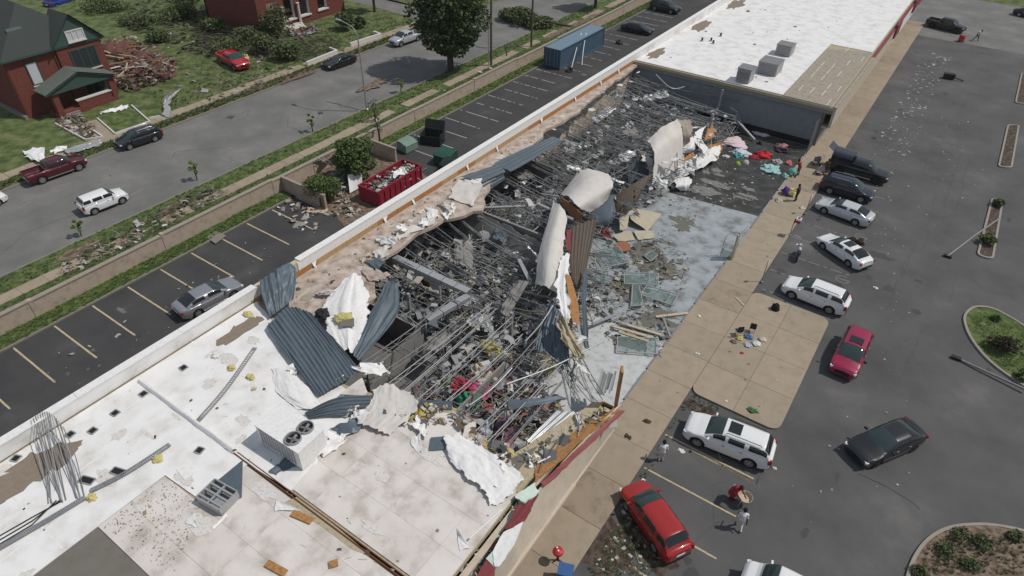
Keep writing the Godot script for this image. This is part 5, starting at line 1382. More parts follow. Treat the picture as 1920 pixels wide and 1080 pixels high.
	# units on the far roof
	for q in [[Vector3(-18.6, 4.57, -73.4), Vector3(1.5, 1.5, 1.7), "grey rooftop unit at the far edge of the hole"], [Vector3(-17.2, 4.57, -77.8), Vector3(2.2, 1.3, 2.4), "wider grey rooftop unit behind the edge unit"], [Vector3(-17.6, 4.57, -85.0), Vector3(1.8, 1.2, 1.8), "grey rooftop unit farther along the white roof"]]:
		var o := thing("rooftop_unit", q[2], "cooling unit", q[0])
		var s: Vector3 = q[1]
		var a := MB.new(); a.bx(-s.x / 2, 0.08, -s.z / 2, s.x / 2, s.y, s.z / 2); part(a, "casing", M.steel_pale, o)
		var b := MB.new(); b.bx(-s.x / 2 - 0.04, s.y, -s.z / 2 - 0.04, s.x / 2 + 0.04, s.y + 0.06, s.z / 2 + 0.04); part(b, "lid", M.steel, o)
		var c := MB.new(); c.bx(-s.x / 2 + 0.1, 0, -s.z / 2 + 0.1, s.x / 2 - 0.1, 0.08, s.z / 2 - 0.1); part(c, "base", M.steel, o)
		for k in 5:
			var l := MB.new(); l.bx(-s.x / 2 + 0.15, 0.25 + k * 0.2, s.z / 2, s.x / 2 - 0.15, 0.36 + k * 0.2, s.z / 2 + 0.025); part(l, "louvre", M.steel, o)

# ------------------------------------------------------------------ behind the building
func dumpster(label: String, at: Vector3, turn: float, s: Vector3, m: Material, lids: Material, open_lid: bool) -> void:
	var o := thing("dumpster", label, "dumpster", at, turn)
	var h := s / 2
	for k in 4:
		var a := MB.new()
		match k:
			0: a.bx(-h.x, 0.12, -h.z, h.x, s.y, -h.z + 0.06)
			1: a.bx(-h.x, 0.12, h.z - 0.06, h.x, s.y - 0.25, h.z)
			2: a.bx(-h.x, 0.12, -h.z + 0.061, -h.x + 0.06, s.y - 0.1, h.z - 0.061)
			3: a.bx(h.x - 0.06, 0.12, -h.z + 0.061, h.x, s.y - 0.1, h.z - 0.061)
		part(a, "side", m, o)
	var f := MB.new(); f.bx(-h.x + 0.06, 0.1, -h.z + 0.06, h.x - 0.06, 0.2, h.z - 0.06); part(f, "floor", M.bin_dark, o)
	for e in 2:
		var r := MB.new(); r.bx(-h.x + e * (s.x - 0.12), 0, -h.z + 0.02, -h.x + 0.12 + e * (s.x - 0.12), 0.1, h.z - 0.02); part(r, "skid", M.bin_dark, o)
		var pk := MB.new(); pk.bx((-h.x - 0.12) if e == 0 else h.x, s.y * 0.45, -0.3, -h.x if e == 0 else (h.x + 0.12), s.y * 0.45 + 0.14, 0.3); part(pk, "lifting_pocket", m, o)
	for e in 2:
		var lid := MB.new()
		var x0 := -h.x + e * h.x + 0.01; var x1 := x0 + h.x - 0.02
		if open_lid:
			lid.quad(Vector3(x0, s.y, -h.z), Vector3(x1, s.y, -h.z), Vector3(x1, s.y + 0.85, -h.z - 0.35), Vector3(x0, s.y + 0.85, -h.z - 0.35))
			lid.quad(Vector3(x0, s.y, -h.z - 0.05), Vector3(x0, s.y + 0.85, -h.z - 0.4), Vector3(x1, s.y + 0.85, -h.z - 0.4), Vector3(x1, s.y, -h.z - 0.05))
		else:
			lid.surf(patch([[Vector3(x0, s.y + 0.03, -h.z - 0.03), Vector3(x1, s.y + 0.03, -h.z - 0.03)], [Vector3(x0, s.y + 0.02, 0), Vector3(x1, s.y + 0.02, 0)], [Vector3(x0, s.y - 0.23, h.z + 0.05), Vector3(x1, s.y - 0.23, h.z + 0.05)]], 4, 6), 0.03)
		part(lid, "lid", lids, o)
func rear_things() -> void:
	# bin yard walls
	var en := thing("bin_yard_wall", "tan block wall closing the near side of the bin yard", "wall", Vector3(-44.6, 0, -32.2))
	var a := MB.new(); a.bx(-2.75, 0, -0.1, 2.9, 1.42, 0.1); part(a, "wall_face", M.wall_tan, en)
	var b := MB.new(); b.bx(-2.75, 1.42, -0.14, 2.94, 1.5, 0.14); part(b, "coping", M.wall_cap, en)
	for k in 3:
		var p := MB.new(); p.box(Transform3D(Basis(Vector3.FORWARD, 0.06 * (k - 1)), Vector3(2.5 + k * 0.22, 0.6, 0.25)), Vector3(0.1, 1.3, 0.12)); part(p, "timber_stake", M.pole_wood, en)
	var e2 := thing("bin_yard_wall", "tan block wall on the far side of the bin yard behind the shrubs", "wall", Vector3(-45.2, 0, -42.6))
	a = MB.new(); a.bx(-2.2, 0, -0.1, 2.4, 1.42, 0.1); part(a, "wall_face", M.wall_tan, e2)
	b = MB.new(); b.bx(-2.2, 1.42, -0.14, 2.44, 1.5, 0.14); part(b, "coping", M.wall_cap, e2)
	shrub("shrub", "feathery green shrub leaning over the near bin yard wall", g(606, 372, 0.0), Vector3(2.0, 1.5, 1.9), 3600, 0.13, GREENS + BRIGHT)
	tree("yard_tree", "small leafy tree crowding the bin yard by the retaining wall", g(668, 335, 0.0), 4.4, 2.3, 2.3, 5200, 0.15, GREENS + BRIGHT)
	var wb := MB.new()
	wb.surf(patch([[g(652, 328, 1.5), g(678, 321, 1.6)], [g(656, 362, 0.15), g(680, 349, 0.2)]], 4, 4), 0.05)
	solo(wb, "white_board", M.plain_white, "white board propped beside the red skip", "board")
	var mb := MB.new(); mb.bx(-0.9, 0, -0.4, 0.9, 0.1, 0.4)
	for k in mb.v.size(): mb.v[k] = Basis(Vector3.UP, 0.5) * mb.v[k] + g(595, 396, 0.02)
	solo(mb, "wood_pallet", M.wood_pale, "pale timber plank lying before the near bin yard wall", "plank")
	rubble("yard_rubble", "broken blocks and rubbish strewn around the bin yard", poly([[530, 375], [620, 400], [640, 370], [690, 395], [650, 410], [560, 398]]), 150, 0.0, 0.25, 0.06, 0.3, [Color(0.3, 0.27, 0.23), Color(0.5, 0.48, 0.44), Color(0.12, 0.1, 0.08), Color(0.2, 0.13, 0.08)], [0, 1, 2, 4])
	rubble("yard_rubble", "grey broken blocks heaped between the bin yard shrubs", poly([[620, 335], [650, 310], [660, 345], [640, 370], [625, 362]]), 200, 0.0, 0.9, 0.12, 0.4, [Color(0.25, 0.25, 0.24), Color(0.15, 0.15, 0.15), Color(0.35, 0.34, 0.32)], [0, 4, 1])
	var ld := thing("step_ladder", "white ladder leaning inside the bin yard", "ladder", Vector3(-46.4, 0, -37.0))
	for s in [-0.2, 0.2]:
		var m2 := MB.new(); m2.beam(Vector3(1.2, 0.1, s - 0.8), Vector3(-0.6, 1.9, s + 0.6), 0.06, 0.04); part(m2, "rail", M.galv, ld)
	for k in 6:
		var m2 := MB.new(); var p := Vector3(1.2, 0.1, -0.8).lerp(Vector3(-0.6, 1.9, 0.6), (k + 0.5) / 6.0); m2.beam(p + Vector3(0, 0, -0.2), p + Vector3(0, 0, 0.2), 0.04, 0.04); part(m2, "rung", M.galv, ld)
	# red skip
	var sk := thing("roll_off_skip", "long dark red roll-off skip heaped with rubbish", "skip", Vector3(-39.35, 0, -38.2), 0.03)
	var floor_ := MB.new(); floor_.bx(-1.1, 0.15, -3.05, 1.1, 0.25, 3.05); part(floor_, "floor", M.bin_red, sk)
	for s in [-1.0, 1.0]:
		var w := MB.new(); w.bx(s * 1.14 - 0.04, 0.15, -3.1, s * 1.14 + 0.04, 1.5, 3.1); var wl := part(w, "side_wall", M.bin_red, sk)
		for k in 9:
			var r := MB.new(); r.bx(s * 1.18, 0.2, -2.95 + k * 0.73, s * 1.27, 1.42, -2.85 + k * 0.73); part(r, "rib", M.bin_red, wl)
		var tp := MB.new(); tp.bx(s * 1.14 - 0.07, 1.5, -3.12, s * 1.14 + 0.07, 1.6, 3.12); part(tp, "top_rail", M.bin_red, sk)
		var e := MB.new(); e.bx(-1.095, 0.15, s * 3.06 - 0.04, 1.095, 1.5, s * 3.06 + 0.04); part(e, "end_wall", M.bin_red, sk)
		var er := MB.new(); er.bx(-1.07, 1.5, s * 3.06 - 0.07, 1.07, 1.6, s * 3.06 + 0.07); part(er, "top_rail", M.bin_red, sk)
		var ru := MB.new(); ru.bx(s * 0.6 - 0.06, 0, -3.0, s * 0.6 + 0.06, 0.15, 3.0); part(ru, "runner", M.bin_dark, sk)
	rubble("skip_rubbish", "mixed rubbish and boards piled in the red skip", vp([[-40.3, -35.4], [-38.4, -35.4], [-38.4, -41.0], [-40.3, -41.0]]), 420, 0.6, 1.1, 0.12, 0.45, [Color(0.4, 0.4, 0.4), Color(0.1, 0.1, 0.1), Color(0.45, 0.36, 0.25), Color(0.6, 0.6, 0.62), Color(0.05, 0.05, 0.05), Color(0.2, 0.18, 0.15)], [0, 2, 4, 1])
	sheet("plastic_sheet", "crumpled white plastic sheet on top of the red skip's rubbish", "plastic sheet", M.plain_white, [[[735, 322, 1.8], [758, 312, 2.0]], [[738, 333, 1.7], [765, 322, 1.8]]], 12, 10, 0.01, 0, 0, 0.3)
	dumpster("pale green dumpster with closed lids behind the yard tree", Vector3(-43.6, 0, -45.2), 1.5, Vector3(1.7, 1.1, 1.3), mat("bin_pale", L(0.16, 0.24, 0.2), 0.7), M.bin_pale, false)
	dumpster("dark green dumpster with both lids thrown open", Vector3(-42.6, 0, -48.0), 0.35, Vector3(2.2, 1.3, 1.5), M.bin_dark, M.bin_dark, true)
	dumpster("green dumpster with bright green lids next to the red skip", Vector3(-38.6, 0, -45.3), 0.1, Vector3(1.9, 1.3, 1.6), M.bin_green, M.bin_green, false)
	dumpster("green dumpster half hidden by the rear parapet", Vector3(-35.6, 0, -46.8), 0.15, Vector3(1.9, 1.35, 1.6), M.bin_green, M.bin_green, false)
	dumpster("black dumpster between the two green dumpsters", Vector3(-36.9, 0, -44.0), 0.2, Vector3(1.8, 1.3, 1.5), M.bin_dark, M.bin_dark, false)
	# shipping container
	var cn := thing("shipping_container", "long blue corrugated shipping container in the rear car park", "container", Vector3(-44.1, 0, -80.4))
	for s in [-1.0, 1.0]:
		var rows := []
		for i in 2:
			var r := []
			for j in 161:
				var t := j / 160.0
				r.append(Vector3(s * (1.2 + clampf(sin(t * TAU * 40.0) * 1.6, -1, 1) * 0.025), 0.15 + i * 2.35, -6.0 + t * 12.0))
			rows.append(r)
		var w := MB.new(); w.surf(rows, 0.0, s > 0); part(w, "side_wall", M.container_blue, cn)
		var rl := MB.new(); rl.bx(s * 1.22 - 0.07, 2.5, -6.08, s * 1.22 + 0.07, 2.62, 6.08); part(rl, "top_rail", M.container_blue, cn)
		var bl := MB.new(); bl.bx(s * 1.22 - 0.07, 0.02, -6.08, s * 1.22 + 0.07, 0.16, 6.08); part(bl, "bottom_rail", M.container_blue, cn)
		for e in [-1.0, 1.0]:
			var ps := MB.new(); ps.bx(s * 1.22 - 0.075, 0.16, e * 6.02 - 0.07, s * 1.22 + 0.075, 2.5, e * 6.02 + 0.07); part(ps, "corner_post", M.container_blue, cn)
		var dr := MB.new(); dr.bx(s * 0.58 - 0.555, 0.16, 5.98, s * 0.58 + 0.555, 2.5, 6.05); var d := part(dr, "door", M.container_blue, cn)
		for k in 2:
			var lr := MB.new(); lr.tube([Vector3(s * 0.58 - 0.25 + k * 0.5, 0.2, 6.08), Vector3(s * 0.58 - 0.25 + k * 0.5, 2.46, 6.08)], 0.02, 6); part(lr, "lock_rod", M.steel_pale, d)
	var rf := MB.new(); rf.surf(patch([[Vector3(-1.16, 2.57, 6.0), Vector3(1.16, 2.57, 6.0)], [Vector3(-1.16, 2.57, -6.0), Vector3(1.16, 2.57, -6.0)]], 2, 160, 40, 0.018, 0.0, 1), 0.02); part(rf, "roof", mat("container_roof", L(0.16, 0.23, 0.29), 0.6, 0.1), cn)
	var fw := MB.new(); fw.bx(-1.14, 0.16, -6.04, 1.14, 2.5, -5.98); part(fw, "end_wall", M.container_blue, cn)
	for q in [[[1090, 62], [1080, 95], [1071, 130]], [[1099, 62], [1094, 92], [1091, 122]]]:
		var cb := MB.new()
		cb.tube(spline([g(q[0][0], q[0][1], 2.7), g(q[1][0], q[1][1], 1.6), g(q[2][0], q[2][1], 0.1)], 10), 0.05, 6)
		solo(cb, "hanging_hose", M.plain_white, "slim white hose hanging down the blue container's side", "hose", "white hoses on the container")
	heap("rubbish_bag", "black bag dropped at the foot of the white hose", "bag", g(1068, 134), Vector3(0.5, 0.5, 0.5), Color(0.03, 0.03, 0.03))
	heap("rubbish_bag", "small black bag in an empty bay past the container", "bag", g(1161, 82), Vector3(0.5, 0.55, 0.4), Color(0.05, 0.05, 0.055))
	# cars
	car_c("sedan", "silver_sedan", "silver sedan parked beside the rear parapet", "car", L(0.3, 0.31, 0.34), [343, 583], [437, 535], 0.45, 0.0, {"metal": 0.5, "cladding": false})
	car_c("sedan", "dark_sedan", "dark sedan parked in the rear bays beyond the container", "car", L(0.012, 0.013, 0.018), [1169, 48], [1221, 58], 0.6, 0.0, {"dark_rims": true})
	car_c("bigsuv", "dark_pickup", "black large car parked last in the rear bays", "car", L(0.012, 0.014, 0.016), [1216, 6], [1279, 20], 0.7, 0.0, {"rails": true})
	# drain inlet and litter
	var dr := MB.new(); dr.prism(poly([[388, 446], [405, 433], [424, 442], [404, 457]], 0.13), 0.1, 0.16)
	solo(dr, "drain_inlet", M.kerb, "concrete drain inlet in the rear grass strip", "drain")
	rubble("lot_litter", "scraps of board and plastic lying in the rear car park", poly([[520, 385], [600, 400], [595, 440], [530, 420]]), 30, 0.0, 0.05, 0.1, 0.35, [Color(0.6, 0.6, 0.58), Color(0.3, 0.28, 0.25)], [0, 2])
	rubble("verge_litter", "branches, boards and white litter strewn along the street verge", poly([[110, 500], [190, 455], [300, 395], [400, 345], [420, 365], [320, 420], [210, 480], [130, 525]], 0.9), 420, 0.72, 0.35, 0.08, 0.4, [Color(0.1, 0.09, 0.06), Color(0.16, 0.14, 0.1), Color(0.08, 0.1, 0.05), Color(0.45, 0.43, 0.4), Color(0.06, 0.07, 0.03)], [1, 1, 3, 2, 0])
	rubble("verge_litter", "scattered pale litter along the far verge by the poles", poly([[690, 225], [900, 135], [1040, 70], [1050, 80], [910, 148], [705, 240]], 0.8), 60, 0.74, 0.08, 0.1, 0.35, [Color(0.5, 0.49, 0.46), Color(0.25, 0.2, 0.15)], [0, 1, 2])
	rubble("bay_litter", "small pale scraps dotted over the rear bays", poly([[20, 700], [300, 560], [480, 440], [560, 470], [480, 510], [100, 760]]), 40, 0.0, 0.02, 0.04, 0.2, [Color(0.3, 0.29, 0.28), Color(0.12, 0.12, 0.12)], [0, 2])

# ------------------------------------------------------------------ across the street
func window(o: Node3D, at: Vector3, w: float, h: float, panes: int, white: bool, trim: Material) -> void:
	var f := MB.new()
	for s in [-1.0, 1.0]:
		f.bx(at.x, at.y - h / 2 - 0.08, at.z + s * (w / 2 + 0.05) - 0.06, at.x + 0.09, at.y + h / 2 + 0.08, at.z + s * (w / 2 + 0.05) + 0.06)
		f.bx(at.x, at.y + s * (h / 2 + 0.04) - 0.06, at.z - w / 2 + 0.011, at.x + 0.088, at.y + s * (h / 2 + 0.04) + 0.06, at.z + w / 2 - 0.011)
	for k in range(1, panes):
		f.bx(at.x, at.y - h / 2, at.z - w / 2 + w * k / panes - 0.05, at.x + 0.085, at.y + h / 2, at.z - w / 2 + w * k / panes + 0.05)
	var fr := part(f, "window", trim, o)
	var p := MB.new(); p.bx(at.x - 0.02, at.y - h / 2, at.z - w / 2, at.x + 0.03, at.y + h / 2, at.z + w / 2)
	part(p, "pane", M.pane_white if white else M.pane, fr)
	var s2 := MB.new(); s2.bx(at.x, at.y - h / 2 - 0.22, at.z - w / 2 - 0.15, at.x + 0.16, at.y - h / 2 - 0.1, at.z + w / 2 + 0.15)
	part(s2, "sill", M.white_trim, fr)
func street_things() -> void:
	# ---- brick house with green trim; local +x faces the street
	var H := thing("brick_house", "red brick house with dark roof, green gable and broken porch", "house", Vector3(-80.0, 0.65, -30.3))
	var w := MB.new(); w.bx(-13, -0.3, -4.9, 0, 6.4, 4.9); part(w, "wall", M.brick, H)
	var sd := MB.new(); sd.bx(-13, -0.3, 4.9, -0.05, 6.35, 5.0); part(sd, "side_wall", M.brick, H)
	var bay := MB.new(); bay.bx(0, -0.3, -4.9, 0.35, 6.3, -0.1); part(bay, "front_bay", M.brick, H)
	var fd := MB.new(); fd.bx(-13, -0.3, 5.0, 0.12, 0.5, 5.35); part(fd, "stone_plinth", M.kerb, H)
	var rf := MB.new()
	var e0 := Vector3(-13.4, 6.4, -5.3); var e1 := Vector3(0.4, 6.4, -5.3); var e2 := Vector3(0.4, 6.4, 5.3); var e3 := Vector3(-13.4, 6.4, 5.3)
	var r0 := Vector3(-9.0, 10.2, 0); var r1 := Vector3(-4.4, 10.2, 0)
	rf.quad(e0, r0, r1, e1); rf.tri(e1, r1, e2); rf.quad(e2, r1, r0, e3); rf.tri(e3, r0, e0); rf.quad(e0, e1, e2, e3)
	var roof := part(rf, "roof", M.shingle, H)
	var ev := MB.new(); ev.bx(0.4, 6.2, -5.35, 0.5, 6.42, 5.35); part(ev, "eave", M.green_paint, roof)
	# front gable above the bay
	var gb := MB.new()
	var g0 := Vector3(0.55, 6.35, -5.2); var g1 := Vector3(0.55, 6.35, 0.2); var ga := Vector3(0.4, 9.3, -2.5); var gr := Vector3(-3.4, 9.3, -2.5)
	gb.tri(g0, ga, g1); part(gb, "gable", M.green_paint, H)
	var gs := MB.new(); gs.quad(g0 + Vector3(0.3, -0.1, -0.3), Vector3(-2.0, 6.3, -5.5), gr, ga + Vector3(0.35, 0.1, 0)); gs.quad(ga + Vector3(0.35, 0.1, 0), gr, Vector3(-2.0, 6.3, 0.5), g1 + Vector3(0.3, -0.1, 0.3)); part(gs, "gable_roof", M.shingle, H)
	window(H, Vector3(0.52, 7.2, -2.5), 1.7, 0.95, 3, true, M.white_trim)
	window(H, Vector3(0.35, 4.6, -2.7), 2.6, 2.1, 3, false, M.green_paint)
	window(H, Vector3(0.0, 4.4, 2.6), 1.0, 2.2, 1, true, M.green_paint)
	window(H, Vector3(0.35, 1.7, -2.7), 2.2, 1.7, 3, false, M.green_paint)
	var sky_ := MB.new(); sky_.box(Transform3D(Basis(Vector3.FORWARD, 0.75), Vector3(-1.9, 8.0, 2.0)), Vector3(1.2, 0.3, 1.5)); part(sky_, "roof_hatch", M.green_paint, roof)
	var dp := MB.new(); dp.tube([Vector3(0.1, 0, 0.1), Vector3(0.1, 6.2, 0.1)], 0.07, 6); part(dp, "downpipe", M.rust, H)
	# porch
	var pf := MB.new(); pf.bx(0.36, -0.3, -3.6, 2.6, 0.55, 3.0); var porch := part(pf, "porch", M.brick, H)
	for q in [[-3.5, 2.3], [2.6, 2.3]]:
		var c := MB.new(); c.bx(q[1] - 0.3, 0.55, q[0] - 0.3, q[1] + 0.3, 2.9, q[0] + 0.3); part(c, "porch_pier", M.brick, porch)
	var rail := MB.new(); rail.bx(2.2, 0.55, -3.1, 2.5, 1.25, 0.6); part(rail, "porch_wall", M.brick, porch)
	var rc := MB.new(); rc.bx(2.12, 1.25, -3.18, 2.58, 1.38, 0.7); part(rc, "porch_coping", M.white_trim, porch)
	var pr := MB.new()
	var pa := Vector3(3.0, 4.4, -0.3); var pb := Vector3(0.36, 4.4, -0.3)
	pr.quad(Vector3(3.0, 2.95, -4.2), Vector3(0.36, 2.95, -4.2), pb, pa); pr.quad(pa, pb, Vector3(0.36, 2.95, 3.6), Vector3(3.0, 2.95, 3.6))
	pr.quad(Vector3(3.0, 2.8, -4.2), pa - Vector3(0, 0.15, 0), pb - Vector3(0, 0.15, 0), Vector3(0.36, 2.8, -4.2)); pr.quad(pa - Vector3(0, 0.15, 0), Vector3(3.0, 2.8, 3.6), Vector3(0.36, 2.8, 3.6), pb - Vector3(0, 0.15, 0))
	part(pr, "porch_roof", M.porch_roof, H)
	var pg := MB.new(); pg.tri(Vector3(2.75, 2.85, -3.9), Vector3(2.75, 4.25, -0.3), Vector3(2.75, 2.85, 3.3)); pg.bx(2.7, 2.7, -3.9, 2.8, 2.95, 3.3); part(pg, "porch_gable", M.green_paint, H)
	for k in 4:
		var s := MB.new(); s.bx(2.6 + k * 0.3, -0.3, 0.9, 2.9 + k * 0.3, 0.42 - k * 0.16, 2.3); part(s, "step", M.kerb, porch)
	# ---- garden edging, paths
	var gp := MB.new(); gp.prism(poly([[152, 232], [185, 222], [230, 258], [192, 268]], 0.7), 0.6, 0.69)
	struct(gp, "garden_path", M.walk_1)
	var tl := MB.new(); tl.prism(poly([[183, 218], [245, 196], [280, 230], [216, 250]], 0.7), 0.6, 0.72, false)
	struct(tl, "trimmed_lawn", M.grass)
	for q in [[[216, 251], [281, 228]], [[183, 222], [216, 251]], [[281, 228], [247, 198]], [[280, 222], [300, 218]], [[104, 232], [160, 262]], [[160, 262], [193, 257]], [[193, 257], [168, 240]]]:
		var m2 := MB.new(); m2.beam(g(q[0][0], q[0][1], 0.75), g(q[1][0], q[1][1], 0.75), 0.14, 0.22)
		solo(m2, "garden_edging", M.white_trim, "low pale kerb edging the front garden of the brick house", "edging", "garden edging by the brick house")
	rubble("porch_rubble", "broken planks and bricks by the brick house steps", poly([[108, 225], [150, 215], [185, 250], [160, 258], [120, 245]], 0.7), 260, 0.66, 0.4, 0.08, 0.4, [Color(0.12, 0.08, 0.06), Color(0.3, 0.25, 0.2), Color(0.06, 0.05, 0.045), Color(0.4, 0.37, 0.33)], [0, 1, 1, 2])
	# ---- collapsed house: brick and timber heap
	var hp := MB.new()
	hp.col = Color(0.13, 0.055, 0.045)
	for q in [[245, 120, 3.8, 1.5], [280, 130, 3.6, 1.2], [225, 105, 3.0, 1.6], [300, 140, 2.6, 0.7]]:
		var c := g(q[0], q[1], 0.6)
		crumple(c, Vector3(q[2], q[3], q[2] * 0.8), hp, q[0], 0.5)
	solo(hp, "brick_heap", M.cloth, "heap of red brick and timber where a house has collapsed", "rubble heap", "", "stuff")
	var hz := poly([[185, 95], [250, 85], [335, 125], [330, 150], [250, 175], [205, 165]], 0.7)
	rubble("brick_rubble", "loose red bricks and boards over the collapsed house", hz, 1500, 0.7, 1.8, 0.1, 0.5, [Color(0.16, 0.055, 0.045), Color(0.2, 0.08, 0.06), Color(0.11, 0.05, 0.04), Color(0.33, 0.26, 0.19), Color(0.4, 0.36, 0.3), Color(0.06, 0.05, 0.045), Color(0.25, 0.23, 0.21), Color(0.14, 0.1, 0.08)], [0, 0, 4, 1, 1, 2])
	for i in 34:
		var q := in_poly(hz); var an := rnd(0, TAU); var dv := Vector3(cos(an), rnd(-0.25, 0.25), sin(an)) * rnd(0.8, 1.9)
		var m2 := MB.new(); var c := Vector3(q.x, rnd(1.4, 2.7), q.y); m2.beam(c - dv, c + dv, rnd(0.14, 0.3), 0.07)
		solo(m2, "loose_timber", M[pick(["wood", "wood_pale", "insulation", "pole_wood", "pole_wood", "white_trim"])], "splintered timber on the collapsed brick house", "timber", "timbers on the collapsed house")
	sheet("white_sheet", "white sheet draped by the trimmed lawn", "plastic sheet", M.plain_white, [[[190, 208, 0.9], [240, 195, 1.1]], [[188, 215, 0.75], [238, 204, 0.8]]], 14, 6, 0.02, 0, 0, 0.2)
	sheet("white_sheet", "large white sheet lying behind the maroon pickup", "plastic sheet", M.plain_white, [[[40, 285, 0.9], [78, 276, 1.2], [84, 288, 1.0]], [[55, 298, 0.9], [70, 302, 1.0], [78, 306, 0.8]]], 14, 10, 0.02, 0, 0, 0.25)
	sheet("white_sheet", "smaller white sheet beside the grey fallen panel", "plastic sheet", M.plain_white, [[[100, 276, 1.2], [122, 272, 1.0]], [[98, 287, 0.9], [125, 280, 0.8]]], 10, 8, 0.02, 0, 0, 0.25)
	sheet("fallen_metal_sheet", "grey bent metal panel lying beside the maroon pickup", "panel", M.galv, [[[118, 280, 0.95], [150, 272, 1.0], [188, 262, 0.85]], [[124, 288, 0.8], [155, 281, 0.9], [192, 270, 0.75]]], 16, 6, 0.02, 0, 0, 0.15)
	sheet("fallen_metal_sheet", "grey sheet of metal crumpled on the lawn by the far pavement", "panel", M.galv, [[[312, 178, 1.8], [340, 163, 1.6]], [[306, 195, 1.2], [318, 192, 1.0]], [[308, 218, 0.8], [320, 220, 0.75]]], 8, 16, 0.02, 0, 0, 0.2)
	# ---- ruined brick building
	var R := thing("ruined_building", "ruined dark red brick building with arched porch openings", "building", Vector3(-82.5, 0.65, -66.0))
	var comb := CSGBox3D.new()
	comb.name = "front_wall"
	comb.size = Vector3(0.5, 10.5, 16.0); comb.position = Vector3(0, 5.0, 0)
	comb.material = M.brick
	R.add_child(comb)
	for q in [[2.6, 1.3, 2.6, true], [-0.2, 1.3, 2.6, true], [-3.6, 1.4, 3.0, true], [5.6, 1.3, 2.4, true], [-0.2, 5.6, 1.8, false], [3.4, 5.6, 1.8, false], [-3.6, 5.8, 1.8, false], [6.0, 5.6, 1.8, false]]:
		var hb := CSGBox3D.new(); hb.operation = CSGShape3D.OPERATION_SUBTRACTION; hb.name = "opening"
		hb.size = Vector3(2, q[2], 1.7); hb.position = Vector3(0, -5.0 + q[1] + q[2] / 2, q[0]); comb.add_child(hb, true)
		if q[3]:
			var hc := CSGCylinder3D.new(); hc.operation = CSGShape3D.OPERATION_SUBTRACTION; hc.name = "arch"
			hc.radius = 0.85; hc.height = 2.0; hc.sides = 20; hc.rotation.z = PI / 2; hc.position = Vector3(0, -5.0 + q[1] + q[2], q[0]); comb.add_child(hc, true)
		var sl := MB.new(); sl.bx(0.2, q[1] - 0.2, q[0] - 1.05, 0.42, q[1], q[0] + 1.05); part(sl, "sill", M.white_trim, R)
	for q in [1.2, 4.1]:
		var c := MB.new(); c.lathe([Vector2(0.28, -0.3), Vector2(0.28, 0.2), Vector2(0.2, 0.3), Vector2(0.17, 2.9), Vector2(0.28, 3.0), Vector2(0.0, 3.1)], 10, Transform3D(Basis(), Vector3(0.6, 0.3, q))); part(c, "broken_column", M.white_trim, R)
	var bk := MB.new(); bk.bx(-12, -0.3, -7.9, -0.3, 0.3, 7.9); part(bk, "floor", M.dirt, R)
	var bw := MB.new(); bw.bx(-12, -0.3, -8.0, -11.6, 9, 8.0); part(bw, "back_wall", M.brick, R)
	var l1 := MB.new(); l1.prism(vp([[-12.0, 7.6], [-0.26, 7.6], [-0.26, 8.0], [-12.0, 8.0]]), -0.3, 9.2); part(l1, "side_wall", M.brick, R)
	var l2 := MB.new(); l2.bx(-12, -0.3, -8.0, -0.26, 9.0, -7.6); part(l2, "side_wall", M.brick, R)
	for k in 3:
		var s := MB.new(); s.bx(0.3 + k * 0.35, -0.3, 1.0, 0.65 + k * 0.35, 0.6 - k * 0.22, 4.4); part(s, "step", M.white_trim, R)
	rubble("ruin_rubble", "pale broken masonry on the ruin's front steps", poly([[540, 60], [590, 50], [600, 62], [555, 76]], 0.7), 160, 0.65, 0.6, 0.15, 0.5, [Color(0.35, 0.34, 0.32), Color(0.2, 0.2, 0.19), Color(0.15, 0.07, 0.055)], [0, 4, 2])
	# shrubs and fallen branches round the ruin
	var bl := [["overgrown dark shrub climbing the ruin's front", 520, 70, 2.2, 2.4], ["round green shrub near the ruin toward the street", 540, 112, 1.7, 1.2], ["dense green shrub right of the ruin's steps", 645, 58, 1.7, 1.4], ["small round green bush by the white garden wall", 675, 52, 0.9, 1.0], ["wild green shrub at the ruin's left corner", 470, 78, 2.6, 1.2], ["low green scrub behind the red pickup", 430, 92, 2.4, 0.8], ["pale scrub at the back of the far lawn", 330, 40, 3.0, 1.2], ["dark scrub beyond the collapsed house", 270, 50, 2.6, 1.0], ["dark tall shrub between house and ruin", 355, 18, 3.5, 2.4], ["grey-green scrub beside the ruin's left wall", 395, 62, 2.2, 1.3], ["low dark scrub behind the collapsed house", 300, 78, 2.0, 0.9], ["ragged vine mass on the ruin's upper front", 545, 28, 1.6, 3.0], ["green scrub at the lawn's top corner", 200, 22, 3.2, 1.1], ["bushy shrub in front of the ruin's arches", 500, 98, 1.9, 1.5]]
	for q in bl:
		shrub("shrub", q[0], g(q[1], q[2], 0.65), Vector3(q[3], q[4], q[3]), 1500, 0.2, GREENS + DULL)
	rubble("fallen_branches", "dead branches and scrub tangled before the ruin", poly([[370, 60], [450, 60], [530, 75], [620, 70], [640, 95], [560, 120], [450, 100], [380, 95]], 0.8), 900, 0.65, 1.3, 0.12, 0.6, [Color(0.07, 0.06, 0.045), Color(0.11, 0.095, 0.07), Color(0.05, 0.06, 0.03), Color(0.18, 0.165, 0.14), Color(0.04, 0.05, 0.02)], [1, 3, 3, 1])
	rubble("lawn_debris", "scattered boards and branches over the far lawn", poly([[180, 40], [340, 30], [420, 70], [560, 130], [400, 190], [330, 160], [260, 70]], 0.8), 420, 0.65, 0.3, 0.1, 0.5, [Color(0.08, 0.07, 0.05), Color(0.15, 0.13, 0.1), Color(0.4, 0.38, 0.35), Color(0.12, 0.08, 0.06)], [1, 3, 0, 2])
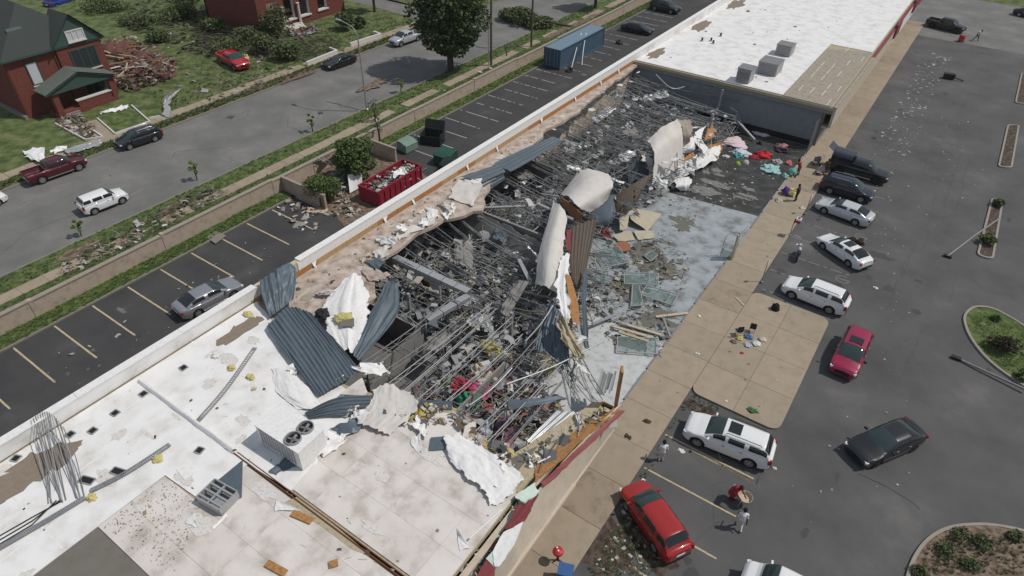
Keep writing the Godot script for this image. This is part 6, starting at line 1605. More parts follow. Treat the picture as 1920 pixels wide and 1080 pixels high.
	rubble("lawn_scrub", "dark dead scrub and leaf litter between brick house and ruin", poly([[190, 15], [300, 0], [400, 20], [380, 60], [440, 85], [400, 110], [330, 90], [240, 60]], 0.8), 1500, 0.65, 0.9, 0.12, 0.5, [Color(0.045, 0.045, 0.03), Color(0.07, 0.065, 0.045), Color(0.035, 0.045, 0.02), Color(0.11, 0.1, 0.08), Color(0.055, 0.065, 0.03)], [1, 3, 5, 5, 2])
	for i in 9:
		var c := g(rnd(380, 520), rnd(60, 105), 1.2); var an := rnd(0, TAU); var d := Vector3(cos(an), rnd(0.0, 0.5), sin(an)) * rnd(1.5, 3.0)
		var m2 := MB.new(); m2.tube(spline([c - d, c + Vector3(rnd(-0.3, 0.3), rnd(0, 0.5), 0), c + d], 6), 0.09, 6, 0.03)
		solo(m2, "fallen_branch", M.bark, "bare fallen branch among the scrub before the ruin", "branch", "bare branches before the ruin")
	for q in [[[575, 120, 632, 97], "low white garden wall behind the black coupe"], [[657, 84, 714, 66], "low white garden wall toward the silver pickup"]]:
		var a := g(q[0][0], q[0][1], 0.9); var b := g(q[0][2], q[0][3], 0.9)
		var m2 := MB.new(); m2.beam(a, b, 0.3, 0.55); m2.beam(b, b + Vector3(-1.6, 0, -0.2), 0.28, 0.5)
		solo(m2, "garden_wall", M.white_trim, q[1], "wall")
	# ---- trees
	tree("street_tree", "big full-leaved street tree casting shade on the road", g(845, 132, 0.62), 12.4, 5.2, 7.0, 10500, 0.27, [Color(0.055, 0.083, 0.03), Color(0.07, 0.104, 0.036), Color(0.045, 0.066, 0.024)], "", 40)
	for q in [[369, 335, 1.9, "slim young street tree beside the long verge litter"], [586, 245, 2.0, "slim young street tree opposite the red pickup"], [752, 172, 1.8, "slim young street tree between lamp post and big tree"], [152, 440, 1.5, "slim young street tree near the white boxy car"]]:
		tree("sapling", q[3], g(q[0], q[1], 0.65), q[2], 0.5, q[2] * 0.62, 300, 0.12, [Color(0.13, 0.19, 0.05), Color(0.16, 0.22, 0.07)], "young street trees", 5)
	for q in [[704, 228, 2.6, "thin ragged sapling beside the lamp post"], [712, 262, 3.2, "thin ragged sapling behind the retaining wall"], [950, 105, 2.4, "bare twiggy sapling near the utility poles"]]:
		tree("sapling", q[3], g(q[0], q[1], 0.75), q[2], 0.8, q[2] * 0.6, 160, 0.12, DULL, "", 7, q[0] == 950)
	tree("far_tree", "tree whose trunk shows behind the blue container", g(1116, 14, 0.65), 8.0, 3.0, 4.8, 3000, 0.3, GREENS)
	var ft := thing("fallen_tree", "fallen leafy tree crown lying across the street", "tree", g(990, 45, 0.5))
	var tr := MB.new(); tr.tube([Vector3(6.5, 0.3, -2.2), Vector3(2, 0.7, -0.6), Vector3(-3, 0.6, 1.0)], 0.2, 7, 0.08); part(tr, "trunk", M.bark, ft)
	var cm := MB.new()
	for k in 9:
		leaf_blob(cm, Vector3(-3.6 + k * 0.8, 0.8 + sin(k * 0.7) * 0.3, rnd(-1.0, 1.0)), Vector3(1.6, 0.95, 1.7), 380, 0.24, GREENS + DULL)
	part(cm, "crown", M.leaf, ft)
	tree("lane_tree", "slim tree standing beside the side street", g(703, 24, 0.6), 7.0, 2.0, 4.6, 1500, 0.28, GREENS)
	# ---- poles and lamp
	for q in [[921, 123, 0.16, "brown wooden utility pole nearer the big tree", "pole_wood"], [996, 88, 0.16, "brown wooden utility pole nearer the fallen tree", "pole_wood"], [916, 124, 0.07, "slim grey steel pole beside a wooden utility pole", "galv"], [772, 42, 0.09, "slim grey pole at the side street corner", "galv"]]:
		var b := g(q[0], q[1], 0.7)
		var o := thing("utility_pole", q[3], "pole", b)
		var m2 := MB.new(); m2.tube([Vector3(0, -0.3, 0), Vector3(0, 5, 0), Vector3(0.05, 11 if q[2] > 0.1 else 6, 0)], q[2], 8, q[2] * 0.75); part(m2, "shaft", M[q[4]], o)
		if q[2] > 0.1:
			var ca := MB.new(); ca.bx(-1.2, 10.2, -0.06, 1.2, 10.34, 0.06); part(ca, "crossarm", M.pole_wood, o)
	var lb := g(688, 206, 0.66)
	var lp := thing("street_lamp", "tall grey street lamp with curved arm over the road", "street lamp", lb)
	var top := above(lb, 677, 66)
	var sh := MB.new(); sh.tube([Vector3(0, -0.1, 0), Vector3(0, top.y * 0.5, 0), Vector3(0, top.y - 0.6, 0)], 0.1, 8, 0.07); part(sh, "shaft", M.steel_pale, lp)
	var ar := MB.new(); ar.tube(spline([Vector3(0, top.y - 0.7, 0), Vector3(-0.6, top.y + 0.1, 0.05), Vector3(-2.3, top.y + 0.5, 0.1)], 8), 0.05, 6); part(ar, "arm", M.steel_pale, lp)
	var ld := MB.new(); ld.box(Transform3D(Basis(), Vector3(-2.55, top.y + 0.48, 0.1)), Vector3(0.7, 0.14, 0.28)); part(ld, "lantern", M.steel_pale, lp)
	var bs := MB.new(); bs.lathe([Vector2(0.2, 0), Vector2(0.2, 0.1), Vector2(0.1, 0.2)], 10); part(bs, "base", M.steel_pale, lp)
	# ---- cars on and by the street
	car_w("pickup", "maroon_pickup", "dark maroon pickup parked by the brick house", "pickup", L(0.075, 0.008, 0.016), [152.4, 320], [82, 345], 1.0, 0.5, {"scale": 0.93, "metal": 0.2, "cladding": false})
	car_w("suv", "dark_suv", "dark grey SUV parked before the trimmed lawn", "car", L(0.018, 0.022, 0.028), [246, 281.5], [293, 266], -1.0, 0.5, {"scale": 0.92, "rails": true, "chrome_rail": true, "metal": 0.3})
	car_w("boxy", "white_hatchback", "white boxy hatchback driving on the street", "car", L(0.7, 0.71, 0.72), [232, 382.5], [181, 402.5], 1.0, 0.5, {"scale": 0.97})
	var nose := g(8, 372, 0.5)
	car("sedan", "white_sedan", "white car entering the street behind the maroon pickup", "car", L(0.7, 0.71, 0.72), nose + Vector3(0.2, 0, 2.35), Vector3(0, 0, -1), {})
	car_c("pickup", "red_pickup", "bright red pickup stranded on the lawn before the ruin", "pickup", L(0.36, 0.006, 0.018), [414, 100], [461, 125], 0.75, 0.65, {"scale": 1.02})
	car_c("coupe", "black_coupe", "black coupe stopped on the street by the white garden wall", "car", L(0.008, 0.008, 0.009), [661, 106], [611, 123], 0.6, 0.5, {"dark_rims": true, "scale": 0.95})
	car_c("pickup", "silver_pickup", "silver pickup driving beside the big street tree", "pickup", L(0.42, 0.44, 0.47), [784, 62], [736, 78], 0.75, 0.5, {"metal": 0.3, "scale": 0.93})
	car_c("hatch", "blue_hatchback", "blue car parked behind the brick house", "car", L(0.01, 0.03, 0.2), [98, 6], [125, -2], 0.7, 0.65, {})
	heap("lawn_bag", "pale yellow bundle beside the red pickup", "bundle", g(461, 112, 0.7), Vector3(0.5, 0.7, 0.4), Color(0.4, 0.4, 0.22))

# ------------------------------------------------------------------ car park
func sign_post(label: String, bpx: Array, tpx: Array, plate: Material, w: float, h: float) -> void:
	var b := g(bpx[0], bpx[1], 0.13)
	var t := above(b, tpx[0], tpx[1])
	var o := thing("sign_post", label, "sign", b)
	var ht := t.y - b.y
	var p := MB.new(); p.tube([Vector3(0, -0.05, 0), Vector3(0, ht, 0)], 0.035, 6); part(p, "post", M.steel, o)
	var s := MB.new(); s.bx(0.035, ht - h, -w / 2, 0.055, ht, w / 2); part(s, "plate", plate, o)
	var f := MB.new(); f.lathe([Vector2(0.12, 0), Vector2(0.1, 0.05), Vector2(0.04, 0.08)], 8); part(f, "foot", M.steel, o)
func front_things() -> void:
	var white := L(0.7, 0.71, 0.715)
	car_w("bigsuv", "white_suv", "large white SUV with sunroof in the hatched bay beside the walk", "car", white, [1303, 837], [1402, 877], -1.0, 0.0, {"sunroof": true, "rails": true})
	car_w("suv", "white_suv", "white SUV with black roof rails beside the walk's wide corner", "car", white, [1480.5, 560], [1552, 589], -1.0, 0.0, {"rails": true})
	car_w("sedan", "white_sedan", "white sedan with sunroof parked askew between two bays", "car", white, [1540, 467], [1588, 500], -1.0, 0.0, {"sunroof": true, "scale": 0.96})
	car_w("sedan", "white_sedan", "silvery white sedan parked next to the navy SUV", "car", L(0.55, 0.58, 0.6), [1543.5, 401], [1600, 422.5], -1.0, 0.0, {"metal": 0.3})
	var na := g(1552, 364); var nb := na + Vector3(2.8, 0, -0.05)
	var mid := (na + nb) / 2 + Vector3(-0.05, 0, -0.9)
	car("suv", "navy_suv", "navy blue SUV parked beside the covered pickup", "car", L(0.008, 0.012, 0.026), mid, Vector3(1, 0, -0.02).normalized(), {"rails": true, "chrome_rail": true})
	var pa := g(1642, 347)
	var pk := car("pickup", "black_pickup", "black pickup with tall dark canopy over its bed", "pickup", L(0.012, 0.014, 0.018), pa + Vector3(-1.95, 0, -0.95), Vector3(1, 0, 0.02).normalized(), {"dark_rims": true, "cladding": false})
	var cp := MB.new()
	cp.surf(patch([[Vector3(-2.75, 1.2, -0.97), Vector3(-0.8, 1.2, -0.97)], [Vector3(-2.72, 2.05, -0.9), Vector3(-0.8, 2.0, -0.88)], [Vector3(-2.7, 2.16, 0), Vector3(-0.8, 2.1, 0)], [Vector3(-2.72, 2.05, 0.9), Vector3(-0.8, 2.0, 0.88)], [Vector3(-2.75, 1.2, 0.97), Vector3(-0.8, 1.2, 0.97)]], 4, 16), 0.03)
	cp.quad(Vector3(-0.8, 1.2, -0.97), Vector3(-0.8, 1.2, 0.97), Vector3(-0.8, 2.0, 0.88), Vector3(-0.8, 2.0, -0.88))
	part(cp, "bed_canopy", paint(L(0.012, 0.015, 0.028)), pk)
	var hl := MB.new(); hl.quad(Vector3(-2.72, 2.12, -0.8), Vector3(-2.72, 2.12, 0.8), Vector3(-3.3, 2.55, 0.8), Vector3(-3.3, 2.55, -0.8)); hl.quad(Vector3(-2.72, 2.09, -0.8), Vector3(-3.3, 2.52, -0.8), Vector3(-3.3, 2.52, 0.8), Vector3(-2.72, 2.09, 0.8)); part(hl, "raised_rear_hatch", paint(L(0.012, 0.015, 0.028)), pk)
	car_c("suv", "magenta_suv", "deep pinkish red SUV with sunroof stopped in the drive aisle", "car", L(0.27, 0.008, 0.05), [1611, 628], [1577, 702], 0.5, 0.0, {"sunroof": true, "scale": 0.98, "dark_mirrors": true})
	car_c("coupe", "black_sedan", "black sedan driving across the open car park", "car", L(0.009, 0.01, 0.012), [1722, 805], [1594, 858], 0.45, 0.0, {"dark_rims": true})
	car_c("hatch", "red_suv", "red SUV parked at the kerb near the blue bin", "car", L(0.3, 0.016, 0.014), [1262, 1018], [1196, 924], 0.75, 0.0, {"scale": 0.98})
	var vc := g(1456, 1047, 2.15)
	car("van", "white_van", "white van whose roof corner shows near the curved bed", "van", white, Vector3(vc.x + 1.5, 0, vc.z + 0.78), Vector3(-1, 0, 0.04).normalized(), {})
	car_c("pickup", "black_pickup", "black pickup parked at the far end of the walk", "pickup", L(0.015, 0.012, 0.013), [1736, 38], [1814, 56], 0.7, 0.0, {"dark_rims": true})
	car_c("sedan", "dark_car", "dark car passing on the far street", "car", L(0.012, 0.012, 0.014), [1905, 20], [1960, 32], 0.6, 0.0, {})
	# people
	var dk := Color(0.05, 0.03, 0.02); var bk := Color(0.012, 0.01, 0.01)
	person("person in white shirt and pale trousers standing at the kerb by the large white SUV", g(1238, 864), 2.2, {"hal": Vector3(0.25, 1.05, -0.2), "ell": Vector3(0.05, 1.1, -0.26)}, Color(0.6, 0.6, 0.62), Color(0.5, 0.49, 0.46), dk, bk)
	person("person in red dress bending over the round basket cart", g(1370, 935), -0.5, {"chest": Vector3(0.18, 1.2, 0), "neck": Vector3(0.3, 1.35, 0), "head": Vector3(0.38, 1.48, 0), "shl": Vector3(0.2, 1.3, -0.17), "shr": Vector3(0.2, 1.3, 0.17), "ell": Vector3(0.4, 1.05, -0.2), "elr": Vector3(0.4, 1.05, 0.2), "hal": Vector3(0.62, 0.95, -0.18), "har": Vector3(0.62, 0.95, 0.18)}, Color(0.3, 0.02, 0.035), Color(0.3, 0.02, 0.035), dk, bk, false, true)
	person("person in white clothes walking behind the round basket cart", g(1384, 991), 1.9, {"knl": Vector3(0.14, 0.5, -0.1), "anl": Vector3(0.2, 0.1, -0.1), "knr": Vector3(0.0, 0.48, 0.1), "anr": Vector3(-0.26, 0.14, 0.1), "hal": Vector3(0.3, 1.0, -0.18), "har": Vector3(-0.15, 0.86, 0.24)}, Color(0.62, 0.62, 0.63), Color(0.6, 0.6, 0.6), dk, bk)
	person("person in dark brown clothes holding a purple and yellow bundle on the walk", g(1491, 377, 0.13), 2.9, {"hal": Vector3(0.35, 1.0, -0.2), "har": Vector3(0.35, 1.0, 0.2)}, Color(0.05, 0.035, 0.025), Color(0.03, 0.025, 0.02), dk, bk, true)
	person("person in red top leaning over a trolley on the walk", g(1495, 329, 0.13), 2.6, {"chest": Vector3(0.15, 1.2, 0), "neck": Vector3(0.26, 1.36, 0), "head": Vector3(0.33, 1.5, 0), "shl": Vector3(0.17, 1.3, -0.17), "shr": Vector3(0.17, 1.3, 0.17), "ell": Vector3(0.38, 1.08, -0.2), "elr": Vector3(0.38, 1.08, 0.2), "hal": Vector3(0.6, 1.0, -0.16), "har": Vector3(0.6, 1.0, 0.16)}, Color(0.26, 0.02, 0.035), Color(0.02, 0.02, 0.024), dk, bk, true)
	person("person in brown clothes standing behind the covered pickup", g(1545, 328, 0.13), 1.2, {"hal": Vector3(0.3, 0.95, -0.2)}, Color(0.09, 0.06, 0.03), Color(0.07, 0.05, 0.03), dk, bk, true)
	person("person in white top and dark trousers striding near the red drum", g(1829, 76), -0.6, {"chest": Vector3(0.15, 1.25, 0), "neck": Vector3(0.28, 1.4, 0), "head": Vector3(0.36, 1.53, 0), "knl": Vector3(0.2, 0.52, -0.1), "anl": Vector3(0.25, 0.1, -0.1), "knr": Vector3(-0.1, 0.5, 0.1), "anr": Vector3(-0.4, 0.12, 0.1)}, Color(0.6, 0.6, 0.62), Color(0.02, 0.02, 0.022), dk, bk)
	# basket cart
	var bc := thing("basket_cart", "round wicker basket cart pushed across the bays", "cart", g(1392, 945))
	var bb := MB.new(); bb.lathe([Vector2(0.0, 0.45), Vector2(0.32, 0.45), Vector2(0.4, 0.72), Vector2(0.38, 0.72), Vector2(0.3, 0.5), Vector2(0.0, 0.5)], 16); part(bb, "basket", M.wood_pale, bc)
	for k in 4:
		var lg := MB.new(); var an := TAU * k / 4.0 + 0.4; lg.tube([Vector3(cos(an) * 0.3, 0.47, sin(an) * 0.3), Vector3(cos(an) * 0.4, 0.03, sin(an) * 0.4)], 0.025, 5); part(lg, "leg", M.steel_pale, bc)
	var bd := MB.new(); bd.tube([Vector3(-0.45, 0.8, -0.2), Vector3(-0.75, 1.0, -0.2), Vector3(-0.75, 1.0, 0.2), Vector3(-0.45, 0.8, 0.2)], 0.02, 5); part(bd, "handle", M.steel_pale, bc)
	# balloons or bundle held
	for q in [["purple bundle held beside the person in dark brown", 1474, 359, Color(0.08, 0.04, 0.25)], ["yellow-white bundle held by the person in dark brown", 1484, 361, Color(0.6, 0.55, 0.25)]]:
		heap("held_bundle", q[0], "bundle", g(q[1], q[2], 0.45), Vector3(0.42, 0.5, 0.35), q[3], "", 0.35)
	# trolley and stroller
	for q in [[1483, 330, "small wheeled trolley of teal bags before the person in red top", Color(0.12, 0.4, 0.38)], [1530, 308, "grey stroller standing on the walk behind the covered pickup", Color(0.18, 0.17, 0.2)], [1537, 326, "pink and grey stroller beside the person in brown", Color(0.4, 0.33, 0.35)]]:
		var o := thing("trolley", q[2], "trolley", g(q[0], q[1], 0.13), 0.5)
		var c := MB.new(); c.col = q[3]; crumple(Vector3(0, 0.4, 0), Vector3(0.35, 0.45, 0.28), c, q[0], 0.4); part(c, "load", M.cloth, o)
		var fr := MB.new(); fr.tube([Vector3(-0.4, 0.15, -0.25), Vector3(0.35, 0.3, -0.25), Vector3(0.55, 0.95, -0.22), Vector3(0.55, 0.95, 0.22), Vector3(0.35, 0.3, 0.25), Vector3(-0.4, 0.15, 0.25), Vector3(-0.4, 0.15, -0.25)], 0.02, 5); part(fr, "frame", M.steel, o)
		for k in 4:
			var wh := MB.new(); wh.lathe([Vector2(0.0, -0.02), Vector2(0.1, -0.02), Vector2(0.1, 0.02), Vector2(0.0, 0.02)], 10, Transform3D(Basis(Vector3.RIGHT, PI / 2), Vector3(-0.35 + (k % 2) * 0.65, 0.1, -0.27 + (k / 2) * 0.54))); part(wh, "wheel", M.tyre, o)
	for q in [["red and white round cushion on the walk edge", 1478, 306, 0.34, Color(0.5, 0.15, 0.15)], ["mint green bag on the sill beside the walk", 1473, 330, 0.35, Color(0.3, 0.55, 0.42)], ["pale litter heap on the walk below the purple bundle", 1460, 377, 0.35, Color(0.45, 0.4, 0.35)], ["white paper bag by the kerb sign", 1504, 391, 0.25, Color(0.55, 0.5, 0.42)]]:
		heap("walk_bag", q[0], "bag", g(q[1], q[2], 0.13), Vector3(q[3], q[3] * 0.8, q[3]), q[4], "", 0.4)
	# signs along the kerb
	sign_post("tall kerb sign post beside the walk's wide corner", [1428, 528], [1429, 484], M.plain_white, 0.3, 0.42)
	sign_post("thin kerb sign post by the silvery white sedan", [1510, 400], [1513, 364], M.plain_white, 0.3, 0.4)
	sign_post("kerb post carrying a red and white sign box", [1481, 440], [1482, 408], M.sign_red, 0.42, 0.5)
	var sb := g(1481, 440, 0.13); var stp := above(sb, 1483, 404)
	var bx2 := thing("sign_box", "blue, white and red box on top of the kerb post", "box", Vector3(sb.x + 0.3, stp.y - 0.45, sb.z))
	var cA := MB.new(); cA.bx(-0.2, 0, -0.22, 0.2, 0.24, 0.22); part(cA, "lower_half", M.sign_red, bx2)
	var cB := MB.new(); cB.bx(-0.195, 0.24, -0.215, 0.195, 0.4, 0.215); part(cB, "upper_half", M.plain_white, bx2)
	var cC := MB.new(); cC.bx(-0.12, 0.4, -0.14, 0.12, 0.43, 0.14); part(cC, "dark_panel", M.blue_box, bx2)
	# round red stand near the near kerb
	var rs := thing("round_red_stand", "round red top on a short stand on the near walk", "stand", g(1046, 1050, 0.13))
	var t1 := MB.new(); t1.lathe([Vector2(0.0, 0.86), Vector2(0.24, 0.88), Vector2(0.28, 0.95), Vector2(0.25, 1.05), Vector2(0.12, 1.11), Vector2(0.0, 1.12)], 20, Transform3D(Basis(Vector3.RIGHT, 0.1), Vector3.ZERO)); part(t1, "top", M.sign_red, rs)
	var t2 := MB.new(); t2.tube([Vector3(0, 0, 0), Vector3(0, 0.9, 0)], 0.05, 8); part(t2, "post", M.black_trim, rs)
	for k in 3:
		var lg := MB.new(); var an := TAU * k / 3.0; lg.beam(Vector3(0, 0.08, 0), Vector3(cos(an) * 0.3, 0.02, sin(an) * 0.3), 0.06, 0.04); part(lg, "foot", M.black_trim, rs)
	for k in 2:
		var dt := MB.new(); dt.bx(-0.15 + k * 0.14, 1.1, -0.02 + k * 0.1, -0.07 + k * 0.14, 1.125, 0.06 + k * 0.1); part(dt, "tag", M.plain_white, rs)
	var bn := thing("blue_bin", "blue metal newspaper box at the near kerb", "box", g(1058, 1088, 0.13), 0.35)
	var b1 := MB.new(); b1.bx(-0.35, 0.1, -0.3, 0.35, 1.0, 0.3); part(b1, "casing", M.blue_box, bn)
	var b2 := MB.new(); b2.bx(-0.38, 1.0, -0.33, 0.38, 1.06, 0.33); part(b2, "lid", M.blue_box, bn)
	var b3 := MB.new(); b3.bx(-0.3, 0, -0.25, 0.3, 0.1, 0.25); part(b3, "base", M.black_trim, bn)
	var b4 := MB.new(); b4.bx(0.351, 0.5, -0.22, 0.37, 0.9, 0.22); part(b4, "window", M.pane, bn)
	# black tyre-like bag and motorbike
	heap("rubbish_bag", "black rubbish bag standing on the walk beside the white SUV", "bag", g(1453, 580, 0.13), Vector3(0.32, 0.62, 0.3), Color(0.014, 0.014, 0.015), "", 0.2)
	heap("rubbish_bag", "dark bag on the ground behind the askew white sedan", "bag", g(1597, 452), Vector3(0.35, 0.4, 0.3), Color(0.02, 0.02, 0.022), "", 0.3)
	heap("rubbish_bag", "dark brown bag behind the dark bag and askew sedan", "bag", g(1611, 457), Vector3(0.35, 0.5, 0.3), Color(0.05, 0.03, 0.025), "", 0.4)
	var mo := thing("motorcycle", "silver motorcycle standing at the kerb below the sign box", "motorcycle", g(1494, 483), 1.75)
	for q in [0.62, -0.62]:
		var wl := Node3D.new(); wl.name = "wheel"; wl.position = Vector3(q, 0.31, 0); mo.add_child(wl, true)
		var ty := MB.new(); ty.lathe([Vector2(0.2, 0.05), Vector2(0.31, 0.05), Vector2(0.31, -0.05), Vector2(0.2, -0.05)], 18, Transform3D(Basis(Vector3.RIGHT, PI / 2), Vector3.ZERO)); part(ty, "tyre", M.tyre, wl)
		var ri := MB.new(); ri.lathe([Vector2(0.2, 0.03), Vector2(0.0, 0.04), Vector2(0.0, -0.04), Vector2(0.2, -0.03)], 18, Transform3D(Basis(Vector3.RIGHT, PI / 2), Vector3.ZERO)); part(ri, "rim", M.rim, wl)
	var tk := MB.new(); tk.col = Color(0.4, 0.41, 0.42); crumple(Vector3(0.15, 0.62, 0), Vector3(0.38, 0.34, 0.18), tk, 3.0, 0.1); part(tk, "tank", M.cloth, mo)
	var en := MB.new(); en.bx(-0.25, 0.25, -0.14, 0.3, 0.62, 0.14); part(en, "engine", M.steel_pale, mo)
	var se := MB.new(); se.bx(-0.65, 0.72, -0.14, -0.1, 0.84, 0.14); part(se, "seat", M.black_trim, mo)
	var fk := MB.new(); fk.tube([Vector3(0.62, 0.31, 0.1), Vector3(0.42, 1.0, 0.1)], 0.03, 6); part(fk, "fork", M.chrome, mo)
	var fk2 := MB.new(); fk2.tube([Vector3(0.62, 0.31, -0.1), Vector3(0.42, 1.0, -0.1)], 0.03, 6); part(fk2, "fork", M.chrome, mo)
	var hb := MB.new(); hb.tube([Vector3(0.25, 1.08, -0.38), Vector3(0.42, 1.02, 0), Vector3(0.25, 1.08, 0.38)], 0.022, 6); part(hb, "handlebar", M.chrome, mo)
	var lm := MB.new(); lm.bx(0.48, 0.85, -0.1, 0.6, 1.02, 0.1); part(lm, "headlight", M.lamp_clear, mo)
	var mg := MB.new(); mg.tube([Vector3(0.75, 0.6, 0), Vector3(0.62, 0.68, 0), Vector3(0.4, 0.58, 0)], 0.07, 6); part(mg, "mudguard", M.rim, mo)
	# group of belongings on the wide part of the walk
	for q in [[1383, 628, 0.3, "black folding chair with a yellow bag before it"], [1409, 622, -0.2, "black folding chair behind the blue and white bags"]]:
		var o := thing("folding_chair", q[3], "chair", g(q[0], q[1], 0.135), q[2] + 2.0)
		var s := MB.new(); s.bx(-0.2, 0.42, -0.2, 0.2, 0.46, 0.2); part(s, "seat", M.black_trim, o)
		var b := MB.new(); b.box(Transform3D(Basis(Vector3.FORWARD, 0.15), Vector3(-0.22, 0.72, 0)), Vector3(0.04, 0.42, 0.42)); part(b, "backrest", M.black_trim, o)
		for k in 4:
			var l := MB.new(); l.tube([Vector3(-0.18 + (k % 2) * 0.36, 0.44, -0.18 + (k / 2) * 0.36), Vector3(0.2 - (k % 2) * 0.4, 0.0, -0.18 + (k / 2) * 0.36)], 0.014, 5); part(l, "leg", M.steel, o)
	for q in [[1386, 635, 0.26, Color(0.5, 0.45, 0.16), "yellow bag before a black folding chair"], [1404, 633, 0.32, Color(0.1, 0.2, 0.36), "blue bag beside the white bags on the walk"], [1402, 648, 0.28, Color(0.45, 0.43, 0.55), "lilac bag nearest the red scrap on the walk"], [1417, 645, 0.34, Color(0.6, 0.6, 0.6), "white bag beside the lilac bag"], [1376, 641, 0.24, Color(0.2, 0.15, 0.16), "dark small bag left of the yellow bag"], [1429, 637, 0.3, Color(0.5, 0.46, 0.42), "pale flat bag at the end of the belongings"], [1391, 662, 0.14, Color(0.4, 0.05, 0.04), "small red scrap on the walk"]]:
		heap("bag", q[4], "bag", g(q[0], q[1], 0.135), Vector3(q[2], q[2] * 0.7, q[2] * 0.8), q[3], "belongings on the walk", 0.45)
	var pln := MB.new(); pln.beam(g(1379, 557, 0.16), g(1395, 573, 0.16), 0.12, 0.05)
	solo(pln, "loose_plank", M.wood_pale, "pale short plank lying alone on the wide walk", "plank")
	for q in [[1310, 593, 0.16, "white scrap on the walk near the slab edge"], [1307, 663, 0.16, "white scrap on the walk beyond the near canopy"], [1277, 846, 0.22, "small white box on the asphalt by the large white SUV"], [1642, 540, 0.2, "white scrap on the open asphalt"], [1452, 879, 0.15, "white scrap behind the large white SUV"]]:
		heap("paper_scrap", q[3], "litter", g(q[0], q[1], 0.13 if q[0] < 1320 and q[1] < 700 else 0.0), Vector3(q[2], 0.1, q[2] * 0.7), Color(0.62, 0.62, 0.6), "", 0.5)
	heap("leafy_sprig", "green leafy sprig lying on the wide walk's near edge", "plant", g(1411, 770, 0.135), Vector3(0.35, 0.08, 0.2), Color(0.05, 0.13, 0.05), "", 0.8)
	for q in [[1213, 790, "brown leaf clump on the near walk"], [1177, 819, "small dark clump on the near walk"]]:
		heap("leaf_clump", q[2], "litter", g(q[0], q[1], 0.13), Vector3(0.22, 0.06, 0.16), Color(0.06, 0.045, 0.03), "", 0.8)
	# far lot things
	var dm := thing("traffic_drum", "red round drum standing in the far bays", "drum", g(1801, 78))
	var d1 := MB.new(); d1.lathe([Vector2(0.42, 0.05), Vector2(0.42, 0.9), Vector2(0.35, 1.0), Vector2(0.0, 1.02)], 18); part(d1, "body", mat("drum_red", L(0.35, 0.06, 0.045), 0.6), dm)
	var d2 := MB.new(); d2.lathe([Vector2(0.0, 0.0), Vector2(0.5, 0.0), Vector2(0.5, 0.05), Vector2(0.42, 0.06)], 18); part(d2, "base", M.black_trim, dm)
	var ov := thing("overturned_trolley", "black overturned trolley on the far asphalt", "trolley", g(1780, 148), 0.2)
	var o1 := MB.new(); o1.bx(-0.8, 0.1, -0.35, 0.5, 0.7, 0.35); part(o1, "body", M.black_trim, ov)
	var o2 := MB.new(); o2.beam(Vector3(0.5, 0.3, 0.1), Vector3(1.6, 0.12, 0.35), 0.12, 0.1); part(o2, "handle", M.black_trim, ov)
	for k in 2:
		var o3 := MB.new(); o3.lathe([Vector2(0.0, -0.05), Vector2(0.16, -0.05), Vector2(0.16, 0.05), Vector2(0.0, 0.05)], 12, Transform3D(Basis(Vector3.RIGHT, PI / 2), Vector3(-0.5 + k * 0.7, 0.16, 0.42))); part(o3, "wheel", M.tyre, ov)
	for q in [[[1777, 480, 0.15], [1824, 444, 0.3], [1873, 410, 0.35], "fallen grey lamp pole across the narrow bed"], [[1793, 671, 0.1], [1850, 697, 0.2], [1925, 731, 0.3], "fallen dark lamp pole along the teardrop bed's kerb"]]:
		var o := thing("fallen_pole", q[3], "pole", g(q[1][0], q[1][1], 0.05))
		var m2 := MB.new(); m2.tube([g(q[0][0], q[0][1], q[0][2]) - o.position, g(q[1][0], q[1][1], q[1][2]) - o.position, g(q[2][0], q[2][1], q[2][2]) - o.position], 0.08, 8); part(m2, "shaft", M.steel, o)
		var h2 := MB.new(); h2.box(Transform3D(Basis(), g(q[0][0], q[0][1], 0.12) - o.position), Vector3(0.6, 0.16, 0.3)); part(h2, "lamp_head", M.black_trim, o)
	rubble("lot_litter", "white scraps of board and paper over the far bays", poly([[1640, 270], [1690, 190], [1720, 120], [1750, 100], [1790, 110], [1740, 200], [1720, 290], [1660, 300]]), 300, 0.0, 0.02, 0.03, 0.26, [Color(0.4, 0.4, 0.38), Color(0.3, 0.3, 0.28), Color(0.2, 0.2, 0.19), Color(0.5, 0.5, 0.5)], [5, 5, 5, 1])
	rubble("lot_litter", "thin scatter of pale scraps across the open asphalt", poly([[1560, 400], [1660, 250], [1850, 180], [1850, 330], [1700, 480], [1760, 900], [1500, 1000], [1480, 900], [1660, 700]]), 150, 0.0, 0.01, 0.03, 0.12, [Color(0.4, 0.4, 0.38), Color(0.25, 0.25, 0.24)], [5])
	rubble("kerb_litter", "leaves and white scraps along the near kerb by the red SUV", poly([[1110, 1075], [1170, 955], [1215, 940], [1250, 1050], [1200, 1075]]), 330, 0.0, 0.04, 0.04, 0.16, [Color(0.1, 0.11, 0.06), Color(0.14, 0.09, 0.07), Color(0.4, 0.4, 0.38), Color(0.06, 0.08, 0.035)], [5, 5, 1])
	rubble("walk_litter", "small scraps scattered along the front walk", poly([[1200, 760], [1300, 620], [1440, 420], [1500, 340], [1520, 350], [1430, 520], [1540, 610], [1450, 790], [1290, 735], [1240, 790]]), 45, 0.13, 0.01, 0.03, 0.11, [Color(0.5, 0.49, 0.47), Color(0.2, 0.17, 0.14)], [5])

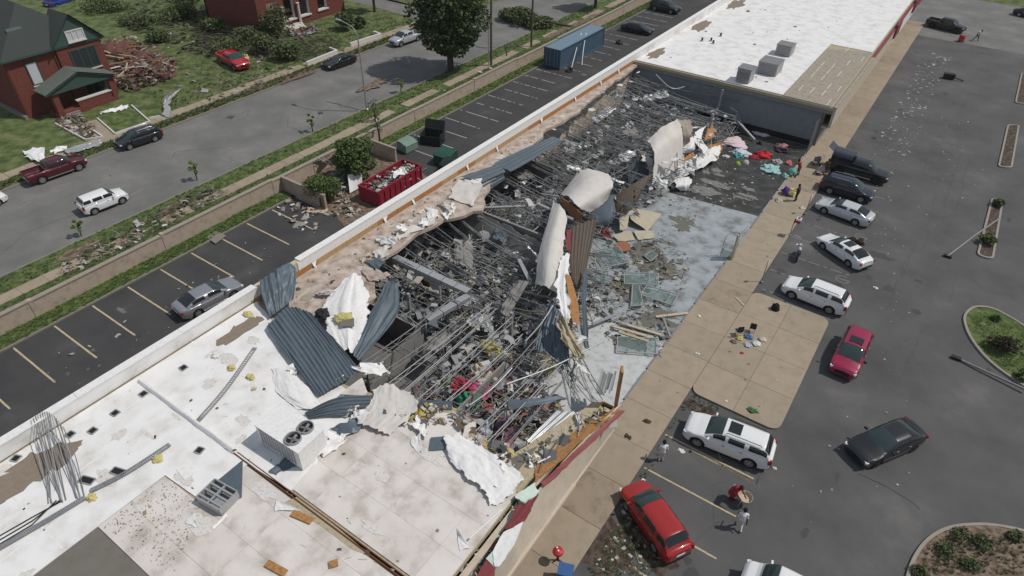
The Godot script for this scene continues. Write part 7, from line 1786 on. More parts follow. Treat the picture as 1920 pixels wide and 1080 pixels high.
# ------------------------------------------------------------------ vehicles (local +x is forward, +z the right side)
func lerp_tab(tab: Array, x: float) -> float:
	for i in tab.size() - 1:
		if x <= tab[i + 1][0]:
			var t: float = clampf((x - tab[i][0]) / maxf(tab[i + 1][0] - tab[i][0], 1e-5), 0.0, 1.0)
			t = t * t * (3.0 - 2.0 * t) * 0.5 + t * 0.5
			return lerpf(tab[i][1], tab[i + 1][1], t)
	return tab[-1][1]
var wheel_cache := {}
func wheel(parent: Node3D, at: Vector3, r: float, w: float, side: float, dark: bool) -> void:
	var key := "%.3f %.3f %s" % [r, w, dark]
	if not wheel_cache.has(key):
		var ty := MB.new()
		var turn := Transform3D(Basis(Vector3.RIGHT, PI / 2), Vector3.ZERO)
		ty.lathe([Vector2(r * 0.62, w / 2 - 0.015), Vector2(r * 0.9, w / 2), Vector2(r, w / 2 - 0.05), Vector2(r, -w / 2 + 0.05), Vector2(r * 0.9, -w / 2), Vector2(r * 0.5, -w / 2)], 22, turn)
		var ri := MB.new()
		ri.lathe([Vector2(r * 0.64, w / 2 - 0.012), Vector2(r * 0.58, w / 2 - 0.02), Vector2(r * 0.55, w / 2 - 0.09), Vector2(0.0, w / 2 - 0.1)], 22, turn)
		for k in 5:
			var a := TAU * k / 5.0
			var d := Vector3(cos(a), sin(a), 0)
			ri.beam(turn * Vector3(0, w / 2 - 0.03, 0) , turn * Vector3(d.x * r * 0.6, w / 2 - 0.035, d.y * r * 0.6), 0.07, 0.05, turn.basis * Vector3.UP)
		ri.lathe([Vector2(r * 0.16, w / 2 - 0.06), Vector2(r * 0.15, w / 2 - 0.005), Vector2(0.0, w / 2)], 10, turn)
		wheel_cache[key] = [ty.mesh(), ri.mesh()]
	var n := Node3D.new()
	n.name = "wheel"
	n.position = at
	if side < 0:
		n.rotation.y = PI
	parent.add_child(n, true)
	share(wheel_cache[key][0], "tyre", M.tyre, n, Vector3.ZERO)
	share(wheel_cache[key][1], "rim", M.rim_dark if dark else M.rim, n, Vector3.ZERO)

var car_kinds := {
	"sedan": {L = 4.85, W = 1.85, H = 1.45, wb = 2.8, r = 0.33, gc = 0.2, hood = 0.78, belt = 0.95, deck = 1.02, xw = 1.25, xrf = 0.3, xrr = -1.0, xrb = -2.0, top = 0.7, doors = [0.02, 0.46, 0.52, 0.9]},
	"coupe": {L = 4.95, W = 1.9, H = 1.42, wb = 2.95, r = 0.36, gc = 0.2, hood = 0.82, belt = 0.97, deck = 1.0, xw = 1.0, xrf = 0.1, xrr = -1.0, xrb = -2.1, top = 0.68, doors = [0.02, 0.48, 0.53, 0.88]},
	"suv": {L = 4.75, W = 1.88, H = 1.7, wb = 2.8, r = 0.37, gc = 0.24, hood = 0.95, belt = 1.08, deck = 1.1, xw = 1.35, xrf = 0.42, xrr = -1.75, xrb = -2.22, top = 0.76, doors = [0.02, 0.33, 0.36, 0.63, 0.68, 0.95]},
	"bigsuv": {L = 5.1, W = 1.95, H = 1.78, wb = 3.04, r = 0.4, gc = 0.26, hood = 1.0, belt = 1.13, deck = 1.15, xw = 1.35, xrf = 0.42, xrr = -2.0, xrb = -2.42, top = 0.77, doors = [0.02, 0.31, 0.34, 0.6, 0.65, 0.95]},
	"hatch": {L = 4.65, W = 1.84, H = 1.62, wb = 2.7, r = 0.35, gc = 0.22, hood = 0.92, belt = 1.05, deck = 1.06, xw = 1.4, xrf = 0.45, xrr = -1.6, xrb = -2.15, top = 0.75, doors = [0.02, 0.34, 0.37, 0.66, 0.7, 0.94]},
	"boxy": {L = 3.95, W = 1.75, H = 1.6, wb = 2.45, r = 0.34, gc = 0.22, hood = 0.92, belt = 1.02, deck = 1.05, xw = 1.0, xrf = 0.5, xrr = -1.62, xrb = -1.85, top = 0.8, doors = [0.02, 0.36, 0.38, 0.68, 0.72, 0.95]},
	"pickup": {L = 5.6, W = 1.98, H = 1.82, wb = 3.5, r = 0.42, gc = 0.34, hood = 1.08, belt = 1.2, deck = 1.2, xw = 1.5, xrf = 0.72, xrr = -0.65, xrb = -0.95, top = 0.77, doors = [0.03, 0.46, 0.5, 0.93], bed = true},
	"van": {L = 5.2, W = 1.98, H = 2.15, wb = 3.1, r = 0.36, gc = 0.25, hood = 1.15, belt = 1.3, deck = 1.3, xw = 1.8, xrf = 1.15, xrr = -2.4, xrb = -2.5, top = 0.84, doors = [0.02, 0.22]},
}
var car_cache := {}
func car(kind: String, called: String, label: String, category: String, col: Color, at: Vector3, head: Vector3, opt := {}, group := "") -> Node3D:
	var k: Dictionary = car_kinds[kind]
	var s: float = opt.get("scale", 1.0)
	var o := thing(called, label, category, at, atan2(-head.z, head.x), group)
	if s != 1.0:
		o.scale = Vector3.ONE * s
	var pm := paint(col, opt.get("metal", 0.0))
	var half: float = k.L / 2
	var hw: float = k.W / 2
	var xa: float = k.wb / 2 + 0.08
	var xb: float = -k.wb / 2 + 0.08
	var ra: float = k.r + 0.07
	var bed: bool = k.has("bed")
	var tabs := [[-half, k.deck * 0.86], [-half + 0.12, k.deck * 0.98], [k.xrb - 0.02, k.deck], [k.xrb + 0.4, k.belt], [k.xw, k.belt], [half - 0.55, k.hood], [half - 0.14, k.hood * 0.92], [half, k.hood * 0.72]]
	if bed:
		tabs = [[-half, k.deck], [k.xw, k.belt], [half - 0.5, k.hood], [half - 0.1, k.hood * 0.94], [half, k.hood * 0.8]]
	var xs := []
	for i in 41:
		xs.append(-half + k.L * i / 40.0)
	for c in [xa, xb]:
		for i in 13:
			var x: float = c - ra * cos(PI * i / 12.0)
			xs.append(x)
		xs.append(c - ra - 0.004); xs.append(c + ra + 0.004)
	xs.sort()
	if bed:
		xs.append(k.xrb - 0.05); xs.append(-half + 0.07); xs.append(-half + 0.072); xs.append(k.xrb - 0.052)
		xs.sort()
	var body := MB.new()
	var rows_l := []
	var rows_r := []
	var rows_t := []
	for x: float in xs:
		var ylow: float = k.gc
		if x > half - 0.5: ylow = k.gc + (x - half + 0.5) * 0.2
		if x < -half + 0.5: ylow = k.gc + (-half + 0.5 - x) * 0.3
		for c in [xa, xb]:
			if absf(x - c) < ra:
				ylow = maxf(ylow, k.r + sqrt(ra * ra - (x - c) * (x - c)))
		var yt := lerp_tab(tabs, x)
		var sx := absf(x) / half
		var plan := 1.0 - 0.1 * pow(sx, 4.0) - 0.17 * pow(sx, 16.0)
		if bed and x < 0: plan = 1.0 - 0.02 * pow(sx, 22.0)
		var rl := []
		var rr := []
		for i in 9:
			var t: float = [0.0, 0.18, 0.36, 0.54, 0.7, 0.82, 0.91, 0.97, 1.0][i]
			var y := lerpf(ylow, yt, t)
			var yn: float = (y - k.gc) / maxf(k.belt - k.gc, 0.1)
			var sec := 0.955 + 0.05 * sin(clampf(yn, 0.0, 1.0) * PI * 0.9) - 0.045 * pow(clampf(yn, 0.0, 1.2), 6.0)
			if yn > 0.58 and yn < 0.66: sec += 0.008
			if t > 0.75: sec -= 0.07 * pow((t - 0.75) / 0.25, 2.2)
			var w: float = hw * plan * sec
			rl.append(Vector3(x, y, -w)); rr.append(Vector3(x, y, w))
		rows_l.append(rl); rows_r.append(rr)
		var w2: float = rr[8].z
		var rt := []
		var inbed: bool = bed and x < k.xrb - 0.051 and x > -half + 0.071
		for i in 11:
			var t: float = [-1.0, -0.93, -0.928, -0.55, -0.2, 0.0, 0.2, 0.55, 0.928, 0.93, 1.0][i]
			var y := yt + 0.075 * (1.0 - pow(absf(t), 2.6)) * (0.0 if bed and x < k.xrb else 1.0)
			if inbed and i >= 2 and i <= 8: y = yt - 0.5
			rt.append(Vector3(x, y, w2 * t))
		rows_t.append(rt)
	body.surf(rows_l, 0.0, false)
	body.surf(rows_r, 0.0, true)
	body.surf(rows_t, 0.0, true)
	for e in [0, xs.size() - 1]:
		for i in 8:
			var a: Vector3 = rows_l[e][i]; var b: Vector3 = rows_r[e][i]; var d: Vector3 = rows_r[e][i + 1]; var f: Vector3 = rows_l[e][i + 1]
			if e == 0: body.quad(a, f, d, b)
			else: body.quad(a, b, d, f)
		body.quad(rows_l[e][8], rows_r[e][8], rows_t[e][8], rows_t[e][2])
	part(body, "body", pm, o)
	# underbody: dark box put in to block light under the hollow body
	var ub := MB.new()
	ub.bx(-half + 0.2, k.gc - 0.02, -hw * 0.78, half - 0.25, k.gc + 0.3, hw * 0.78)
	part(ub, "underbody", M.black_trim, o)
	# cabin: one smooth shell, its glass laid on it
	var wtop: float = hw * k.top
	part(shell(k, 0.0, 1.0, -1.0, 1.0, 30, 28, 0.0), "cabin", pm, o)
	var uf: float = (k.xw - k.xrf) / (k.xw - k.xrb)
	var ur: float = (k.xw - k.xrr) / (k.xw - k.xrb)
	part(shell(k, 0.025, uf * 1.02, -0.62, 0.62, 10, 14, 0.012), "windshield", M.glass_tint, o)
	if kind != "van":
		part(shell(k, ur + (1.0 - ur) * (0.08 if ur < 0.8 else 0.02), 1.0 - (1.0 - ur) * (0.1 if ur < 0.8 else 0.3), -0.6, 0.6, 8, 14, 0.012), "rear_window", M.glass, o)
	var d: Array = k.doors
	for i in range(0, d.size(), 2):
		for sd in [-1.0, 1.0]:
			var u0: float = maxf(d[i] + 0.02, uf * 0.55); var u1: float = minf(d[i + 1], ur + (1.0 - ur) * 0.45)
			part(shell(k, u0, u1, minf(sd * 0.66, sd * 0.965), maxf(sd * 0.66, sd * 0.965), 8, 5, 0.012), "side_window", M.glass, o)
	if opt.get("sunroof", false):
		var sr := MB.new()
		var yy: float = k.H + 0.012
		sr.bx(k.xrf - 0.25, yy - 0.03, -0.42, k.xrf - 0.95, yy + 0.012, 0.42)
		part(sr, "sunroof", M.glass, o)
	if opt.get("rails", false):
		for sd in [-1.0, 1.0]:
			var rl := MB.new()
			rl.tube([Vector3(k.xrf - 0.2, k.H - 0.03, sd * wtop * 0.86), Vector3(k.xrf - 0.3, k.H + 0.045, sd * wtop * 0.86), Vector3(k.xrr + 0.3, k.H + 0.04, sd * wtop * 0.86), Vector3(k.xrr + 0.2, k.H - 0.03, sd * wtop * 0.86)], 0.022, 6)
			part(rl, "roof_rail", M.chrome if opt.get("chrome_rail", false) else M.black_trim, o)
	for c in [xa, xb]:
		for sd in [-1.0, 1.0]:
			wheel(o, Vector3(c, k.r, sd * (hw - 0.13)), k.r, 0.23, sd, opt.get("dark_rims", false))
	for sd in [-1.0, 1.0]:
		var hl := MB.new()
		hl.box(Transform3D(Basis(Vector3.UP, -sd * -0.45), Vector3(half - 0.17, k.hood * 0.8, sd * hw * 0.72)), Vector3(0.2, 0.14, 0.34))
		part(hl, "headlight", M.lamp_clear, o)
		var tl := MB.new()
		if kind in ["sedan", "coupe"]:
			tl.box(Transform3D(Basis(Vector3.UP, -sd * 0.3), Vector3(-half + 0.1, k.deck * 0.82, sd * hw * 0.68)), Vector3(0.16, 0.13, 0.42))
		else:
			tl.box(Transform3D(Basis(Vector3.UP, -sd * 0.3), Vector3(-half + 0.1, k.deck * 0.84, sd * hw * 0.83)), Vector3(0.18, 0.32, 0.16))
		part(tl, "tail_light", M.lamp_red, o)
		var mi := MB.new()
		mi.box(Transform3D(Basis(Vector3.UP, sd * 0.15), Vector3(k.xw - 0.28, k.belt + 0.06, sd * (hw + 0.07))), Vector3(0.1, 0.13, 0.2))
		part(mi, "mirror", pm if not opt.get("dark_mirrors", false) else M.black_trim, o)
		var sk := MB.new()
		sk.beam(Vector3(xb + ra + 0.02, k.gc + 0.05, sd * hw * 0.955), Vector3(xa - ra - 0.02, k.gc + 0.05, sd * hw * 0.955), 0.06, 0.1)
		part(sk, "side_skirt", M.black_trim if opt.get("cladding", true) else M.chrome, o)
		for dx in ([0.25, -0.75] if kind != "van" else [0.9]):
			var dh := MB.new()
			dh.beam(Vector3(dx, k.belt - 0.13, sd * (hw * 0.985)), Vector3(dx - 0.16, k.belt - 0.13, sd * (hw * 0.985)), 0.04, 0.03)
			part(dh, "door_handle", M.chrome, o)
	var gr := MB.new()
	gr.bx(half - 0.06, k.gc + 0.2, -hw * 0.5, half + 0.015, k.hood * 0.7, hw * 0.5)
	part(gr, "grille", M.black_trim, o)
	var pl := MB.new()
	pl.bx(-half - 0.012, k.deck * 0.6, -0.26, -half + 0.02, k.deck * 0.6 + 0.14, 0.26)
	part(pl, "number_plate", M.plain_white, o)
	var rb := MB.new()
	rb.bx(-half - 0.03, k.gc + 0.12, -hw * 0.72, -half + 0.06, k.gc + 0.3, hw * 0.72)
	part(rb, "rear_bumper", M.chrome if bed else M.black_trim, o)
	return o
# a piece of the cabin's skin: u runs from the windscreen's foot to the rear, t from the left belt over the roof to the right belt
func shell_at(k: Dictionary, u: float, t: float) -> Vector3:
	var uf: float = (k.xw - k.xrf) / (k.xw - k.xrb)
	var ur: float = (k.xw - k.xrr) / (k.xw - k.xrb)
	var prof := 1.0
	if u < uf: prof = sin(pow(u / uf, 0.92) * PI / 2) if uf > 0.0 else 1.0
	elif u > ur: prof = sin(pow((1.0 - u) / (1.0 - ur), 0.85) * PI / 2)
	var lin := minf(u / uf, (1.0 - u) / (1.0 - ur)) if u < uf or u > ur else 1.0
	prof = lerpf(prof, clampf(lin, 0.0, 1.0), 0.45)
	prof *= 1.0 - 0.05 * pow(absf((u - (uf + ur) * 0.5) / 0.5), 2.0)
	var yb: float = lerpf(k.belt, k.deck, u) - 0.02
	var hh: float = (k.H - yb) * prof
	var an := t * PI / 2
	var cy := pow(maxf(cos(an), 0.0), 0.42)
	var cz := signf(t) * pow(absf(sin(an)), 0.72)
	var yn: float = hh * cy / (k.H - yb)
	var w: float = k.W / 2 * lerpf(0.93, k.top + 0.05, yn) * (1.0 - 0.06 * pow(absf(2.0 * u - 0.9), 3.0))
	return Vector3(lerpf(k.xw, k.xrb, u) + (0.1 * (1.0 - t * t) if u < uf else 0.0) * (1.0 - u / maxf(uf, 0.01)), yb + hh * cy, w * cz)
func shell(k: Dictionary, u0: float, u1: float, t0: float, t1: float, nu: int, nt: int, off: float) -> MB:
	var rows := []
	for i in nu + 1:
		var r := []
		for j in nt + 1:
			var u := lerpf(u0, u1, float(i) / nu); var t := lerpf(t0, t1, float(j) / nt)
			var p := shell_at(k, u, t)
			if off > 0.0:
				var du := shell_at(k, minf(u + 0.01, 1.0), t) - shell_at(k, maxf(u - 0.01, 0.0), t)
				var dt := shell_at(k, u, minf(t + 0.01, 1.0)) - shell_at(k, u, maxf(t - 0.01, -1.0))
				var nn := dt.cross(du).normalized()
				if nn.y < 0.0 and absf(t) < 0.9: nn = -nn
				if nn.z * t < 0.0 and absf(t) > 0.6: nn = -nn
				p += nn * off
			r.append(p)
		rows.append(r)
	var mb := MB.new()
	mb.surf(rows, 0.0, false)
	return mb
# from the ground contacts of the front and rear wheel on the side that shows (side +1 = its right side)
func car_w(kind: String, called: String, label: String, category: String, col: Color, fw: Array, rw: Array, side: float, h := 0.0, opt := {}) -> Node3D:
	var a := g(fw[0], fw[1], h)
	var b := g(rw[0], rw[1], h)
	var d := (a - b).normalized()
	var right := d.cross(Vector3.UP)
	var k: Dictionary = car_kinds[kind]
	var s: float = opt.get("scale", 1.0)
	var mid: Vector3 = (a + b) / 2 - right * side * (k.W / 2 - 0.05) * s - d * 0.08 * s
	return car(kind, called, label, category, col, mid, d, opt)
func car_c(kind: String, called: String, label: String, category: String, col: Color, tail: Array, nose: Array, hh: float, ground := 0.0, opt := {}) -> Node3D:
	var a := g(nose[0], nose[1], ground + hh)
	var b := g(tail[0], tail[1], ground + hh)
	var mid := (a + b) / 2
	mid.y = ground
	return car(kind, called, label, category, col, mid, (a - b).normalized(), opt)

# ------------------------------------------------------------------ people: one smooth surface round a skeleton
func person(label: String, at: Vector3, turn: float, J: Dictionary, shirt: Color, trousers: Color, skin: Color, hair: Color, long_sleeve := false, skirt := false) -> void:
	# J: joint offsets in metres, local +x forward
	var def := {hip = Vector3(0, 0.93, 0), chest = Vector3(0.02, 1.28, 0), neck = Vector3(0.03, 1.46, 0), head = Vector3(0.07, 1.62, 0),
		shl = Vector3(0, 1.38, -0.18), shr = Vector3(0, 1.38, 0.18), ell = Vector3(-0.02, 1.1, -0.24), elr = Vector3(-0.02, 1.1, 0.24), hal = Vector3(0.1, 0.86, -0.25), har = Vector3(0.1, 0.86, 0.25),
		hpl = Vector3(0, 0.9, -0.09), hpr = Vector3(0, 0.9, 0.09), knl = Vector3(0.03, 0.5, -0.1), knr = Vector3(0.03, 0.5, 0.1), anl = Vector3(-0.02, 0.09, -0.1), anr = Vector3(-0.02, 0.09, 0.1)}
	def.merge(J, true)
	var j := def
	var fl: Vector3 = j.anl + Vector3(0.15, -0.05, -0.02)
	var fr: Vector3 = j.anr + Vector3(0.15, -0.05, 0.02)
	var ft := Color(0.03, 0.03, 0.03)
	var arm := shirt if long_sleeve else skin
	var leg := skin if skirt else trousers
	# a, b, ra, rb, colour
	var bones := [[j.hip, j.chest, 0.155, 0.165, shirt], [j.chest, j.neck, 0.15, 0.07, shirt], [j.neck, j.head, 0.055, 0.06, skin], [j.head - Vector3(0, 0.03, 0), j.head + Vector3(0.01, 0.07, 0), 0.092, 0.1, skin],
		[j.head + Vector3(-0.03, 0.03, 0), j.head + Vector3(-0.02, 0.09, 0), 0.1, 0.1, hair], [j.head + Vector3(0.095, -0.02, 0), j.head + Vector3(0.085, 0.02, 0), 0.022, 0.014, skin],
		[j.chest + Vector3(0, 0.08, 0), j.shl, 0.09, 0.072, shirt], [j.chest + Vector3(0, 0.08, 0), j.shr, 0.09, 0.072, shirt], [j.shl, j.ell, 0.062, 0.047, shirt], [j.shr, j.elr, 0.062, 0.047, shirt],
		[j.ell, j.hal, 0.045, 0.032, arm], [j.elr, j.har, 0.045, 0.032, arm], [j.hip, j.hpl, 0.13, 0.1, trousers], [j.hip, j.hpr, 0.13, 0.1, trousers],
		[j.hpl, j.knl, 0.098, 0.066, trousers], [j.hpr, j.knr, 0.098, 0.066, trousers], [j.knl, j.anl, 0.062, 0.045, leg], [j.knr, j.anr, 0.062, 0.045, leg],
		[j.anl, fl, 0.05, 0.045, ft], [j.anr, fr, 0.05, 0.045, ft]]
	for sd in [["l", -1.0], ["r", 1.0]]:
		var w: Vector3 = j["ha" + sd[0]]; var e: Vector3 = j["el" + sd[0]]
		var d := (w - e).normalized()
		bones.append([w, w + d * 0.07, 0.036, 0.034, skin])
	var cell := 0.03
	var lo := Vector3(1e9, 1e9, 1e9); var hi := -lo
	for b in bones:
		for q in [b[0], b[1]]:
			lo = lo.min(q - Vector3.ONE * 0.22); hi = hi.max(q + Vector3.ONE * 0.22)
	lo.y = maxf(lo.y, -0.09)
	var nx := int((hi.x - lo.x) / cell) + 2; var ny := int((hi.y - lo.y) / cell) + 2; var nz := int((hi.z - lo.z) / cell) + 2
	var f := PackedFloat32Array(); f.resize(nx * ny * nz); f.fill(0.2)
	for b in bones:
		var a: Vector3 = b[0]; var e: Vector3 = b[1]; var ra: float = b[2]; var rb: float = b[3]
		var bl := (a.min(e) - Vector3.ONE * (maxf(ra, rb) + 0.09) - lo) / cell
		var bh := (a.max(e) + Vector3.ONE * (maxf(ra, rb) + 0.09) - lo) / cell
		var ba := e - a; var bb := maxf(ba.length_squared(), 1e-6)
		for x in range(maxi(int(bl.x), 0), mini(int(bh.x) + 2, nx)):
			for y in range(maxi(int(bl.y), 0), mini(int(bh.y) + 2, ny)):
				for z in range(maxi(int(bl.z), 0), mini(int(bh.z) + 2, nz)):
					var q := lo + Vector3(x, y, z) * cell
					var t := clampf((q - a).dot(ba) / bb, 0.0, 1.0)
					var dd := q.distance_to(a + ba * t) - lerpf(ra, rb, t)
					var i := (x * ny + y) * nz + z
					var old := f[i]
					var kk := 0.035
					var hh := maxf(kk - absf(old - dd), 0.0) / kk
					f[i] = minf(old, dd) - hh * hh * kk * 0.25
	var vid := {}
	var vp := []; var vc := []
	for x in nx - 1:
		for y in ny - 1:
			for z in nz - 1:
				var s := Vector3.ZERO; var m := 0; var first := f[(x * ny + y) * nz + z] < 0.0; var cross := false
				for k in 8:
					var v := f[((x + (k & 1)) * ny + y + ((k >> 1) & 1)) * nz + z + (k >> 2)]
					if (v < 0.0) != first: cross = true
				if not cross: continue
				for e in 12:
					var ax := e / 4; var o1 := e & 1; var o2 := (e >> 1) & 1
					var c0 := Vector3i(0, o1, o2) if ax == 0 else (Vector3i(o1, 0, o2) if ax == 1 else Vector3i(o1, o2, 0))
					var c1 := c0 + (Vector3i(1, 0, 0) if ax == 0 else (Vector3i(0, 1, 0) if ax == 1 else Vector3i(0, 0, 1)))
					var f0 := f[((x + c0.x) * ny + y + c0.y) * nz + z + c0.z]; var f1 := f[((x + c1.x) * ny + y + c1.y) * nz + z + c1.z]
					if (f0 < 0.0) != (f1 < 0.0):
						s += Vector3(c0).lerp(Vector3(c1), f0 / (f0 - f1)); m += 1
				var p := lo + (Vector3(x, y, z) + s / m) * cell
				var best := 1e9; var bc := shirt
				for b in bones:
					var ba: Vector3 = b[1] - b[0]
					var t := clampf((p - b[0]).dot(ba) / maxf(ba.length_squared(), 1e-6), 0.0, 1.0)
					var dd: float = p.distance_to(b[0] + ba * t) - lerpf(b[2], b[3], t)
					if dd < best: best = dd; bc = b[4]
				vid[Vector3i(x, y, z)] = vp.size()
				vp.append(p); vc.append(bc)
	var nrm := []
	for p: Vector3 in vp: nrm.append(Vector3.ZERO)
	var tris := []
	for key: Vector3i in vid:
		for ax in 3:
			var e := [Vector3i(1, 0, 0), Vector3i(0, 1, 0), Vector3i(0, 0, 1)]
			var d: Vector3i = e[ax]; var u: Vector3i = e[(ax + 1) % 3]; var w: Vector3i = e[(ax + 2) % 3]
			var k1 := key - u; var k2 := key - u - w; var k3 := key - w
			if not (vid.has(k1) and vid.has(k2) and vid.has(k3)): continue
			var f0 := f[(key.x * ny + key.y) * nz + key.z]
			var kd := key + d
			var f1 := f[(kd.x * ny + kd.y) * nz + kd.z]
			if (f0 < 0.0) == (f1 < 0.0): continue
			var q := [vid[key], vid[k1], vid[k2], vid[k3]]
			if f0 > 0.0: q.reverse()
			tris.append([q[0], q[1], q[2]]); tris.append([q[0], q[2], q[3]])
	for t in tris:
		var nn: Vector3 = (vp[t[1]] - vp[t[0]]).cross(vp[t[2]] - vp[t[0]])
		for i in 3: nrm[t[i]] += nn
	var mb := MB.new()
	for t in tris:
		for i in [0, 2, 1]:
			mb.col = vc[t[i]]
			mb.p(vp[t[i]], nrm[t[i]].normalized())
	for sd in [["l", -1.0], ["r", 1.0]]:
		var w: Vector3 = j["ha" + sd[0]]; var e: Vector3 = j["el" + sd[0]]
		var d := (w - e).normalized()
		var sidev := d.cross(Vector3(0, 0, 1)).normalized()
		mb.col = skin
		for k in 4:
			var r0 := w + d * 0.075 + sidev * (k - 1.5) * 0.021
			var ln: float = [0.07, 0.08, 0.075, 0.058][k]
			mb.tube([r0, r0 + d * ln * 0.55, r0 + d * ln * 0.9 + Vector3(0, 0, -sd[1] * 0.02)], 0.0095, 5, 0.007)
		mb.tube([w + d * 0.02 + sidev * 0.03, w + d * 0.05 + sidev * 0.055, w + d * 0.085 + sidev * 0.06], 0.011, 5, 0.008)
	mb.col = Color(0.02, 0.015, 0.012)
	for sd in [-1.0, 1.0]:
		mb.box(Transform3D(Basis(), j.head + Vector3(0.088, 0.035, sd * 0.034)), Vector3(0.02, 0.012, 0.024))
	mb.col = skin
	for sd in [-1.0, 1.0]:
		mb.box(Transform3D(Basis(), j.head + Vector3(-0.005, 0.01, sd * 0.1)), Vector3(0.035, 0.055, 0.02))
	mb.col = Color(0.2, 0.05, 0.05)
	mb.box(Transform3D(Basis(), j.head + Vector3(0.09, -0.055, 0)), Vector3(0.02, 0.01, 0.04))
	if skirt:
		mb.col = trousers
		mb.lathe([Vector2(0.15, 0.98), Vector2(0.2, 0.8), Vector2(0.26, 0.52), Vector2(0.25, 0.52)], 14)
	var o := MeshInstance3D.new()
	o.name = numbered("person")
	o.mesh = mb.mesh()
	o.mesh.surface_set_material(0, M.skin_cloth)
	add_child(o)
	o.position = at
	o.rotation.y = turn
	tag(o, label, "person")

# ------------------------------------------------------------------ plants
func leaf_blob(mb: MB, c: Vector3, r: Vector3, count: int, size: float, cols: Array, shell := 0.55) -> void:
	for i in count:
		var d := Vector3(rng.randfn(), rng.randfn(), rng.randfn()).normalized()
		var rr := pow(rng.randf(), 0.33)
		rr = lerpf(shell, 1.0, rr) if rng.randf() < 0.8 else rr
		var p := c + d * r * rr
		var s := size * rnd(0.6, 1.3)
		var b := Basis.from_euler(Vector3(rnd(-1.0, 1.0), rnd(0, TAU), rnd(-1.0, 1.0)))
		mb.col = pick(cols) * rnd(0.75, 1.25)
		var n1 := b * Vector3(s, 0, 0); var n2 := b * Vector3(0, 0, s * 0.55); var up := b.y
		mb.tri(p - n1, p + n2 + up * s * 0.15, p + n1)
		mb.tri(p - n1, p + n1, p - n2 + up * s * 0.15)
func tree(called: String, label: String, at: Vector3, h: float, cr_: float, cy: float, n: int, leaf: float, cols: Array, group := "", blobs := 14, bare := false) -> void:
	var o := thing(called, label, "tree", at, 0.0, group)
	var tr := MB.new()
	var tip := Vector3(rnd(-0.2, 0.2), cy, rnd(-0.2, 0.2))
	var r0 := clampf(h * 0.035, 0.035, 0.5)
	tr.tube([Vector3(0, -0.1, 0), Vector3(0, cy * 0.3, 0) + tip * 0.1, Vector3(tip.x, cy * 0.7, tip.z), tip], r0, 8, r0 * 0.45)
	part(tr, "trunk", M.bark, o)
	var centres := []
	for i in blobs:
		var a := TAU * i * 0.618; var t := (i + 0.5) / blobs
		var rad := cr_ * sqrt(1.0 - pow(2.0 * t - 1.0, 2.0)) * rnd(0.45, 0.72)
		centres.append(Vector3(cos(a) * rad, lerpf(cy - (h - cy) * 0.75, h - cr_ * 0.28, t), sin(a) * rad))
	var lb := 0
	for c: Vector3 in centres:
		if lb % 2 == 0:
			var li := MB.new()
			li.tube([Vector3(tip.x * 0.6, cy * 0.62 + (lb % 5) * 0.05 * h, tip.z * 0.6), Vector3(c.x * 0.5, lerpf(cy * 0.7, c.y, 0.55), c.z * 0.5), c], r0 * 0.38, 6, r0 * 0.1)
			part(li, "limb", M.bark, o)
		lb += 1
	if not bare:
		var cm := MB.new()
		for c: Vector3 in centres:
			leaf_blob(cm, c, Vector3.ONE * cr_ * rnd(0.25, 0.42) * Vector3(1, 0.85, 1), n / blobs, leaf, cols)
		part(cm, "crown", M.leaf, o)
func shrub(called: String, label: String, at: Vector3, r: Vector3, n: int, leaf: float, cols: Array, group := "", category := "shrub") -> void:
	var o := thing(called, label, category, at, 0.0, group)
	var st := MB.new()
	st.tube([Vector3(0, -0.05, 0), Vector3(0.03, r.y * 0.7, 0), Vector3(0.05, r.y * 1.2, 0.03)], 0.035, 5, 0.015)
	part(st, "stem", M.bark, o)
	var cm := MB.new()
	for i in 5:
		var c := Vector3(rnd(-0.5, 0.5) * r.x, r.y * rnd(0.6, 1.25), rnd(-0.5, 0.5) * r.z)
		leaf_blob(cm, c, r * rnd(0.5, 0.75), n / 5, leaf, cols, 0.3)
	part(cm, "foliage", M.leaf, o)
const GREENS := [Color(0.062, 0.097, 0.03), Color(0.084, 0.125, 0.037), Color(0.05, 0.076, 0.026), Color(0.1, 0.145, 0.05)]
const BRIGHT := [Color(0.09, 0.145, 0.035), Color(0.115, 0.165, 0.045), Color(0.075, 0.12, 0.032)]
const DULL := [Color(0.075, 0.082, 0.04), Color(0.1, 0.1, 0.053), Color(0.07, 0.09, 0.038), Color(0.12, 0.105, 0.065)]

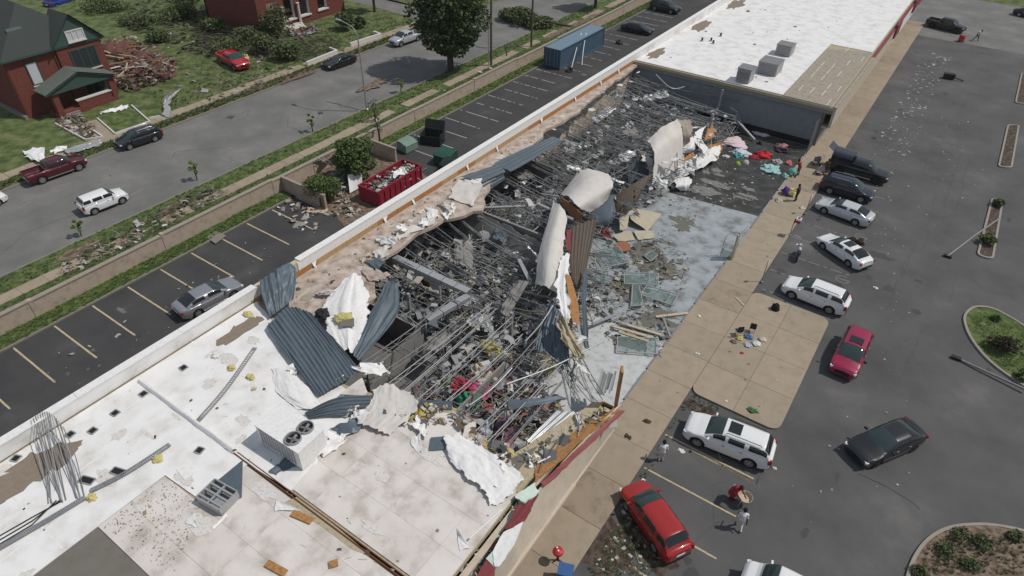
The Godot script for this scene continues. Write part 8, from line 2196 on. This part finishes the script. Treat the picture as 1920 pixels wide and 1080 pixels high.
# ------------------------------------------------------------------ loose material
func frag(mb: MB, p: Vector3, s: float, form: int) -> void:
	var b := Basis.from_euler(Vector3(rnd(-0.5, 0.5), rnd(0, TAU), rnd(-0.5, 0.5)))
	match form:
		0: mb.box(Transform3D(b, p), Vector3(s * rnd(0.7, 1.5), s * rnd(0.04, 0.14), s * rnd(0.3, 0.9)))
		5:
			var x := b.x * s * rnd(0.5, 1.0); var z := b.z * s * rnd(0.3, 0.8)
			x.y *= 0.15; z.y *= 0.15
			mb.quad(p - x - z, p - x * rnd(0.4, 1.0) + z, p + x + z * rnd(0.5, 1.2), p + x * rnd(0.6, 1.0) - z)
		1:
			var d := b.x * s * rnd(1.2, 2.6)
			mb.beam(p - d, p + d, s * rnd(0.06, 0.14), s * rnd(0.05, 0.12))
		2:
			var x := b.x * s * rnd(0.6, 1.2); var z := b.z * s * rnd(0.5, 1.0); var y := b.y * s * rnd(0.1, 0.45)
			mb.quad(p - x - z, p - x + z, p + y + z * 0.7, p + y - z)
			mb.quad(p + y - z, p + y + z * 0.7, p + x + z - y * rnd(0, 1), p + x - z)
		3:
			var d := b.x * s * rnd(1.0, 2.5); var k := Vector3(rnd(-1, 1), rnd(0.0, 0.8), rnd(-1, 1)) * s
			mb.tube([p - d, p + k, p + d * 0.6 + k * 0.4, p + d], 0.016 + s * 0.012, 4)
		4:
			for i in 3:
				var q := p + Vector3(rnd(-1, 1), rnd(0, 0.6), rnd(-1, 1)) * s * 0.5
				mb.box(Transform3D(Basis.from_euler(Vector3(rnd(0, 3), rnd(0, 3), rnd(0, 3))), q), Vector3.ONE * s * rnd(0.3, 0.7) * Vector3(1, 0.6, 0.8))
func in_poly(p: PackedVector2Array) -> Vector2:
	var lo := p[0]; var hi := p[0]
	for q in p:
		lo = lo.min(q); hi = hi.max(q)
	for i in 60:
		var q := Vector2(rnd(lo.x, hi.x), rnd(lo.y, hi.y))
		if Geometry2D.is_point_in_polygon(q, p):
			return q
	return (lo + hi) / 2
func rubble(called: String, label: String, area: PackedVector2Array, count: int, base: float, height: float, s0: float, s1: float, palette: Array, forms: Array) -> void:
	var mb := MB.new()
	for i in count:
		var q := in_poly(area)
		var hh := height * clampf(0.55 + noise.get_noise_2d(q.x * 2.2, q.y * 2.2) * 1.3, 0.05, 1.0)
		mb.col = pick(palette) * rnd(0.7, 1.25)
		frag(mb, Vector3(q.x, base + hh * pow(rng.randf(), 0.7) + 0.03, q.y), rnd(s0, s1), pick(forms))
	solo(mb, called, M.mixed, label, "rubble", "", "stuff")
func tufts(called: String, label: String, areas: Array, count: int, y: Callable, s0: float, s1: float, cols: Array, category := "grass") -> void:
	var bl := MB.new()
	for i in 7:
		var a := TAU * i / 7.0 + rnd(-0.3, 0.3)
		var d := Vector3(cos(a), 0, sin(a)); var w := d.cross(Vector3.UP) * 0.1
		bl.tri(d * 0.1 - w, d * 0.1 + w, d * rnd(0.35, 0.6) + Vector3(0, rnd(0.5, 1.0), 0))
	var mm := MultiMesh.new()
	mm.transform_format = MultiMesh.TRANSFORM_3D
	mm.use_colors = true
	mm.mesh = bl.mesh()
	mm.mesh.surface_set_material(0, M.leaf)
	mm.instance_count = count
	for i in count:
		var q := in_poly(areas[i % areas.size()])
		var s := rnd(s0, s1)
		mm.set_instance_transform(i, Transform3D(Basis(Vector3.UP, rnd(0, TAU)).scaled(Vector3(s, s * rnd(0.5, 1.0), s)), Vector3(q.x, y.call(q), q.y)))
		var c: Color = pick(cols) * rnd(0.7, 1.3)
		mm.set_instance_color(i, Color(c.r, c.g, c.b, 1))
	var o := MultiMeshInstance3D.new()
	o.name = numbered(called)
	o.multimesh = mm
	add_child(o)
	tag(o, label, category, "", "stuff")
func joist(a: Vector3, b: Vector3, depth: float, label: String, group: String, m: Material, sag := 0.0, parent: Node3D = null, lean := 0.0) -> void:
	var o: Node3D = parent
	if o == null:
		var look := ("pale " if m == M.steel_pale else "dark ") + ("sagging " if sag > 0.35 else "") + ("tipped " if absf(lean) > 0.7 else "")
		o = thing("steel_joist", look + label, "joist", Vector3.ZERO, 0.0, look + group)
	var bse := Vector3((a.x + b.x) / 2, minf(a.y, b.y) - depth, (a.z + b.z) / 2)
	if parent == null:
		o.position = bse
	else:
		bse = Vector3.ZERO
	a -= bse; b -= bse
	var dirv := (b - a).normalized()
	var side := dirv.cross(Vector3.UP).normalized()
	var dn := (Vector3.DOWN + side * lean).normalized() * depth
	var m1 := (a + b) / 2 + Vector3(0, -sag, 0) + side * sag * 0.3
	var n := maxi(6, int(a.distance_to(b) / 0.75))
	var tp := spline([a, m1, b], n) if sag != 0.0 else line(a, b, n)
	for e in 2:
		var mb := MB.new()
		var pts := []
		for q: Vector3 in tp:
			pts.append(q + dn * e)
		mb.tube(pts, 0.04 if e == 0 else 0.03, 4)
		part(mb, "top_chord" if e == 0 else "bottom_chord", m, o)
	var zz := []
	for i in n + 1:
		zz.append(tp[i] + (dn if i % 2 else Vector3.ZERO))
	var wb := MB.new()
	wb.tube(zz, 0.018, 4)
	part(wb, "web", m, o)
